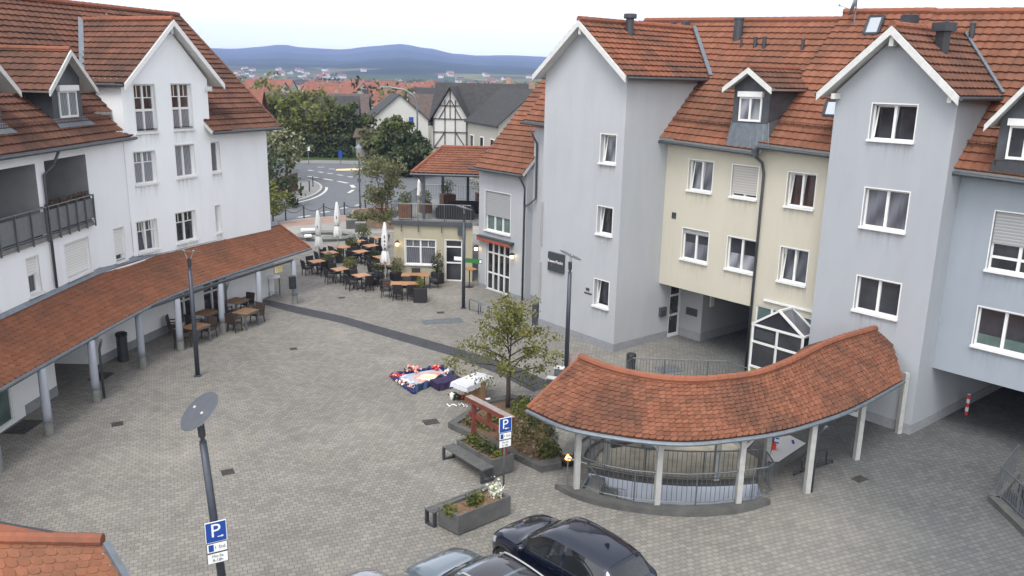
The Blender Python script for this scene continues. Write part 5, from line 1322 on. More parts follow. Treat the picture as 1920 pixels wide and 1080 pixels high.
for k in range(5): b = MB(); b.lathe(g+Vector((0, 0, k*.15)), [(.055, 0), (.055, .15)], 10); b.build('band', 'warning_red' if k % 2 == 0 else 'white_paint', e)
b = MB(); b.blob(g+Vector((0, 0, .76)), (.055, .055, .03), amp=0); b.build('cap', 'white_paint', e)
def hoop(a, c, h, label, group=None, mat='zinc', r=.028):
    e = thing('bicycle_stand', label, 'bicycle stand', tuple(a), 0, group); a, c = Vector(a), Vector(c); u = Vector((0, 0, h))
    b = MB(); b.tube([a, a+u*.9, a+u+(c-a)*.08, c+u+(a-c)*.08, c+u*.9, c], r, 8); b.build('hoop', mat, e, smooth=True)
    b = MB(); b.tube([a+u*.12, c+u*.12], r*.7, 6); b.build('crossbar', mat, e); return e
for i, (x0, y0, x1, y1) in enumerate(((880, 581, 901, 587), (897, 589, 917, 592), (917, 594, 941, 599), (939, 598, 963, 604))):
    hoop(G3(x0, y0), G3(x1, y1), .55, ('steel bicycle hoop nearest the street lamp', 'steel bicycle hoop second from the street lamp', 'steel bicycle hoop third from the street lamp', 'steel bicycle hoop nearest the tree crown')[i], 'bicycle hoops before the grey entrance wall')
hoop(G3(1488, 892), G3(1560, 868), .12, 'low dark metal bicycle frame beside the pavilion post', mat='anthracite')
hoop(G3(1502, 885), G3(1548, 872), .5, 'dark bicycle hoop standing behind the pavilion downpipe post', mat='anthracite')
# ------------------------------------------------------------------ street lamps
def lamp(g, h, dirv, tilt, label, lean=(0, 0), Rd=.44, under=False):
    e = thing('street_lamp', label, 'street lamp', tuple(g), 0, 'grey disc lamps on the square'); g = Vector(g); top = g+Vector((lean[0], lean[1], h))
    ax = (top-g).normalized(); P_ = lambda z: g+ax*z
    b = MB(); b.lathe(g, [(.15, 0), (.15, .03), (.11, .05)], 14); b.build('base', 'lamp_grey', e)
    b = MB(); b.tube([P_(.04), P_(h*.5), P_(h-.42)], [.088, .083, .075], 14); b.build('pole', 'lamp_grey', e, smooth=True)
    b = MB(); b.tube([P_(h-.42), P_(h-.38), P_(h-.36), P_(h-.30), P_(h-.28), P_(h)], [.075, .07, .045, .045, .072, .072], 14); hd = b.build('lamp_head', 'anthracite', e)
    dv = Vector((dirv[0], dirv[1], 0)).normalized(); n = (Vector((0, 0, 1))*math.cos(tilt)+dv*math.sin(tilt)).normalized(); cc = P_(h)+Vector((0, 0, .26))
    b = MB(); b.lathe(cc, [(.01, -.012), (Rd*.96, -.012), (Rd, 0), (Rd*.98, .012), (.01, .02)], 32, ax=n); ds = b.build('disc', 'lamp_disc', e)
    b = MB(); b.lathe(cc-n*.016, [(.01, -.004), (Rd*.95, -.002), (Rd*.95, 0), (.01, .0)], 32, ax=n); b.build('reflector', 'disc_under', ds)
    x = n.cross(dv).normalized() if abs(n.dot(dv)) < .99 else Vector((1, 0, 0))
    for s in (-1, 1):
        b = MB(); q = cc+x*s*Rd*.42; b.tube([P_(h-.05)+x*s*.05, q+n*.03], .014, 6); b.lathe(q+n*.02, [(.035, 0), (.035, .03), (.02, .04)], 8, ax=n); b.build('strut', 'bright_steel', e)
    return e
gA, gC, gB = G3(371, 705), G3(869, 578), G3(1061, 706)
lamp(gA, 4.5, (.15, 1), rad(13), 'grey disc lamp standing before the arcade of the white house')
lamp(gC, 4.75, (.8, .25), rad(17), 'grey disc lamp before the café and entrance house')
lamp(gB, 4.5, (.9, .15), rad(24), 'grey disc lamp before the tall grey tower')
gF = G3(424, 1140); lf = lamp(gF, 4.22, (-.7, -.6), rad(40), 'nearest grey disc lamp, carrying the parking sign in the foreground', lean=(-.25, .0), Rd=.47)
# ------------------------------------------------------------------ signs
def psign(name, label, top, ang, arrow, pole=None, sc_=1.0):
    e = thing(name, label, 'sign', tuple(top)); t = Vector(top); x = Vector((math.cos(ang), math.sin(ang), 0)); n = Vector((math.sin(ang), -math.cos(ang), 0)); rot = (math.pi/2, 0, ang)
    z = 0
    for w, h, mat in ((.42, .46, 'sign_blue'), (.42, .22, 'sign_white'), (.42, .24, 'sign_white')):
        w *= sc_; h *= sc_; c = t+Vector((0, 0, z-h))
        b = MB(); b.obox(c-x*w/2-n*.0, x*w, n*.018, (0, 0, h)); p = b.build('plate', 'sign_white' if mat == 'sign_blue' else 'ink', e)
        b = MB(); q = .012; b.obox(c-x*(w/2-q)+n*.018+Vector((0, 0, q)), x*(w-2*q), n*.003, (0, 0, h-2*q)); b.build('face', mat, p)
        o = Vector(BASE[e.name])
        def tx(s, sz, dx, dz, m): return text(s, sz*sc_, m, p, c+x*dx*sc_+n*.0225+Vector((0, 0, h/2+dz*sc_))-o, rot, .0015)
        if mat == 'sign_blue':
            tx('P', .42, -.01, .02, 'sign_white')
            s = 1 if arrow > 0 else -1; yb = c+n*.0225+Vector((0, 0, h*.26)); b = MB()
            b.bar(yb+x*.02*sc_, yb+x*(.02+.1)*sc_, .012, .014, up=n); tip = yb+x*((.15 if s > 0 else -.03)*sc_); bs = yb+x*((.1 if s > 0 else .03)*sc_)
            b.face([tip, bs+Vector((0, 0, .03)), bs-Vector((0, 0, .03))]); b.build('arrow', 'sign_white', p)
        elif z > -.6*sc_:
            b = MB(); b.obox(c-x*w*.40+n*.021+Vector((0, 0, h*.15)), x*w*.24, n*.003, (0, 0, h*.7)); b.build('disc_symbol', 'sign_blue', p)
            tx('1 Std.', .105, .065, 0, 'ink')
        else: tx('Mo-Sa', .09, 0, .045, 'ink'); tx('8-18h', .09, 0, -.05, 'ink')
        z -= h+.012
    if pole:
        b = MB(); b.tube([(t.x-n.x*.03, t.y-n.y*.03, 0), (t.x-n.x*.03, t.y-n.y*.03, t.z+.02)], .03, 10); b.build('pole', 'zinc', e, smooth=True)
    return e
zt = 2.02; r0_ = ray(403, 972)
# on the front lamp: at the lamp's own distance, turned a little to the right
def onpole(px, py, g, front=.1):
    r = ray(px, py); k = (g.x*r[0]+g.y*r[1])/(r[0]**2+r[1]**2); return HC+k*r[2], r[0]*k, r[1]*k
z_, x_, y_ = onpole(403, 973, gF); dF = Vector((-x_, -y_, 0)).normalized()
psign('parking_sign', 'blue P sign with arrow and two white plates on the front lamp post', (x_+dF.x*.1, y_+dF.y*.1, z_), rad(30), 1, None, 1.0)
gS = G3(945, 914); z_, x_, y_ = onpole(954, 783, gS)
psign('parking_sign', 'blue P sign on its own grey pole beside the red wooden frame', (gS.x, gS.y, z_), rad(30), -1, True, .92)
e = thing('direction_sign', 'green direction board on the lamp post before the entrance', 'sign', (gC.x, gC.y-.1, 1.9))
zs = onpole(872, 487, gC)[0]
b = MB(); dx = Vector((.95, -.3, 0)).normalized(); b.obox(gC+dx*.1+Vector((0, -.1, zs-.11)), dx*.85, (0, .02, 0), (0, 0, .22)); b.build('board', 'sign_green', e)
b = MB(); b.obox(gC-dx*.5+Vector((0, -.1, zs-.04)), dx*.4, (0, .02, 0), (0, 0, .18)); b.build('arrow_board', 'sign_white', e)
b = MB(); b.obox(gC+dx*.82+Vector((0, -.113, zs-.07)), dx*.1, (0, .01, 0), (0, 0, .14)); b.build('symbol', 'sign_white', e)
# grey steles, round post, A-board
for px, py, h, lab in ((1047, 745, 1.1, 'taller grey stele beside the street lamp and pavilion roof'), (1033, 752, .85, 'shorter grey stele beside the street lamp and pavilion roof')):
    g = G3(px, py); e = thing('stele', lab, 'stele', tuple(g)); b = MB(); b.bbox(g, (.32, .22, h), -.3, .01); b.build('body', 'zinc', e); b = MB(); b.bbox(g+Vector((0, 0, h+.002)), (.35, .25, .05), -.3, .01); b.build('cap', 'white_paint', e)
g = G3(1004, 608); e = thing('round_post', 'short thick dark blue-grey post at the tower foot', 'post', tuple(g)); b = MB(); b.lathe(g, [(.17, 0), (.17, .95)], 14); b.build('body', 'lamp_grey', e); b = MB(); b.lathe(g+Vector((0, 0, .953)), [(.19, 0), (.19, .08), (.1, .12)], 14); b.build('cap', 'zinc_dark', e)
g = G3(1075, 702); e = thing('pavement_sign', 'small folding wooden pavement sign behind the lamp post', 'pavement sign', tuple(g))
for s in (-1, 1): b = MB(); b.obox(g+Vector((-.25, s*.22, 0)), (.5, .1, 0), (0, -.03, 0), (0, -s*.2, .85)); b.build('board', 'wood_grey', e)
# ------------------------------------------------------------------ planters, bench, wooden frame, bed
def box_planter(name, label, corners, h, mat='planter_grey'):
    c = [Vector((x, y, 0)) for x, y in corners]; cen = sum(c, Vector())/4; e = thing(name, label, 'planter', tuple(cen)); up = Vector((0, 0, h))
    b = MB(); inn = [cen+(p-cen)*.9 for p in c]; ft = [cen+(p-cen)*.94 for p in c]
    b.mesh([p for p in ft]+[p+Vector((0, 0, .06)) for p in ft], [(0, 1, 5, 4), (1, 2, 6, 5), (2, 3, 7, 6), (3, 0, 4, 7)])
    q = [p+Vector((0, 0, .05)) for p in c]
    b.mesh(q+[p+up for p in c]+[p+up for p in inn]+[p+up*.86 for p in inn], [(0, 1, 5, 4), (1, 2, 6, 5), (2, 3, 7, 6), (3, 0, 4, 7), (4, 5, 9, 8), (5, 6, 10, 9), (6, 7, 11, 10), (7, 4, 8, 11), (8, 9, 13, 12), (9, 10, 14, 13), (10, 11, 15, 14), (11, 8, 12, 15), (3, 2, 1, 0)])
    b.build('trough', mat, e); b = MB(); b.face([p+up*.87 for p in inn]); b.build('soil', 'bark_mulch', e); return e, cen
def rect(c1, c2, c3): # three corners in order -> fourth
    return [c1, c2, c3, (c1[0]+c3[0]-c2[0], c1[1]+c3[1]-c2[1])]
HP = .56
pc = rect((-1.74, 18.95), (-1.20, 18.50), (.08, 19.60))
e, cen = box_planter('planter', 'long grey planter with dry grasses and white flowers, nearest the parked cars', pc, HP)
ax_ = (Vector(pc[2])-Vector(pc[1])).normalized().to_3d(); ay_ = (Vector(pc[0])-Vector(pc[1])).normalized().to_3d()
def clump(par, name, c, r, n, size, mat, up=.5, rg=R_):
    b = MB(); c = Vector(c)
    for i in range(n):
        d = Vector((rg.gauss(0, .45)*r[0], rg.gauss(0, .45)*r[1], abs(rg.gauss(0, .5))*r[2])); b.leaf(c+d, size*rg.uniform(.6, 1.3), rg=rg, flat=up)
    return b.build(name, mat, par)
for f, mt, r, n in ((-.8, 'leaf_olive', (.2, .2, .22), 150), (-.1, 'leaf_mid', (.17, .17, .35), 170), (.12, 'leaf_olive', (.2, .2, .25), 120), (.68, 'petal_white', (.22, .2, .32), 260)):
    clump(e, 'plant', cen+ax_*f+Vector((0, 0, HP*.87)), r, n, .09, mt)
bn = thing('bench', 'dark slatted bench end showing behind the long grey planter', 'bench', tuple(cen-ax_*.05+ay_*.6))
for k in range(4): 
    b = MB(); o = cen+ay_*(.36+.09*k)-ax_*.98; b.obox(o+Vector((0, 0, .40)), ax_*1.9, ay_*.07, (0, 0, .035)); b.build('slat', 'planter_grey', bn)
for s in (-.96, .84):
    o = cen+ax_*s+ay_*.36; b = MB(); b.obox(o, ax_*.08, ay_*.06, (0, 0, .40)); b.obox(o+ay_*.28, ax_*.08, ay_*.06, (0, 0, .40)); b.obox(o+ay_*.06, ax_*.08, ay_*.22, (0, 0, .05)); b.build('leg', 'anthracite', bn)
pc = rect((-1.56, 22.98), (-.45, 21.62), (.16, 22.06))
e, cen = box_planter('planter', 'grey planter with green shrubs carrying the red wooden frame', pc, HP)
ax_ = (Vector(pc[0])-Vector(pc[1])).normalized().to_3d(); ay_ = (Vector(pc[2])-Vector(pc[1])).normalized().to_3d()
for f, mt, r, n in ((.62, 'leaf_olive', (.25, .25, .28), 240), (.15, 'leaf_mid', (.28, .25, .25), 220), (-.3, 'leaf_dark', (.3, .25, .22), 260), (-.65, 'leaf_olive', (.2, .2, .2), 130)):
    clump(e, 'plant', cen+ax_*f+Vector((0, 0, HP*.87)), r, n, .09, mt)
bn = thing('bench', 'dark grey slatted bench before the planter with the red wooden frame', 'bench', tuple(cen-ay_*.6))
for k in range(5):
    o = cen-ay_*(.82-.085*k)-ax_*1.0; b = MB(); b.obox(o+Vector((0, 0, .40)), ax_*1.95, ay_*.07, (0, 0, .035)); b.build('slat', 'planter_grey', bn)
for s in (-1.0, .88):
    o = cen-ay_*.82+ax_*s; b = MB(); b.obox(o, ax_*.08, ay_*.06, (0, 0, .40)); b.obox(o+ay_*.35, ax_*.08, ay_*.06, (0, 0, .40)); b.obox(o+ay_*.06, ax_*.08, ay_*.29, (0, 0, .05)); b.build('leg', 'anthracite', bn)
tf_ = thing('timber_gate', 'red-brown wooden gate frame rising from the grey planter', 'wooden frame', tuple(cen))
pA, pB = cen+ax_*.72+ay_*.12, cen-ax_*.78+ay_*.12; zt0 = 1.66
for p in (pA, pB): b = MB(); b.box(p+Vector((0, 0, .4)), (.13, .13, zt0-.4), .3); b.build('post', 'wood_red', tf_)
b = MB(); b.bar(pA+ax_*.28+Vector((0, 0, zt0+.07)), pB-ax_*.3+Vector((0, 0, zt0+.07)), .2, .15); tb = b.build('beam', 'wood_red', tf_)
b = MB(); b.bar(pA+ax_*.28+Vector((0, 0, zt0+.155)), pB-ax_*.3+Vector((0, 0, zt0+.155)), .21, .02); b.build('weathered_top', 'wood_grey', tb)
b = MB(); b.bar(pA+ax_*.22+Vector((0, 0, 1.28)), pB-ax_*.2+Vector((0, 0, 1.28)), .07, .14); b.build('crossbar', 'wood_red', tf_)
b = MB(); b.box((pA+pB)/2+Vector((0, 0, 1.35)), (.11, .11, .31), .3); b.build('strut', 'wood_red', tf_)
BEDP = [(-1.98, 25.1), (.1, 22.95), (.95, 22.05), (1.55, 22.3), (1.45, 24.6), (.9, 27.0), (.1, 27.7), (-.8, 27.3)]
bd = thing('planting_bed', 'stone-edged planting bed with heather shrubs round the young tree', 'planting bed', (0, 25, 0))
b = MB(); bp = [Vector((x, y, 0)) for x, y in BEDP]; bc = sum(bp, Vector())/len(bp)
for i in range(len(bp)):
    a, c = bp[i], bp[(i+1) % len(bp)]; ai, ci = bc+(a-bc)*.87, bc+(c-bc)*.87; u = Vector((0, 0, .2))
    b.mesh([a, c, ci, ai, a+u, c+u, ci+u, ai+u], [(4, 5, 6, 7), (0, 1, 5, 4), (2, 3, 7, 6)])
b.build('kerb', 'concrete_dark', bd)
b = MB(); b.face([bc+(p-bc)*.88+Vector((0, 0, .13)) for p in bp]); b.build('soil', 'soil', bd)
rb = random.Random(21)
def heap(name, label, c, r, n, size, mat, group, rg=rb):
    e = MB(); c = Vector(c)
    for i in range(n):
        d = Vector((rg.gauss(0, 1), rg.gauss(0, 1), rg.gauss(0, 1))).normalized(); k = (.55+.45*rg.random())*(1+.3*noise.noise(d*2.2+c)); z = d.z if d.z > -.15 else -d.z
        e.leaf(c+Vector((d.x*r[0], d.y*r[1], max(0, z)*r[2]))*1.0-Vector((d.x*r[0], d.y*r[1], max(0, z)*r[2]))*(1-k), size*rg.uniform(.6, 1.3), rg=rg, flat=.5)
    o = e.build(name, mat, None, loc=c); return tag(o, label, 'shrub', group)
for i, (x, y, r, h, mt, lab) in enumerate(((.75, 23.2, .72, .75, 'leaf_heather', 'pale pink flowering heather shrub nearest the fire bowl'), (.95, 24.3, .62, .85, 'leaf_dark', 'dark green shrub beside the pavilion roof corner'), (.15, 24.1, .6, .7, 'leaf_heather', 'pink flowering heather shrub behind the P sign'),
        (.45, 25.3, .6, .8, 'leaf_olive', 'olive green shrub in the middle of the planting bed'), (-.55, 25.0, .5, .5, 'leaf_olive', 'low olive shrub behind the wooden frame'), (-1.15, 25.2, .4, .35, 'leaf_heather', 'small low heather at the bed end nearest the square'), (.5, 26.5, .5, .5, 'leaf_mid', 'mid green shrub beside the tree trunk'), (1.2, 22.95, .42, .5, 'leaf_mid', 'small green shrub at the bed corner nearest the stairwell'))):
    heap('shrub', lab, (x, y, .13), (r, r, h), 620, .085, mt, 'shrubs in the planting bed')
# young tree
def tree(name, label, base, trunk, forks, clumps, leafmat_, leafsize, nleaf, bark='bark', group=None, cat='tree', rg=None):
    rg = rg or random.Random(hash(label) % 1000); e = thing(name, label, cat, tuple(base), 0, group); B0 = Vector(base)
    b = MB(); b.tube([B0+Vector(p[:3]) for p in trunk], [p[3] for p in trunk], 8)
    for f in forks: b.tube([B0+Vector(p[:3]) for p in f], [p[3] for p in f], 6)
    b.build('trunk', bark, e, smooth=True)
    b = MB(); tot = sum(c[3]**1.5*c[4]**.8 for c in clumps)
    for c in clumps:
        n = int(nleaf*c[3]**1.5*c[4]**.8/tot)
        sub = [(rg.gauss(0, .5)*c[3], rg.gauss(0, .5)*c[3], rg.gauss(0, .45)*c[4]) for _ in range(max(3, n//26))]
        for i in range(n):
            s = sub[i % len(sub)]; q = .20*c[3]+.05
            b.leaf(B0+Vector((c[0]+s[0]+rg.gauss(0, q), c[1]+s[1]+rg.gauss(0, q), c[2]+s[2]+rg.gauss(0, q*.8))), leafsize*rg.uniform(.65, 1.3), rg=rg, flat=.3)
    b.build('crown', leafmat_, e); return e
rt_ = random.Random(77)
tb_ = Vector((-.06, 26.66, .13)); fk = []; cl = []
H0 = 1.22
for i in range(15):
    a = i*2.4+rt_.uniform(-.3, .3); z0 = H0+i*.13; Ln = (1.75-.085*i)*rt_.uniform(.8, 1.1); dz = rt_.uniform(.15, .5)+(.0 if i < 4 else .25)
    e1 = (math.cos(a)*Ln, math.sin(a)*Ln, z0+dz); m1 = (math.cos(a)*Ln*.5, math.sin(a)*Ln*.5, z0+dz*.65)
    fk.append([(0, 0, z0*.97, .035-.0015*i), (*m1, .02), (*e1, .006)])
    for k in (.45, .7, 1.0): cl.append((math.cos(a)*Ln*k+rt_.uniform(-.12, .12), math.sin(a)*Ln*k+rt_.uniform(-.12, .12), z0+dz*k+rt_.uniform(-.1, .15), .30, .20))
for k in range(4): cl.append((rt_.uniform(-.25, .35), rt_.uniform(-.2, .2), 2.9+k*.26, .34, .26))
for dx, dz in ((-1.75, 1.55), (-1.5, 1.35), (-2.0, 1.75), (-1.2, 1.75), (1.35, 2.5), (1.5, 2.05), (1.0, .75), (.75, 1.0), (-.9, .9)): cl.append((dx, rt_.uniform(-.3, .3), dz, .30, .18))
fk += [[(0, 0, H0, .04), (-.5, .05, 1.5, .025), (-1.6, .1, 1.55, .008)], [(0, 0, H0, .04), (.35, -.05, 1.7, .025), (1.2, 0, 2.3, .008)], [(0, 0, H0, .05), (.06, 0, 2.2, .03), (.1, .05, 3.4, .01)], [(0, 0, 1.15, .02), (.4, .0, .95, .012), (.9, 0, .7, .006)]]
tree('young_tree', 'young tree with thin olive crown in the stone-edged planting bed', tb_, [(0, 0, -.1, .085), (.01, 0, .6, .075), (0, 0, 1.25, .07)], fk, cl, 'leaf_plaza', .10, 4600, rg=rt_)
# ------------------------------------------------------------------ memorial cloths and table
ck = [Vector((*G(733, 706), 0)), Vector((*G(776, 739), 0)), Vector((*G(847, 706), 0)), Vector((*G(829, 689), 0))]
cen = sum(ck, Vector())/4
cl_ = thing('picture_cloth', 'blue cloth spread on the paving round a printed picture, edged with roses', 'cloth', tuple(cen))
def ruff(pts, r, amp, seed, mat, name, par, n=60, zb=.0):
    b = MB(); pp = resample([Vector(p) for p in pts], n); out = []
    for i, p in enumerate(pp):
        out.append(p+Vector((noise.noise(Vector((i*.33, seed, 0)))*amp, noise.noise(Vector((i*.33, seed, 5)))*amp, zb+.03+abs(noise.noise(Vector((i*.4, seed, 9))))*amp)))
    b.tube(out, [r*(1+.5*noise.noise(Vector((i*.5, seed, 3)))) for i in range(len(out))], 8); return b.build(name, mat, par, smooth=True)
inn = [cen+(p-cen)*.84 for p in ck]
b = MB(); b.face([p+Vector((0, 0, .035)) for p in inn]); b.build('printed_picture', 'banner_print', cl_)
b = MB()
gr = 16
for i in range(gr):
    for j in range(gr):
        def bl(u, v): p = ck[0].lerp(ck[1], u).lerp(ck[3].lerp(ck[2], u), v); return p+Vector((0, 0, .012+.014*abs(noise.noise(p*3))))
        b.face([bl(i/gr, j/gr), bl((i+1)/gr, j/gr), bl((i+1)/gr, (j+1)/gr), bl(i/gr, (j+1)/gr)])
b.build('ground_cloth', 'cloth_blue', cl_)
ruff([ck[0], ck[3]], .06, .13, 1, 'cloth_blue', 'rolled_edge', cl_); ruff([ck[0], ck[1]], .065, .13, 2, 'cloth_blue', 'rolled_edge', cl_); ruff([ck[3], ck[2]], .055, .1, 3, 'cloth_blue', 'rolled_edge', cl_)
# wavy standing drape on the near side
b = MB(); a, c = G3(772, 739), G3(850, 708); n = 40
for i in range(n):
    q = []
    for k in (i, i+1):
        f = k/n; p = a.lerp(c, f); h = .13+.13*abs(math.sin(f*8.2))+.04*math.sin(f*23); w = .06*math.sin(f*31)
        q.append((p+Vector((0, w, 0)), p+Vector((.02, w+.12, h)), p+Vector((.05, .38+w, h*.8)), p+Vector((.0, .5, .0))))
    for j in range(3): b.face([q[0][j], q[1][j], q[1][j+1], q[0][j+1]])
b.build('drape', 'cloth_navy', cl_, smooth=True)
def roses(label, px, py, n, spread, mat):
    g = G3(px, py, .1); e = MB()
    for i in range(int(n*1.5)): e.blob(g+Vector((R_.gauss(0, spread), R_.gauss(0, spread*.7), R_.uniform(.0, .12))), (.045, .045, .04), mat=R_.choice((0, 0, 0, 0, 1, 2)), seed=i, amp=.6, nu=6, nv=4)
    return tag(e.build('rose_bunch', [mat, 'paper_white' if 'pink' in mat else 'rose_pink', 'leaf_dark' if 'pink' in mat else mat], None, loc=g), label, 'flowers', 'rose bunches on the blue cloth')
roses('deep red rose bunch at the far left corner of the blue cloth', 742, 706, 14, .1, 'rose_red'); roses('pale pink rose bunch on the far edge of the blue cloth', 774, 694, 24, .15, 'rose_pink'); roses('red rose bunch at the far right corner of the blue cloth', 817, 691, 12, .08, 'rose_red')
roses('pink rose bunch on the right edge near the white table', 839, 699, 12, .1, 'rose_pink'); roses('pink rose bunch along the near left edge of the cloth', 758, 718, 16, .15, 'rose_pink'); roses('few small roses lowest on the near left edge', 771, 727, 6, .08, 'rose_pink')
e = thing('draped_box', 'low box draped in dark purple cloth beside the white table', 'box', tuple(G3(840, 728)))
a, c = G3(821, 733), G3(868, 722)
dxy = (c-a); pn = Vector((-dxy.y, dxy.x, 0)).normalized()
b = MB(); nn_ = 14
for i in range(nn_):
    q = []
    for k in (i, i+1):
        f = k/nn_; p = a+dxy*f; w = .04*math.sin(f*25)
        q.append((p+pn*(-.06+w), p+Vector((0, 0, .26+.02*math.sin(f*17))), p+pn*.55+Vector((0, 0, .27)), p+pn*.6))
    for j in range(3): b.face([q[0][j], q[1][j], q[1][j+1], q[0][j+1]])
b.face([a-pn*.06, a+Vector((0, 0, .26)), a+pn*.55+Vector((0, 0, .27)), a+pn*.6]); b.face([c-pn*.06, c+Vector((0, 0, .26)), c+pn*.55+Vector((0, 0, .27)), c+pn*.6]); b.build('cloth', 'cloth_purple', e)
tq = [G3(*p, .74) for p in [(845, 716), (876, 727), (925, 706), (893, 697)]]; tc = sum(tq, Vector())/4
tb = thing('pedestal', 'brown wooden pedestal table under a white cloth', 'table', (tc.x, tc.y, 0))
b = MB(); c = Vector((tc.x+.12, tc.y+.05, 0)); b.mesh([c+Vector(p) for p in ((-.36, -.42, 0), (.42, -.36, 0), (.36, .42, 0), (-.42, .36, 0), (-.3, -.36, .7), (.32, -.3, .7), (.3, .34, .7), (-.34, .3, .7))], [(0, 1, 5, 4), (1, 2, 6, 5), (2, 3, 7, 6), (3, 0, 4, 7), (4, 5, 6, 7)]); b.build('body', 'wood_brown', tb)
b = MB(); b.mesh([p+Vector((0, 0, -.06)) for p in tq]+[p+Vector((0, 0, -.01)) for p in tq], [(4, 5, 6, 7), (3, 2, 1, 0), (0, 1, 5, 4), (1, 2, 6, 5), (2, 3, 7, 6), (3, 0, 4, 7)]); b.build('table_top', 'wood_brown', tb)
b = MB(); g_ = 22
def cw(u, v):
    p = tq[0].lerp(tq[1], min(1, max(0, u))).lerp(tq[3].lerp(tq[2], min(1, max(0, u))), min(1, max(0, v)))
    o = max(0, -u, u-1)+max(0, -v, v-1); d = (p-tc); d.z = 0; d.normalize(); wv = .025*math.sin(u*31)+.025*math.sin(v*37+1)
    hump = .16*math.exp(-((u-.55)**2+(v-.62)**2)*14) if 0 <= u <= 1 and 0 <= v <= 1 else 0
    return p+d*(o*.12+(.04*wv*4 if o > 0 else 0))+Vector((0, 0, .012+hump-o*(.85+wv*1.5)+.02*noise.noise(Vector((u*6, v*6, 0)))))
lim = [-.22+1.44*i/g_ for i in range(g_+1)]
for i in range(g_):
    for j in range(g_): b.face([cw(lim[i], lim[j]), cw(lim[i+1], lim[j]), cw(lim[i+1], lim[j+1]), cw(lim[i], lim[j+1])])
tag(b.build('table_cloth', 'cloth_white', None, smooth=True, loc=tc), 'rumpled white cloth over the brown pedestal table', 'tablecloth')
g = G3(851, 749); e = thing('bouquet', 'white and green bouquet lying on the paving before the pedestal', 'bouquet', tuple(g))
b = MB(); b.blob(g+Vector((-.06, 0, .12)), (.09, .1, .13), amp=.5, seed=3); b.build('blossom', 'paper_white', e); b = MB()
for i in range(90): b.leaf(g+Vector((R_.gauss(.12, .1), R_.gauss(0, .08), R_.uniform(.02, .2))), .1)
b.build('foliage', 'leaf_dark', e); b = MB(); b.blob(g+Vector((.3, .02, .1)), (.12, .07, .07), amp=.4); b.build('wrap', 'rose_red', e)
for i, (px, py, w, lab) in enumerate(((847, 760, .36, 'largest scrap of white paper on the paving before the wooden frame'), (865, 758, .2, 'middle scrap of white paper on the paving'), (873, 761, .16, 'smallest scrap of white paper, beside the wooden beam'))):
    g = G3(px, py, .006); b = MB(); k = 10
    for j in range(k):
        f0, f1 = j/k-.5, (j+1)/k-.5; s = lambda f: Vector((f*w, .08*math.sin(f*9+i), .012+.012*math.cos(f*14))); b.face([g+s(f0)-Vector((0, .05, 0)), g+s(f1)-Vector((0, .05, 0)), g+s(f1)+Vector((0, .05, 0)), g+s(f0)+Vector((0, .05, 0))])
    tag(b.build('paper_scrap', 'paper_white', None, loc=g), lab, 'paper')
g = G3(915, 758); e = thing('flower_pot', 'tiny white flower pot beside the tree bed and pedestal', 'flower pot', tuple(g)); b = MB(); b.lathe(g, [(.04, 0), (.05, .12)], 10); b.build('pot', 'zinc', e); b = MB(); b.blob(g+Vector((0, 0, .17)), (.11, .09, .07), amp=.5); b.build('blossom', 'paper_white', e)
g = G3(1064, 872); e = thing('fire_bowl', 'black bowl with a burning flame beside the bed and stairwell', 'fire bowl', tuple(g)); b = MB(); b.lathe(g, [(.13, 0), (.2, .1), (.22, .22), (.18, .2), (.1, .14)], 14); b.build('bowl', 'flame_bowl', e)
b = MB(); b.lathe(g+Vector((0, 0, .15)), [(.02, 0), (.09, .05), (.06, .12), (.01, .2)], 8); b.blob(g+Vector((.06, .02, .2)), (.05, .04, .06), amp=.5); b.build('flame', 'flame', e)
# foreground roof corner
fr_ = thing('canopy_roof', 'orange tiled canopy roof corner at the bottom left of the view', 'canopy', (-9, 13, 0))
zc = 3.0; R1, R0 = G3(190, 1016, zc), G3(-420, 1006, zc); f1 = G3(-420, 905, 2.9); e1 = G3(240, 1100, 2.35); e0 = G3(-420, 1330, 2.35)
b = MB(); beaver(b, [e0+(R0-e0)*-.6, e1+(R1-e1)*-.6], [R0, R1], 26, 13, .02, random.Random(4), round_=True); b.build('roof', 'tile_arcade', fr_)
b = MB(); beaver(b, [R1.lerp(f1, .02), f1+Vector((0, 0, -.12))][::-1], [R1, R0][::-1], 24, 5, .008, random.Random(6), round_=False, gap=1.0); b.face([R1, R0, f1]); b.build('roof', 'ridge_tile', fr_)
b = MB(); ridge(b, R0+Vector((0, 0, .05)), R1+Vector((0, 0, .05)), .12, .4); b.build('ridge', 'ridge_tile', fr_)
b = MB(); dn = Vector((0, 0, -.05)); b.bar(R1+Vector((.06, 0, -.02)), e1+(R1-e1)*-.6+Vector((.06, 0, -.02)), .12, .12); b.build('verge', 'zinc', fr_)
b = MB(); b.bar(R1+Vector((0, .05, -.06)), f1+Vector((0, .05, -.06)), .06, .1); b.build('edge', 'anthracite', fr_)
for q in (R1+Vector((-.5, -.4, 0)), R0+Vector((1.0, -.3, 0))): b = MB(); b.box((q.x, q.y, 0), (.14, .14, 2.6)); b.build('post', 'white_trim', fr_)
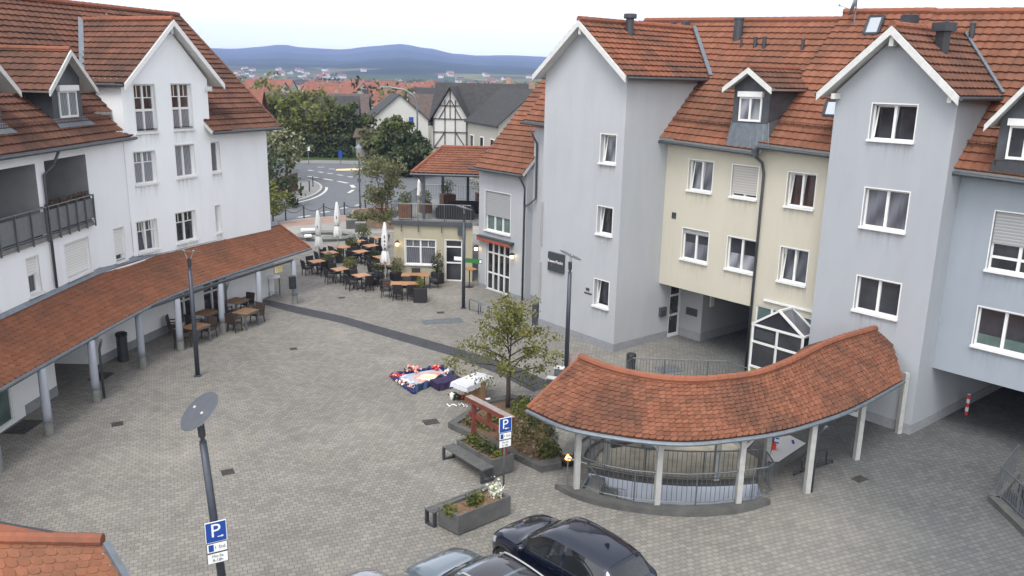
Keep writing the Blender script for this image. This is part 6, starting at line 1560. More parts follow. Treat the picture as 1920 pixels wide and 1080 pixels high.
# ------------------------------------------------------------------ café furniture
CA = math.atan2(UX.y, UX.x)
def make_chair(name, mat, cat='chair', cush=True):
    e = local(thing(name, 'x', cat))
    b = MB(); b.bbox((0, 0, .36), (.46, .46, .07), 0, .02); s = b.build('seat', mat, e)
    if cush: b = MB(); b.bbox((0, -.01, .432), (.40, .40, .04), 0, .015); b.build('cushion', 'cushion', s)
    b = MB(); pr = [(-.23, .19, .40), (.23, .19, .40), (.24, .27, .88), (-.24, .27, .88)]
    b.mesh([Vector(p) for p in pr]+[Vector(p)+Vector((0, .05, 0)) for p in pr], [(0, 1, 2, 3), (7, 6, 5, 4), (0, 4, 5, 1), (1, 5, 6, 2), (2, 6, 7, 3), (3, 7, 4, 0)]); b.build('backrest', mat, e)
    for s in (-1, 1):
        b = MB(); b.bar((s*.24, .22, .64), (s*.25, -.2, .62), .05, .04); b.bar((s*.25, -.2, .62), (s*.235, -.2, .38), .04, .04); b.build('armrest', mat, e)
        for y in (-.2, .2): b = MB(); b.bar((s*.20, y, .37), (s*.235, y*1.12, 0), .035, .035); b.build('leg', mat, e)
    return e
def make_table(name, w, d, top, leg, four=False):
    e = local(thing(name, 'x', 'table'))
    b = MB(); b.bbox((0, 0, .71), (w, d, .035), 0, .008); b.build('table_top', top, e)
    if four:
        for sx in (-1, 1):
            for sy in (-1, 1): b = MB(); b.box((sx*(w/2-.05), sy*(d/2-.05), 0), (.06, .06, .71)); b.build('leg', leg, e)
        b = MB(); b.box((0, d/2-.05, .63), (w-.1, .05, .08)); b.box((0, -d/2+.05, .63), (w-.1, .05, .08)); b.build('apron', leg, e)
    else:
        for s in ((-1, 1) if w > 1.2 else (0,)): b = MB(); b.tube([(s*w*.32, 0, .03), (s*w*.32, 0, .71)], .035, 8); b.bar((s*w*.32-.26, 0, .02), (s*w*.32+.26, 0, .02), .06, .035); b.bar((s*w*.32, -.26, .02), (s*w*.32, .26, .02), .06, .036); b.build('leg', leg, e)
    return e
tS, tLg = make_table('cafe_table', .82, .78, 'wood_table', 'black_metal'), make_table('cafe_table', 1.5, .78, 'wood_table', 'black_metal')
chB = make_chair('wicker_chair', 'wicker')
used = {}
def put(proto, x, y, rz, label, group, z=0.0):
    o = place(proto, used.get(proto.name), (x, y, z), rz, label, group); used[proto.name] = True; return o
TB = [(594.5, 489.3, 0, 'the café table nearest the arcade end', 'SWNE'), (637.8, 504, 0, 'the middle table of the front café row', 'SWNE'), (678, 515.5, 0, 'the front café table nearest the square', 'SWNE'),
      (643.8, 462.7, 0, 'the café table behind the ball shrubs', 'WE'), (618, 473, 0, 'the café table by the left parasol', 'WN'), (676.7, 471, 0, 'the café table in the middle of the terrace', 'SWNE'), (696, 460, 0, 'the café table beyond the middle one', 'SWNE'),
      (704.5, 445.5, 0, 'the farthest café table by the pavement', 'SWE'), (760, 531, 1, 'the long café table nearest the square', 'SSWN'), (779, 514.5, 1, 'the long café table by the window', 'NSE'), (716, 481, 0, 'the café table behind the near parasol', 'WN'), (718, 495, 0, 'the café table by the house wall', 'WE'), (675, 452, 0, 'the café table behind the round bush', 'WE')]
for i, (px, py, lg_, desc, ch) in enumerate(TB):
    x, y = G(px, py, .74); rz = CA+rad(90 if not lg_ else 62)
    if lg_: rz = rad(4)
    put(tLg if lg_ else tS, x, y, rz, ('long ' if lg_ else 'square ')+'wooden top on black legs, '+desc, 'wooden café tables')
    cnt = {}
    for k, c in enumerate(ch):
        a = {'S': -math.pi/2, 'W': math.pi, 'N': math.pi/2, 'E': 0}[c]+rz
        r = .62 if not (lg_ and c in 'WE') else .98
        j = 0
        if ch.count(c) > 1: j = (-.36 if cnt.get(c, 0) == 0 else .36); cnt[c] = 1
        cx, cy = x+math.cos(a)*r+math.cos(rz)*j, y+math.sin(a)*r+math.sin(rz)*j
        dx, dy = math.cos(a), math.sin(a)
        side = ('square' if dy < -.6 else 'street' if dy > .6 else 'arcade' if dx < 0 else 'house')
        ex = ' (left one)' if j < 0 else ' (right one)' if j > 0 else ''
        put(chB, cx, cy, a-math.pi/2+R_.uniform(-.2, .2), f'black wicker chair on the {side} side of {desc}'.replace('the café', 'café').replace('the long café', 'long café')+ex.replace('(left one)', ', left one').replace('(right one)', ', right one'), 'black wicker café chairs')
def parasol(px, py, h, label, prt=True):
    g = G3(px, py); e = thing('closed_parasol', label, 'parasol', tuple(g), 0, 'closed white parasols')
    b = MB(); b.tube([g, g+Vector((0, 0, h))], .03, 8); b.build('pole', 'bright_steel', e)
    b = MB(); n = 22; prof = [(.02, h+.02), (.06, h-.02), (.12, h-.35), (.18, h-.8), (.2, h-1.2), (.15, h-1.42), (.10, h-1.5), (.16, h-1.62), (.2, h-1.85), (.23, h-2.1), (.2, h-2.22)]
    vs = []; 
    for i, (r, z) in enumerate(prof):
        for j in range(n):
            a = 2*math.pi*j/n; k = 1+(.10+.22*max(0, i-6)/4)*math.sin(a*6+i*.25)*(.4 if i < 6 else 1)+.12*noise.noise(Vector((j*.7, i*.6, px)))
            vs.append(g+Vector((r*k*math.cos(a), r*k*math.sin(a), z+(.1*math.sin(a*3) if i == len(prof)-1 else 0))))
    b.mesh(vs, [(i*n+j, i*n+(j+1) % n, (i+1)*n+(j+1) % n, (i+1)*n+j) for i in range(len(prof)-1) for j in range(n)]); cv = b.build('canopy', 'canvas_white', e, smooth=True)
    b = MB(); b.tube([g+Vector((.12*math.cos(a*.785), .12*math.sin(a*.785), h-1.5)) for a in range(9)], .02, 5); b.build('strap', 'canvas_print', cv)
    if prt:
        b = MB()
        for k in range(1 if prt == 1 else 4):
            zz = h-.95-.0*k if prt == 1 else h-.75-.2*k; b.box(g+Vector((.015*(k % 2), -.185, zz-.1)), (.05+.03*(k % 2), .02, .17 if k == 0 else .1))
        b.build('print', 'canvas_print', cv)
    b = MB(); b.lathe(g, [(.3, 0), (.3, .06), (.06, .1)], 12); b.build('foot', 'concrete_dark', e)
parasol(599, 497, 3.3, 'closed white parasol nearest the arcade end', 1); parasol(634, 473, 3.25, 'closed white parasol rising highest behind the ball shrubs', 1); parasol(723, 534, 3.45, 'closed white parasol nearest the café window', 2)
g = Vector((*CF.p(.4, 5.2, 0)[:2], 3.36)); e = thing('closed_parasol', 'closed white parasol on the café roof terrace', 'parasol', tuple(g), 0, 'closed white parasols'); b = MB(); b.tube([g, g+Vector((0, 0, 1.7))], .03, 6); b.build('pole', 'bright_steel', e); b = MB(); b.tube([g+Vector((0, 0, z)) for z in (.7, 1.0, 1.5, 1.72)], [.16, .13, .1, .02], 10); b.build('canopy', 'canvas_white', e)
rp = random.Random(31)
def potted(px, py, w, h, r, label, mt, crate='wicker', z=0.0, g=None, n=420, tall=1.0, size=.10):
    g = g or G3(px, py, z); e = thing('potted_shrub', label, 'potted plant', tuple(g), 0, 'potted shrubs of the café')
    b = MB(); b.bbox(g, (w, w, h), rp.uniform(0, .6), .02); p = b.build('pot', crate, e); b = MB(); c = g+Vector((0, 0, h+r*tall*.75))
    for i in range(n):
        d = Vector((rp.gauss(0, 1), rp.gauss(0, 1), rp.gauss(0, 1))).normalized()*(rp.random()**.4)*(1+.25*noise.noise(Vector((i*.01, px, py))))
        b.leaf(c+Vector((d.x*r, d.y*r, d.z*r*tall)), size*rp.uniform(.6, 1.2), rg=rp)
    b.build('foliage', mt, e); b = MB(); b.tube([g+Vector((0, 0, h*.9)), c], .03, 6); b.build('stem', 'bark', e)
potted(656, 520, .5, .45, .44, 'bright yellow-green ball shrub in a pot among the front café tables', 'leaf_olive', n=620); potted(617, 503, .45, .35, .36, 'olive potted shrub behind the café table nearest the arcade', 'leaf_olive'); potted(637, 492, .45, .4, .3, 'small dark potted shrub beside the yellow-green one', 'leaf_dark')
potted(660, 480, .5, .5, .42, 'round dark green clipped potted bush in the terrace middle', 'leaf_mid', n=620); potted(682, 460, .5, .55, .55, 'largest dark potted bush, before the stone bed wall', 'leaf_mid', n=620); potted(709, 525, .55, .4, .45, 'dark green potted shrub left of the near parasol', 'leaf_dark'); potted(704, 500, .5, .35, .4, 'dark bushy potted shrub behind the near parasol', 'leaf_dark')
potted(744, 525, .6, .45, .42, 'potted oleander left of the café window', 'leaf_street', tall=1.2); potted(820, 531, .55, .62, .36, 'tall narrow potted shrub between café window and white door', 'leaf_dark', tall=1.9, n=560); potted(788, 565, .65, .75, .28, 'grassy plant in the tall black planter nearest the square', 'leaf_olive', tall=1.1, n=260); potted(785, 512, .5, .3, .22, 'small grass pot below the café window', 'leaf_olive', n=150)
def crate(px, py, sx, sy, h, label, mat, rz=.4):
    g = G3(px, py); e = thing('crate', label, 'crate', tuple(g)); b = MB(); b.bbox(g, (sx, sy, h), rz, .02); b.build('body', mat, e); b = MB(); b.bbox(g+Vector((0, 0, h+.002)), (sx*1.04, sy*1.04, .03), rz, .01); b.build('rim', 'wicker', e)
crate(722, 545, .5, .4, .55, 'brown wooden crate at the foot of the near parasol', 'wood_crate'); crate(700, 533, .6, .5, .6, 'black wicker box beside the front café table', 'wicker')
# wall table by the entrance, bar table, arcade furniture
g = G3(880, 538); e = thing('standing_table', 'small orange-topped standing table against the entrance wall', 'table', tuple(g)); b = MB(); b.bbox(g+Vector((0, 0, 1.0)), (.75, .5, .05), CA, .01); b.build('table_top', 'wood_table', e); b = MB(); b.tube([g, g+Vector((0, 0, 1.0))], .03, 8); b.build('leg', 'black_metal', e); b = MB(); b.lathe(g, [(.25, 0), (.25, .03), (.04, .05)], 12); b.build('foot', 'black_metal', e)
g = G3(515, 557); e = thing('bar_table', 'tall white bar table with thin steel legs beyond the arcade columns', 'table', tuple(g)); b = MB(); b.bbox(g+Vector((0, 0, 1.05)), (.62, .62, .04), .35, .01); b.build('table_top', 'white_paint', e)
for sx in (-1, 1):
    for sy in (-1, 1): b = MB(); q = g+Vector((sx*.27*math.cos(.35)-sy*.27*math.sin(.35), sx*.27*math.sin(.35)+sy*.27*math.cos(.35), 0)); b.bar(q, q+Vector((0, 0, 1.05)), .03); b.build('leg', 'steel', e)
b = MB()
for s in (-1, 1): b.bar(g+Vector((-.25, s*.25, .2)), g+Vector((.25, s*.25, .2)), .02); b.bar(g+Vector((s*.25, -.25, .2)), g+Vector((s*.25, .25, .2)), .02)
b.build('footrest', 'steel', e)
tA = make_table('arcade_table', .95, .8, 'wood_brown', 'zinc', True); chA = make_chair('arcade_chair', 'wicker_brown', cush=False)
ka = math.atan2(.933, .36)
for px, py, lab in ((366, 611, 'the arcade table nearest the lamp post'), (460, 583, 'the arcade table nearest the stone band'), (386, 585, 'the inner arcade table behind the lamp'), (442, 563, 'the inner arcade table by the shop window')):
    x, y = G(px, py, .74); put(tA, x, y, ka, 'brown wooden top on grey legs, '+lab, 'wooden arcade tables')
    for s, nm in ((1, 'far'), (-1, 'near')):
        cx, cy = x+.36*s*.78, y+.933*s*.78; put(chA, cx, cy, ka-math.pi/2 if s > 0 else ka+math.pi/2, f'dark wicker chair on the {nm} side of {lab}', 'dark wicker arcade chairs')
x, y = G(329, 628); put(chA, x, y, ka+.6, 'dark brown wicker chair standing apart by the arcade window left of the column', 'dark wicker arcade chairs')
# roof terrace furniture
for s, t, label in ((2.3, 1.0, 'black wicker lounge sofa nearest the terrace railing'), (2.5, 3.2, 'black wicker lounge sofa farther back on the terrace')):
    q = CF.p(s, t, 3.36); e = thing('lounge_sofa', label, 'sofa', tuple(q)); b = MB(); b.obox(q, CF.p(2.0, 0, 0)-CF.p(0, 0, 0), CF.p(0, .8, 0)-CF.p(0, 0, 0), (0, 0, .38)); b.build('seat', 'wicker', e)
    b = MB(); b.obox(q+Vector((0, 0, .0))+(CF.p(0, -.12, 0)-CF.p(0, 0, 0)), CF.p(2.0, 0, 0)-CF.p(0, 0, 0), CF.p(0, .11, 0)-CF.p(0, 0, 0), (0, 0, .75)); b.build('backrest', 'wicker', e)
    b = MB(); b.obox(q+(CF.p(-.14, 0, 0)-CF.p(0, 0, 0)), CF.p(.13, 0, 0)-CF.p(0, 0, 0), CF.p(0, .8, 0)-CF.p(0, 0, 0), (0, 0, .6)); b.build('armrest', 'wicker', e)
for s, t, w, h, r, lab, mt in ((.55, .5, .7, .85, .4, 'clipped plant in a tall brown box at the terrace corner', 'leaf_mid'), (1.2, 3.0, .6, .6, .4, 'bushy plant in a brown box at the terrace post', 'leaf_olive'), (2.1, 5.5, .8, .8, .5, 'grassy plant in a wide brown box at the back of the terrace', 'leaf_mid'), (4.0, 7.2, .7, .7, .8, 'tall loose shrub at the back of the terrace near the house', 'leaf_street')):
    potted(1, 1, w, h, r, lab, mt, 'wood_crate', g=CF.p(s, t, 3.36), n=330)
# ------------------------------------------------------------------ cars
def car(name, label, L, W, Hh, paint, loc, heading, rails=False, panoroof=False):
    e = thing(name, label, 'car', loc, heading); BASE[e.name] = (0, 0, 0); k = Hh/1.5
    S = [(0, .34, .58, .62, .62, .50), (.02, .24, .66, .72, .80, .68), (.06, .20, .74, .82, .92, .78), (.13, .19, .81, .91, .985, .84), (.21, .19, .86, .965, 1.0, .87), (.275, .19, .90, 1.0, 1.0, .88), (.35, .19, .935, 1.22, 1.0, .80), (.43, .19, .955, 1.42, 1.0, .72), (.50, .19, .965, 1.485, 1.0, .705), (.60, .19, .975, 1.50, 1.0, .70), (.72, .19, .99, 1.48, 1.0, .69), (.82, .19, 1.005, 1.43, .99, .67), (.885, .20, 1.01, 1.36, .975, .65), (.925, .21, 1.0, 1.22, .95, .66), (.965, .24, .96, 1.02, .91, .68), (.99, .28, .86, .90, .84, .66), (1.0, .36, .62, .66, .76, .6)]
    N = 61; sp = []
    P6 = [Vector(s[:3]) for s in S]; 
    def cat(arr, t):
        xs = [s[0] for s in S]; i = max(0, min(len(S)-2, next((j for j in range(len(S)-1) if xs[j+1] >= t), len(S)-2))); f = (t-xs[i])/(xs[i+1]-xs[i])
        p0, p1, p2, p3 = arr[max(0, i-1)], arr[i], arr[i+1], arr[min(len(S)-1, i+2)]; m1 = (p2-p0)/2; m2 = (p3-p1)/2
        return (2*f**3-3*f*f+1)*p1+(f**3-2*f*f+f)*m1+(-2*f**3+3*f*f)*p2+(f**3-f*f)*m2
    cols_ = [[s[j] for s in S] for j in range(6)]
    rows = []
    for i in range(N):
        t = i/(N-1); t = .5-.5*math.cos(math.pi*t)*(.35+.65*abs(math.cos(math.pi*t))**0) if False else t
        zb, zl, zr, wb, wr = [cat(cols_[j], t) for j in range(1, 6)]; w = W/2
        x = L/2-L*t; wb *= w; wr *= w; zb *= k; zl *= k; zr *= k; hgt = zr-zl
        pr = [(wb*.9, zb), (wb*.975, zb+.1*k), (wb, zb+(zl-zb)*.45), (wb*.995, zb+(zl-zb)*.75), (wb*.965, zl-.03*k), (wb*.94, zl), (wr+(wb*.94-wr)*.10 if hgt > .15 else wb*.86, zr-hgt*(.17 if hgt > .15 else .45)), (wr*.90, zr-hgt*.045), (wr*.5, zr+.012*k), (0, zr+.018*k)]
        rows.append([Vector((x, -y, z)) for y, z in pr]+[Vector((x, y, z)) for y, z in pr[-2::-1]])
    m = len(rows[0]); h = (m-1)//2
    parts = {}
    def put_(key, q): parts.setdefault(key, []).append(q)
    for i in range(N-1):
        t = (i+.5)/(N-1)
        for j in range(m-1):
            jj = j if j < h else m-2-j; q = (i, j); key = 'body'; sd = 0 if j < h else 1
            if jj == 5 and .335 < t < .865 and not (.595 < t < .622): key = ('side_window', sd, 0 if t < .6 else 1)
            elif jj >= 6 and .285 < t < .425: key = 'windscreen'
            elif jj == 5 and .30 < t <= .335: key = ('quarter', sd)
            elif jj >= 7 and .895 < t < .965: key = 'rear_window'
            elif panoroof and jj >= 7 and .46 < t < .80 and not (.62 < t < .635): key = 'roof_glass'
            elif jj in (3, 4) and .012 < t < .085: key = ('headlight', sd)
            elif jj in (3, 4) and .935 < t < .992: key = ('taillight', sd)
            put_(key, q)
    def mk(qs, name_, mat, par, lift=0.0):
        b = MB(); idx = {}
        for i, j in qs:
            f = []
            for a, c in ((i, j), (i+1, j), (i+1, j+1), (i, j+1)):
                if (a, c) not in idx: idx[(a, c)] = len(b.v); b.v.append(tuple(rows[a][c]+Vector((0, 0, lift))))
                f.append(idx[(a, c)])
            b.f.append(tuple(f)); b.m.append(0)
        return b.build(name_, mat, par, smooth=True)
    bb_ = MB(); body = mk(parts['body'], 'body', paint, e)
    b = MB(); b.face(rows[0]); b.face(rows[-1]); b.face([r[0] for r in rows]+[r[-1] for r in rows[::-1]]); b.build('bumper', 'plastic_black', e)
    for kk, qs in parts.items():
        nm = kk if isinstance(kk, str) else kk[0]
        if nm == 'body': continue
        mt = {'side_window': 'glass_car', 'windscreen': 'glass_car', 'quarter': 'plastic_black', 'rear_window': 'glass_car', 'roof_glass': 'glass_roof', 'headlight': 'lens', 'taillight': 'tail'}[nm]
        mk(qs, nm, mt, e)
    r = .325*k
    for sx in (.175, .815):
        for sy in (-1, 1):
            c = Vector((L/2-L*sx, sy*(W/2-.105), r)); b = MB(); ax = (0, sy, 0)
            b.lathe(c, [(r*.66, -.1), (r*.96, -.1), (r, -.06), (r, .07), (r*.95, .105), (r*.66, .11)], 24, ax=ax); t_ = b.build('wheel', 'rubber', e)
            b = MB(); b.lathe(c, [(.02, .1), (r*.16, .108), (r*.64, .085), (r*.67, .112), (r*.67, .0)], 20, ax=ax)
            b.build('rim', 'rim', t_)
            b = MB(); b.tube([c+Vector((math.cos(a*.2617)*r*1.12, sy*.112, math.sin(a*.2617)*r*1.12)) for a in range(13)], .03, 6); b.build('wheel_arch', 'plastic_black', e)
    for sy in (-1, 1):
        b = MB(); c = Vector((L/2-L*.335, sy*(W/2+.07), .99*k)); b.blob(c, (.075, .10, .065), amp=.05); b.bar(c, c+Vector((0, -sy*.12, -.03)), .05); b.build('mirror', paint, e, smooth=True)
        for f in (.535, .73): b = MB(); b.tube([(L/2-L*f, sy*(W/2+.005), .86*k), (L/2-L*f-.06, sy*(W/2+.025), .865*k), (L/2-L*f-.15, sy*(W/2+.005), .87*k)], .014, 6); b.build('handle', 'bright_steel' if rails else paint, e)
        b = MB(); q = [rows[i][5 if sy < 0 else m-6]+Vector((0, sy*.004, .0)) for i in range(20, 53)]; b.tube(q, .010, 5); b.build('window_trim', 'bright_steel' if rails else 'plastic_black', e)
        if rails:
            b = MB(); q = [rows[i][7 if sy < 0 else m-8]+Vector((0, sy*.03, .045 if 27 < i < 48 else .0)) for i in range(26, 51, 1)]; b.tube(q, .018, 6); b.build('roof_rail', 'bright_steel', e)
    i = 46; b = MB(); p = rows[i][h]; b.mesh([p+Vector((.09, -.02, 0)), p+Vector((.09, .02, 0)), p+Vector((-.05, .025, 0)), p+Vector((-.05, -.025, 0)), p+Vector((-.05, 0, .09)), p+Vector((.02, 0, .06))], [(0, 1, 5), (1, 2, 4, 5), (2, 3, 4), (3, 0, 5, 4)]); b.build('antenna', paint, e)
    b = MB(); b.tube([rows[17][h-4]+Vector((0, 0, .02)), rows[17][h-1]+Vector((-.1, 0, .05)), rows[21][h]+Vector((0, .1, .03))], .012, 5); b.tube([rows[17][h]+Vector((0, .1, .02)), rows[20][h+3]+Vector((0, .05, .03))], .012, 5); b.build('wiper', 'plastic_black', e)
    b = MB(); b.tube([rows[49][5]+Vector((0, 0, .01))]+[rows[53][j]+Vector((0, 0, .008)) for j in range(6, m-6)]+[rows[49][m-6]+Vector((0, 0, .01))], .006, 4); b.build('spoiler_line', 'plastic_black', e)
    for t in (17, 38, 50):
        for sy in (0, 1):
            b = MB(); q = [rows[t][(j if sy == 0 else m-1-j)]+Vector((0, (-.003, .003)[sy], 0)) for j in (0, 1, 2, 3, 4, 5)]; b.tube(q, .006, 4); b.build('door_gap', 'plastic_black', e)
    return e
for nm, c, ro in (('lens', (.35, .37, .40), .1), ('tail', (.35, .015, .012), .15), ('glass_roof', (.03, .03, .036), .05)):
    m_, nt_, b_ = newmat(nm); b_.inputs['Base Color'].default_value = (*c, 1); b_.inputs['Roughness'].default_value = ro; b_.inputs['Coat Weight'].default_value = .6
hd = rad(133)
car('parked_car', 'dark navy hatchback, nearest the pavilion', 3.95, 1.64, 1.46, 'paint_navy', (1.42, 16.6, 0), hd)
car('parked_car', 'silver-blue estate with glass roof and bright roof rails, between two cars', 4.25, 1.66, 1.55, 'paint_silver', (-.35, 14.86, 0), hd, True, True)
car('parked_car', 'grey car of which only the bonnet edge shows at the bottom', 4.0, 1.62, 1.45, 'paint_grey', (-2.22, 14.22, 0), rad(136))
# ------------------------------------------------------------------ street beyond the square
def bollard(px, py, h, label, group, mat='anthracite', chain_to=None):
    g = G3(px, py); e = thing('bollard', label, 'bollard', tuple(g), 0, group); b = MB(); b.tube([g, g+Vector((0, 0, h))], .06, 8); b.build('post', mat, e); b = MB(); b.blob(g+Vector((0, 0, h+.06)), (.09, .09, .08), amp=0); b.build('cap', 'zinc', e); return g
prev = None; bl = [(500, 418), (536, 413), (570, 408.5), (607.5, 405.5), (646, 402.5), (685.5, 399), (727, 391)]
for px, py in bl:
    g = bollard(px, py, 1.0, 'dark chain post with round cap along the near kerb of the road', 'chain posts along the road')
    if prev is not None:
        b = MB(); b.tube([prev.lerp(g, k/8)+Vector((0, 0, .85-.35*math.sin(math.pi*k/8))) for k in range(9)], .025, 4); tag(b.build('chain', 'anthracite', None, loc=prev), 'sagging chain between two posts along the near kerb', 'chain', 'chains along the road')
    prev = g
for px, py in ((541, 372.5), (564.5, 365), (580.5, 361), (587, 352)):
    bollard(px, py, 1.1, 'thin dark post on the curved footpath before the wooden fence', 'posts on the curved footpath')
g = G3(675.5, 400); e = thing('street_lantern', 'old-style street lantern before the stone flower bed', 'street lamp', tuple(g)); h = 5.6
b = MB(); b.tube([g, g+Vector((0, 0, 1.2)), g+Vector((0, 0, h-.6))], [.10, .06, .05], 8); b.build('pole', 'lamp_grey', e); b = MB(); b.lathe(g+Vector((0, 0, h-.6)), [(.10, 0), (.2, .3), (.18, .38)], 10); b.build('lantern', 'bright_steel', e); b = MB(); b.lathe(g+Vector((0, 0, h-.22)), [(.34, 0), (.2, .14), (.06, .3), (.04, .5)], 12); b.build('hood', 'zinc', e); b = MB(); b.box(g+Vector((0, -.08, 2.6)), (.3, .05, .3)); b.build('bracket_box', 'zinc_dark', e)
fb_ = thing('flower_bed', 'raised stone flower bed at the street tree beyond the café', 'flower bed', tuple(G3(690, 418)))
q = [G3(*p) for p in [(656, 422), (700, 428), (740, 430), (760, 412), (700, 402), (662, 406)]]; cen = sum(q, Vector())/len(q)
b = MB()
for i in range(len(q)):
    a, c = q[i], q[(i+1) % len(q)]; ai, ci = cen+(a-cen)*.93, cen+(c-cen)*.93; u = Vector((0, 0, .6)); b.mesh([a, c, ci, ai, a+u, c+u, ci+u, ai+u], [(4, 5, 6, 7), (0, 1, 5, 4), (2, 3, 7, 6)])
b.build('wall', 'wall_stone', fb_); b = MB(); b.face([cen+(p-cen)*.94+Vector((0, 0, .5)) for p in q]); b.build('soil', 'soil', fb_)
for i, (px, py, r, h, mt, lab) in enumerate(((690, 415, 1.3, .9, 'leaf_street', 'grey-green shrub in the raised stone bed under the street tree'), (712, 412, 1.2, 1.5, 'leaf_rust', 'rust-red shrub in the raised stone bed behind the street tree'), (735, 418, 1.1, 1.1, 'leaf_mid', 'green shrub at the terrace end of the raised stone bed'), (671, 412, .9, .6, 'leaf_street', 'low shrub at the lantern end of the raised stone bed'))):
    g = G3(px, py, .5); heap('shrub', lab, g, (r, r*.7, h), 360, .2, mt, 'shrubs in the raised stone bed')
for px, py, lab in ((538+4, 424, ''), ):
    pass
for px, py, lab in ((660, 428, 'stone bollard block with pale top beside the raised bed'), (676.5, 434, 'low stone block with pale top behind the largest potted bush')):
    g = G3(px, py); e = thing('stone_block', lab, 'stone block', tuple(g)); b = MB(); b.bbox(g, (.85, .6, .65), .2, .05); b.build('block', 'concrete_dark', e); b = MB(); b.bbox(g+Vector((0, 0, .652)), (.8, .55, .05), .2, .02); b.build('top', 'concrete', e)
# little fountain basin and white seat behind the parasols
g = G3(612, 446); e = thing('low_basin', 'low grey curved basin edge behind the parasols', 'basin', tuple(g)); b = MB(); b.tube([g+Vector((1.9*math.cos(a*.32), 1.3*math.sin(a*.32), .18)) for a in range(20)], .16, 6); b.build('rim', 'concrete', e)
for px, py, lab in ((582, 440, 'white low lounger behind the left parasol'), (578, 452, 'small white stool behind the left parasol')):
    g = G3(px, py); e = thing('sun_lounger' if 'lounger' in lab else 'stool', lab, 'seat', tuple(g)); b = MB(); b.bbox(g+Vector((0, 0, .3)), (1.3 if 'lounger' in lab else .5, .5, .14), .3, .04); b.build('seat', 'white_paint', e); b = MB()
    for s in (-.2, .2): b.bar(g+Vector((s, 0, 0)), g+Vector((s, 0, .3)), .06)
    b.build('leg', 'steel', e)
# trees near the street
def simple_tree(name, label, base, h, r, mt, n, size, trunk_h=None, group='trees beyond the square', rg=None, tr=.16, low=.35):
    rg = rg or random.Random(int(base[0]*7+base[1]*13)); th = trunk_h or h*.35; cl = []
    for i in range(17):
        a = i*2.4+rg.uniform(-.4, .4); z = rg.uniform(th*.9, h*.92); f = 1-((z-(th+h)*.5)/(h-th+.01)*1.5)**2; rr = r*max(.25, f)*rg.uniform(.3, .85)
        cl.append((math.cos(a)*rr, math.sin(a)*rr, z, r*rg.uniform(.32, .5), r*rg.uniform(.28, .42)))
    fk = [[(0, 0, th*.8, tr*.6), (c[0]*.6, c[1]*.6, (th+c[2])*.5, tr*.3), (c[0], c[1], c[2], tr*.08)] for c in cl[:7]]
    return tree(name, label, base, [(0, 0, -.1, tr), (.02, 0, th*.6, tr*.8), (0, .02, th*1.1, tr*.6)], fk, cl, mt, size, n, group=group, rg=rg)
st = G3(716, 414); simple_tree('street_tree', 'round-crowned grey-green street tree in the raised stone bed', (st.x, st.y, .5), 4.5, 1.9, 'leaf_street', 4200, .2, 1.5, tr=.1, group=None)
g = G3(538, 340); simple_tree('blossom_tree', 'tree with pale blossom clusters beside the footpath fence', g, 5.4, 2.7, 'leaf_blossom', 1800, .42, 1.8, group=None)
g = G3(512, 420); simple_tree('small_tree', 'small olive tree at the corner of the white house', g, 3.2, 1.2, 'leaf_olive', 700, .24, 1.1, tr=.08, group=None)
g = G3(505, 386); heap('hedge_bush', 'dark bush behind the wooden fence beside the white house', g, (3, 2, 5.2), 900, .45, 'leaf_dark', None)
fe = thing('wooden_fence', 'dark brown board fence along the curved footpath', 'fence', tuple(G3(540, 362)))
fa, fc = G3(512, 372, .1), G3(559, 357, .1); n = 24
for i in range(n): b = MB() if i == 0 else b; p = fa.lerp(fc, i/n); q = fa.lerp(fc, (i+.9)/n); b.obox(p, q-p, (.0, .05, 0), (0, 0, 1.75))
b.build('boards', 'fence_wood', fe); b = MB(); b.bar(fa+Vector((0, .1, 1.5)), fc+Vector((0, .1, 1.5)), .08); b.bar(fa+Vector((0, .1, .4)), fc+Vector((0, .1, .4)), .08); b.build('rail', 'fence_wood', fe)
g = G3(527, 371); e = thing('info_board', 'grey back of a board on one post beside the fence', 'sign', tuple(g)); b = MB(); b.tube([g, g+Vector((0, 0, 3.6))], .05, 6); b.build('pole', 'zinc', e); b = MB(); b.box(g+Vector((0, -.06, 2.4)), (.95, .05, 1.2)); b.build('board', 'zinc', e)
def rsign(px, py, h, label, w=.5, hh=.6, mat='sign_blue'):
    g = G3(px, py); e = thing('road_sign', label, 'road sign', tuple(g)); b = MB(); b.tube([g, g+Vector((0, 0, h))], .05, 6); b.build('pole', 'zinc', e); b = MB(); b.box(g+Vector((0, -.07, h-hh)), (w, .04, hh)); b.build('plate', mat, e)
rsign(639, 309, 1.8, 'small blue road sign on the far kerb before the hedge', .5, .9); rsign(760, 320, 5.2, 'blue road sign between the tree and the half-timbered house', .6, .9); rsign(772, 312, 6.2, 'blue direction sign beside the tall bent street lamp', .6, .9); rsign(579, 309, 2.3, 'small white road sign at the far kerb left of the hedge', .5, .5, 'sign_white')
g = G3(783, 318); e = thing('street_lamp', 'tall bent-arm street lamp before the half-timbered house', 'street lamp', tuple(g)); b = MB(); b.tube([g, g+Vector((0, 0, 7.5)), g+Vector((-.3, 0, 8.8)), g+Vector((-1.5, 0, 9.6)), g+Vector((-3.6, 0, 9.9))], .1, 8); b.build('pole', 'zinc', e); b = MB(); b.bbox(g+Vector((-3.9, 0, 9.8)), (1.3, .35, .16), 0, .04); b.build('lamp_head', 'zinc', e)
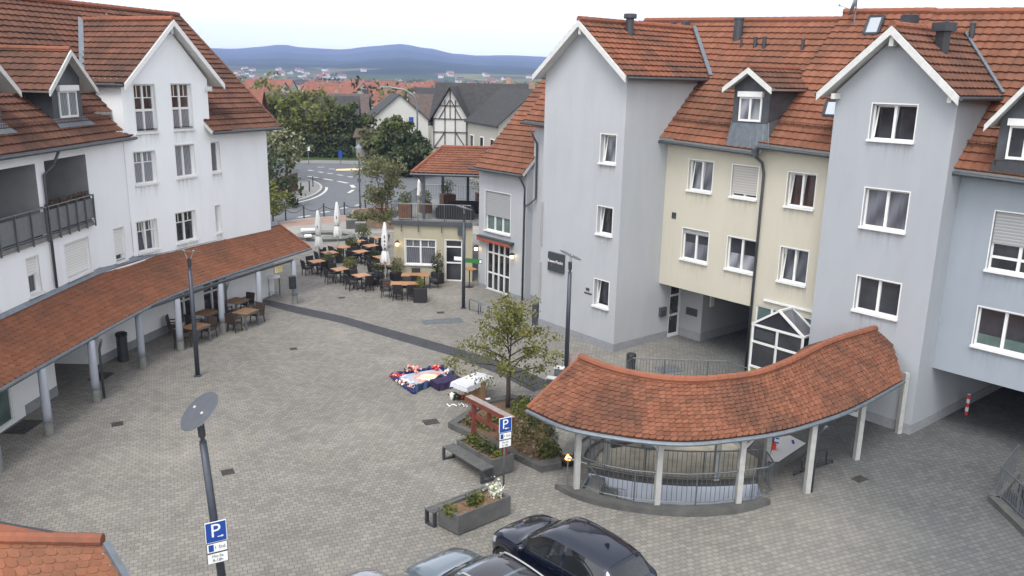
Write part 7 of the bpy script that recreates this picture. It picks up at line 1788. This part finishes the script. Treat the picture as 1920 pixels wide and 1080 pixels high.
# ------------------------------------------------------------------ houses beyond
def house(label, c, rz, w, d, hw, hr, wm, rm, wins=0, group=None, chim=False, over=.35, cat='house', timber=False, name='house'):
    e = thing(name, label, cat, (c[0], c[1], 0), rz, group); BASE[e.name] = (0, 0, 0)
    b = MB(); x, y = w/2, d/2
    b.face([(-x, -y, 0), (x, -y, 0), (x, -y, hw), (-x, -y, hw)]); b.face([(-x, y, 0), (x, y, 0), (x, y, hw), (-x, y, hw)])
    for s in (-1, 1): b.face([(s*x, -y, 0), (s*x, y, 0), (s*x, y, hw), (s*x, 0, hw+hr), (s*x, -y, hw)])
    b.build('wall', wm, e)
    m = hr/y; b = MB(); o = over; th = .15
    for s in (-1, 1):
        q = [(-x-o, s*(y+o), hw-o*m), (x+o, s*(y+o), hw-o*m), (x+o, 0, hw+hr), (-x-o, 0, hw+hr)]; q2 = [(a, c_2, z+th) for a, c_2, z in q]
        b.mesh(q+q2, [(0, 1, 2, 3), (4, 5, 6, 7), (0, 1, 5, 4), (1, 2, 6, 5), (3, 0, 4, 7)])
    r = b.build('roof', rm, e)
    if chim: b = MB(); b.box((w*.2, d*.1, hw+hr*.6), (.6, .5, hr*.4+.9)); b.build('chimney', 'wall_stone', r)
    ws = []
    if wins:
        nx = max(1, int(w/3)); ns = max(1, int(hw/2.9))
        for f in range(ns):
            for i in range(nx): ws.append(((i+.5)/nx*w-x, -y, .9+f*2.8, 0))
        ny = max(1, int(d/3.4))
        for s in (-1, 1):
            for f in range(ns+1):
                k = ny if f < ns else 1
                for i in range(k): ws.append((s*x, ((i+.5)/k*d-y) if f < ns else 0, .9+f*2.8, s))
    for (px_, py_, z, s) in ws:
        b = MB(); g_ = MB()
        if s == 0:
            b.box((px_, py_-.03, z), (1.15, .08, 1.35)); g_.box((px_, py_-.075, z+.1), (.9, .02, 1.15))
        else:
            b.box((px_+s*.03, py_, z), (.08, 1.15, 1.35)); g_.box((px_+s*.075, py_, z+.1), (.02, .9, 1.15))
        w_ = b.build('window', 'white_paint', e); g_.build('pane', 'glass_dark', w_)
    if timber:
        b = MB()
        for s in (-1, 1):
            X = s*(x+.03)
            for z in (3.1, hw-.1, hw+hr*.42): yy = y if z <= hw else y*(1-(z-hw)/hr); b.bar((X, -yy, z), (X, yy, z), .2, .08)
            for i in range(5): yy = -y+i*d/4; b.bar((X, yy, 3.1), (X, yy, hw+(hr*(1-abs(yy)/y))*.9), .2, .08)
            b.bar((X, -y*.6, hw+.1), (X, 0, hw+hr*.75), .18, .08); b.bar((X, y*.6, hw+.1), (X, 0, hw+hr*.75), .18, .08); b.bar((X, -y, 3.2), (X, -y*.5, hw-.1), .18, .08); b.bar((X, y, 3.2), (X, y*.5, hw-.1), .18, .08)
        b.build('timber_framing', 'timber', e)
    return e
# slate house right behind the white house's end
g = G(505, 392); hb = house('slate-clad house with orange roof just beyond the white house', (-34.5, 93), .12, 13, 9, 5.4, 3.9, 'slate', 'roof_far_red', 1)
ht = house('half-timbered white house with dark roof and cross gable beyond the café terrace', (-3.4, 103), -.1, 12, 9, 6.0, 4.4, 'house_white', 'slate_roof', 1, chim=True)
b = MB(); b.face([(-5.6, -5.6, 0), (-1.6, -5.6, 0), (-1.6, -5.6, 6.6), (-3.6, -5.6, 9.9), (-5.6, -5.6, 6.6)])
for x_ in (-5.6, -1.6): b.face([(x_, -5.6, 0), (x_, -4.5, 0), (x_, -4.5, 6.6), (x_, -5.6, 6.6)])
cg = b.build('cross_gable', 'house_white', ht)
b = MB()
for s in (-1, 1): q = [(-3.6+s*2.5, -6.1, 6.0), (-3.6, -6.1, 10.0), (-3.6, -.5, 10.0), (-3.6+s*2.5, -2.6, 6.0)]; b.mesh(q+[(a, c, z+.15) for a, c, z in q], [(0, 1, 2, 3), (4, 5, 6, 7), (0, 1, 5, 4), (0, 3, 7, 4)])
b.build('roof', 'slate_roof', cg)
b = MB()
for z in (3.2, 5.0, 6.5, 8.0): w_ = 2 if z < 7 else 1.15; b.bar((-3.6-w_, -5.64, z), (-3.6+w_, -5.64, z), .18, .08)
for x_ in (-5.5, -4.2, -3.0, -1.7): b.bar((x_, -5.64, 3.2), (x_, -5.64, 6.6 if abs(x_+3.6) > 1 else 8.6), .18, .08)
b.bar((-3.6, -5.64, 6.5), (-3.6, -5.64, 9.8), .18, .08); b.bar((-4.9, -5.64, 6.5), (-3.7, -5.64, 8.6), .16, .08); b.bar((-2.3, -5.64, 6.5), (-3.5, -5.64, 8.6), .16, .08); b.bar((-5.4, -5.64, 3.3), (-4.3, -5.64, 4.9), .16, .08); b.bar((-1.8, -5.64, 3.3), (-2.9, -5.64, 4.9), .16, .08)
b.build('timber_framing', 'timber', cg)
house('pale grey house with dark slate roof, its gable beside the entrance roof', (.2, 92), -1.2, 10, 8, 6.6, 3.4, 'house_cream', 'slate_roof', 1, chim=True)
house('small dark-roofed annex of the pale grey house', (4.4, 91), .3, 5, 6, 5.6, 2.4, 'house_cream', 'slate_roof', 0)
house('white-gabled house with dark roof at the road bend, left of the lamps', (-19.5, 138), -1.3, 10, 9, 4.6, 3.8, 'house_white', 'slate_roof', 1)
house('brown-roofed house with pyramid roof behind the road bend', (-13, 150), .2, 11, 9, 4.2, 4.0, 'house_cream', 'slate_brown', 1)
house('large dark-roofed barn behind the hedge trees', (-38, 150), .15, 20, 10, 3.6, 3.9, 'house_grey', 'slate_roof', 1)
house('dark-roofed long house with brick chimney beyond the hedge', (-42, 178), .1, 22, 10, 3.6, 3.8, 'house_cream', 'slate_brown', 1, chim=True)
house('grey house with broad dark roof left of the hedge trees', (-50, 128), .2, 12, 9, 4.6, 4.2, 'house_grey', 'slate_roof', 1)
house('low pale garage at the far kerb beside the hedge', (-19.5, 121), .05, 6, 5, 2.8, .9, 'house_cream', 'slate_brown', 0)
b = MB(); 
for i in range(2600): b.leaf((R_.uniform(-39, -23), 117.5+R_.uniform(-.9, .9), R_.uniform(0, 3.0)), .5)
tag(b.build('hedge', 'leaf_dark', None, loc=(-31, 121, 0)), 'long dark hedge along the far kerb of the road', 'hedge')
rgt = random.Random(5)
for i, (x, y, h, r, mt, lab) in enumerate(((-35, 121, 8.6, 4.2, 'leaf_olive', 'broad olive tree above the hedge, nearest the blossom tree'), (-29.5, 121, 9.2, 4.4, 'leaf_olive', 'tall olive tree in the middle above the hedge'), (-24.3, 122, 7.6, 3.3, 'leaf_mid', 'green tree above the hedge beside the pale garage'), (-19, 118, 4.6, 2.6, 'leaf_street', 'grey-green bush at the far kerb behind the street tree'), (-14.2, 100, 6.0, 2.7, 'leaf_mid', 'rounded green tree before the half-timbered house'), (-12.5, 96, 5.0, 3.0, 'leaf_dark', 'dark green bush beside the terrace roof'), (-60, 205, 11, 6, 'leaf_olive', 'big olive tree beyond the white house roof'), (-66, 190, 9, 3, 'leaf_dark', 'dark conical tree beyond the white house roof'),
        (-12, 190, 9.5, 7, 'leaf_olive', 'wide olive tree behind the half-timbered house'), (2, 200, 10, 8, 'leaf_bright', 'light green tree behind the half-timbered house roof'), (13, 195, 9.6, 7, 'leaf_olive', 'olive tree behind the pale grey house'), (22, 150, 7.6, 6, 'leaf_dark', 'dark tree beside the tall grey tower'), (26, 180, 10, 6, 'leaf_mid', 'green tree just left of the tall grey tower'), (15.5, 158, 8.2, 1.9, 'leaf_dark', 'narrow dark conifer behind the pale grey house'))):
    simple_tree('garden_tree', lab, (x, y, 0), h, r, mt, 5200 if y < 135 else 900, .5 if y < 135 else .8, h*.18, rg=rgt, tr=.2)
# settlement in the valley
rv = random.Random(12); k = 0
def valley(y): return 0.0
for i in range(95):
    y = rv.uniform(210, 900); px_ = rv.uniform(410, 1030); r0 = ray(px_, 150); x = r0[0]/r0[1]*y
    if rv.random() < .45: y = rv.uniform(230, 420); px_ = rv.uniform(590, 800); r0 = ray(px_, 150); x = r0[0]/r0[1]*y
    red = rv.random() < .62; w, d = rv.uniform(8, 12), rv.uniform(8, 10)
    e = house(('white house with red roof in the distant settlement' if red else 'pale house with brown roof in the distant settlement'), (x, y), rv.choice((.2, -.9, .75, -.3))+rv.uniform(-.2, .2), w, d, rv.uniform(4.0, 5.4), rv.uniform(3.4, 4.4), rv.choice(('house_white', 'house_white', 'house_cream')), 'roof_far_red' if red else rv.choice(('roof_far_brown', 'slate_roof')), 1 if y < 330 else 0, 'houses of the distant settlement', chim=y < 400 and rv.random() < .5)
    e.location.z = valley(y)
for i in range(110):
    y = rv.uniform(190, 1300); px_ = rv.uniform(395, 1045); r0 = ray(px_, 150); x = r0[0]/r0[1]*y; h = rv.uniform(6, 11)
    simple_tree('distant_tree', 'green tree between the houses of the distant settlement', (x, y, valley(y)), h, h*rv.uniform(.38, .6), rv.choice(('leaf_dark', 'leaf_mid', 'leaf_olive', 'leaf_dark')), 130 if y < 500 else 60, 1.3 if y < 500 else 2.2, h*.15, 'trees of the distant settlement', rg=rv, tr=.2)
# valley floor and wooded hills
def polar_grid(name, ys, xs, zf, mat, kind='structure'):
    b = MB(); vs = [Vector((x/ 1000*y, y, zf(x, y))) for y in ys for x in xs]; n = len(xs)
    b.mesh(vs, [(j*n+i, j*n+i+1, (j+1)*n+i+1, (j+1)*n+i) for j in range(len(ys)-1) for i in range(n-1)]); o = b.build(name, mat, None, smooth=True); o['kind'] = kind; return o
prof = [(-300, 60), (0, 72), (200, 84), (400, 95), (440, 97), (500, 95), (540, 92), (570, 96), (640, 98), (700, 92), (755, 88), (800, 94), (850, 103), (900, 107), (1000, 110), (1100, 112), (1300, 104), (1700, 120), (2300, 110)]
def ridge_y(px):
    for (a, ya), (c, yc) in zip(prof, prof[1:]):
        if a <= px <= c: f = (px-a)/(c-a); f = f*f*(3-2*f); return ya+(yc-ya)*f
    return 105
def hill(xk, y):
    px = 960+xk/1000*FPX*1.0; hy = 150+.0208*(px-960); yr = ridge_y(px)+3*noise.noise(Vector((px*.01, 1, 0)))
    hr = (hy-yr)/FPX*5200*1.03+11; f = max(0, min(1, (y-1300)/(5200-1300))); f = f**1.25
    nz = noise.fractal(Vector((xk/1000*y*.0011, y*.0011, 3)), 1, 2, 5)
    u = max(0, min(1, (y-800)/1500)); return -.8+hr*f+nz*26*f*(1-f*.75)*2+(9+5*nz)*u*(1-f)
ys = [780+50*i for i in range(16)]+[1600+100*i for i in range(43)]; xs = [-1250+12*i for i in range(209)]
polar_grid('wooded_hills', ys, xs, lambda x, y: hill(x, y) if y <= 5250 else hill(x, 5250)-(y-5250)*.5, 'forest_hill')

for i in range(70):
    y = rv.uniform(950, 1900); px_ = rv.choice((rv.uniform(410, 640), rv.uniform(410, 1010))); r0 = ray(px_, 150); x = r0[0]/r0[1]*y
    e = house('tiny pale house on the slope below the wooded hills', (x, y), rv.uniform(-1, 1), rv.uniform(9, 16), 9, rv.uniform(3.5, 5), 3.2, 'house_white', rv.choice(('roof_far_red', 'roof_far_brown', 'slate_roof')), 0, 'houses below the wooded hills'); e.location.z = hill(x/y*1000, y)-.3
# ------------------------------------------------------------------ air, light, camera
m = bpy.data.materials.new('haze_air'); m.use_nodes = True; nt = m.node_tree; nt.nodes.clear()
out = nt.nodes.new('ShaderNodeOutputMaterial'); vv = nt.nodes.new('ShaderNodeVolumePrincipled'); vv.inputs['Density'].default_value = HAZE; vv.inputs['Color'].default_value = (.45, .57, 1.0, 1); vv.inputs['Anisotropy'].default_value = 0.0
nt.links.new(vv.outputs[0], out.inputs['Volume']); MATS['haze_air'] = m
b = MB(); b.box((0, 2950, -32), (15000, 6000, 32+330)); hz = b.build('haze', 'haze_air'); hz['kind'] = 'stuff'
w = bpy.data.worlds.new('World'); sc.world = w; w.use_nodes = True; nt = w.node_tree; bg = nt.nodes['Background']
sky = nt.nodes.new('ShaderNodeTexSky'); sky.sky_type = 'NISHITA'; sky.sun_disc = False; SE, SR = rad(58), rad(200)
sky.sun_elevation = SE; sky.sun_rotation = SR; sky.air_density = 1.0; sky.dust_density = 1.5; sky.ozone_density = 1.0; sky.altitude = 200
hs_ = nt.nodes.new('ShaderNodeHueSaturation'); hs_.inputs['Saturation'].default_value = .15; nt.links.new(sky.outputs[0], hs_.inputs['Color']); nt.links.new(hs_.outputs[0], bg.inputs[0]); bg.inputs[1].default_value = SKY
sun = bpy.data.lights.new('sun', 'SUN'); sun.energy = SUN; sun.angle = rad(25); sun.color = (1.0, .97, .93); so = bpy.data.objects.new('sun', sun); COL.objects.link(so)
sd = Vector((math.cos(SE)*math.sin(SR), math.cos(SE)*math.cos(SR), math.sin(SE)))
so.rotation_euler = sd.to_track_quat('Z', 'Y').to_euler(); so.location = (0, 0, 60)
cam = bpy.data.cameras.new('camera'); co = bpy.data.objects.new('camera', cam); COL.objects.link(co); sc.camera = co
cam.sensor_width = 36; cam.lens = FPX/1920*36; cam.clip_start = .1; cam.clip_end = 30000
Rw = Vector((_X[0], _Y[0], _up[0])); Uw = Vector((_X[1], _Y[1], _up[1])); Fw = Vector((_X[2], _Y[2], _up[2]))
co.matrix_world = Matrix(((Rw.x, Uw.x, -Fw.x, 0), (Rw.y, Uw.y, -Fw.y, 0), (Rw.z, Uw.z, -Fw.z, HC), (0, 0, 0, 1)))
vs_ = sc.view_settings; sc.display_settings.display_device = 'sRGB'; vs_.view_transform = 'Standard'; vs_.look = 'None'; vs_.gamma = 1; vs_.use_curve_mapping = False; vs_.exposure = EXPO
sc.render.engine = 'CYCLES'; sc.cycles.use_denoising = True; sc.cycles.max_bounces = 6; sc.cycles.volume_bounces = 1; sc.cycles.caustics_reflective = False; sc.cycles.caustics_refractive = False
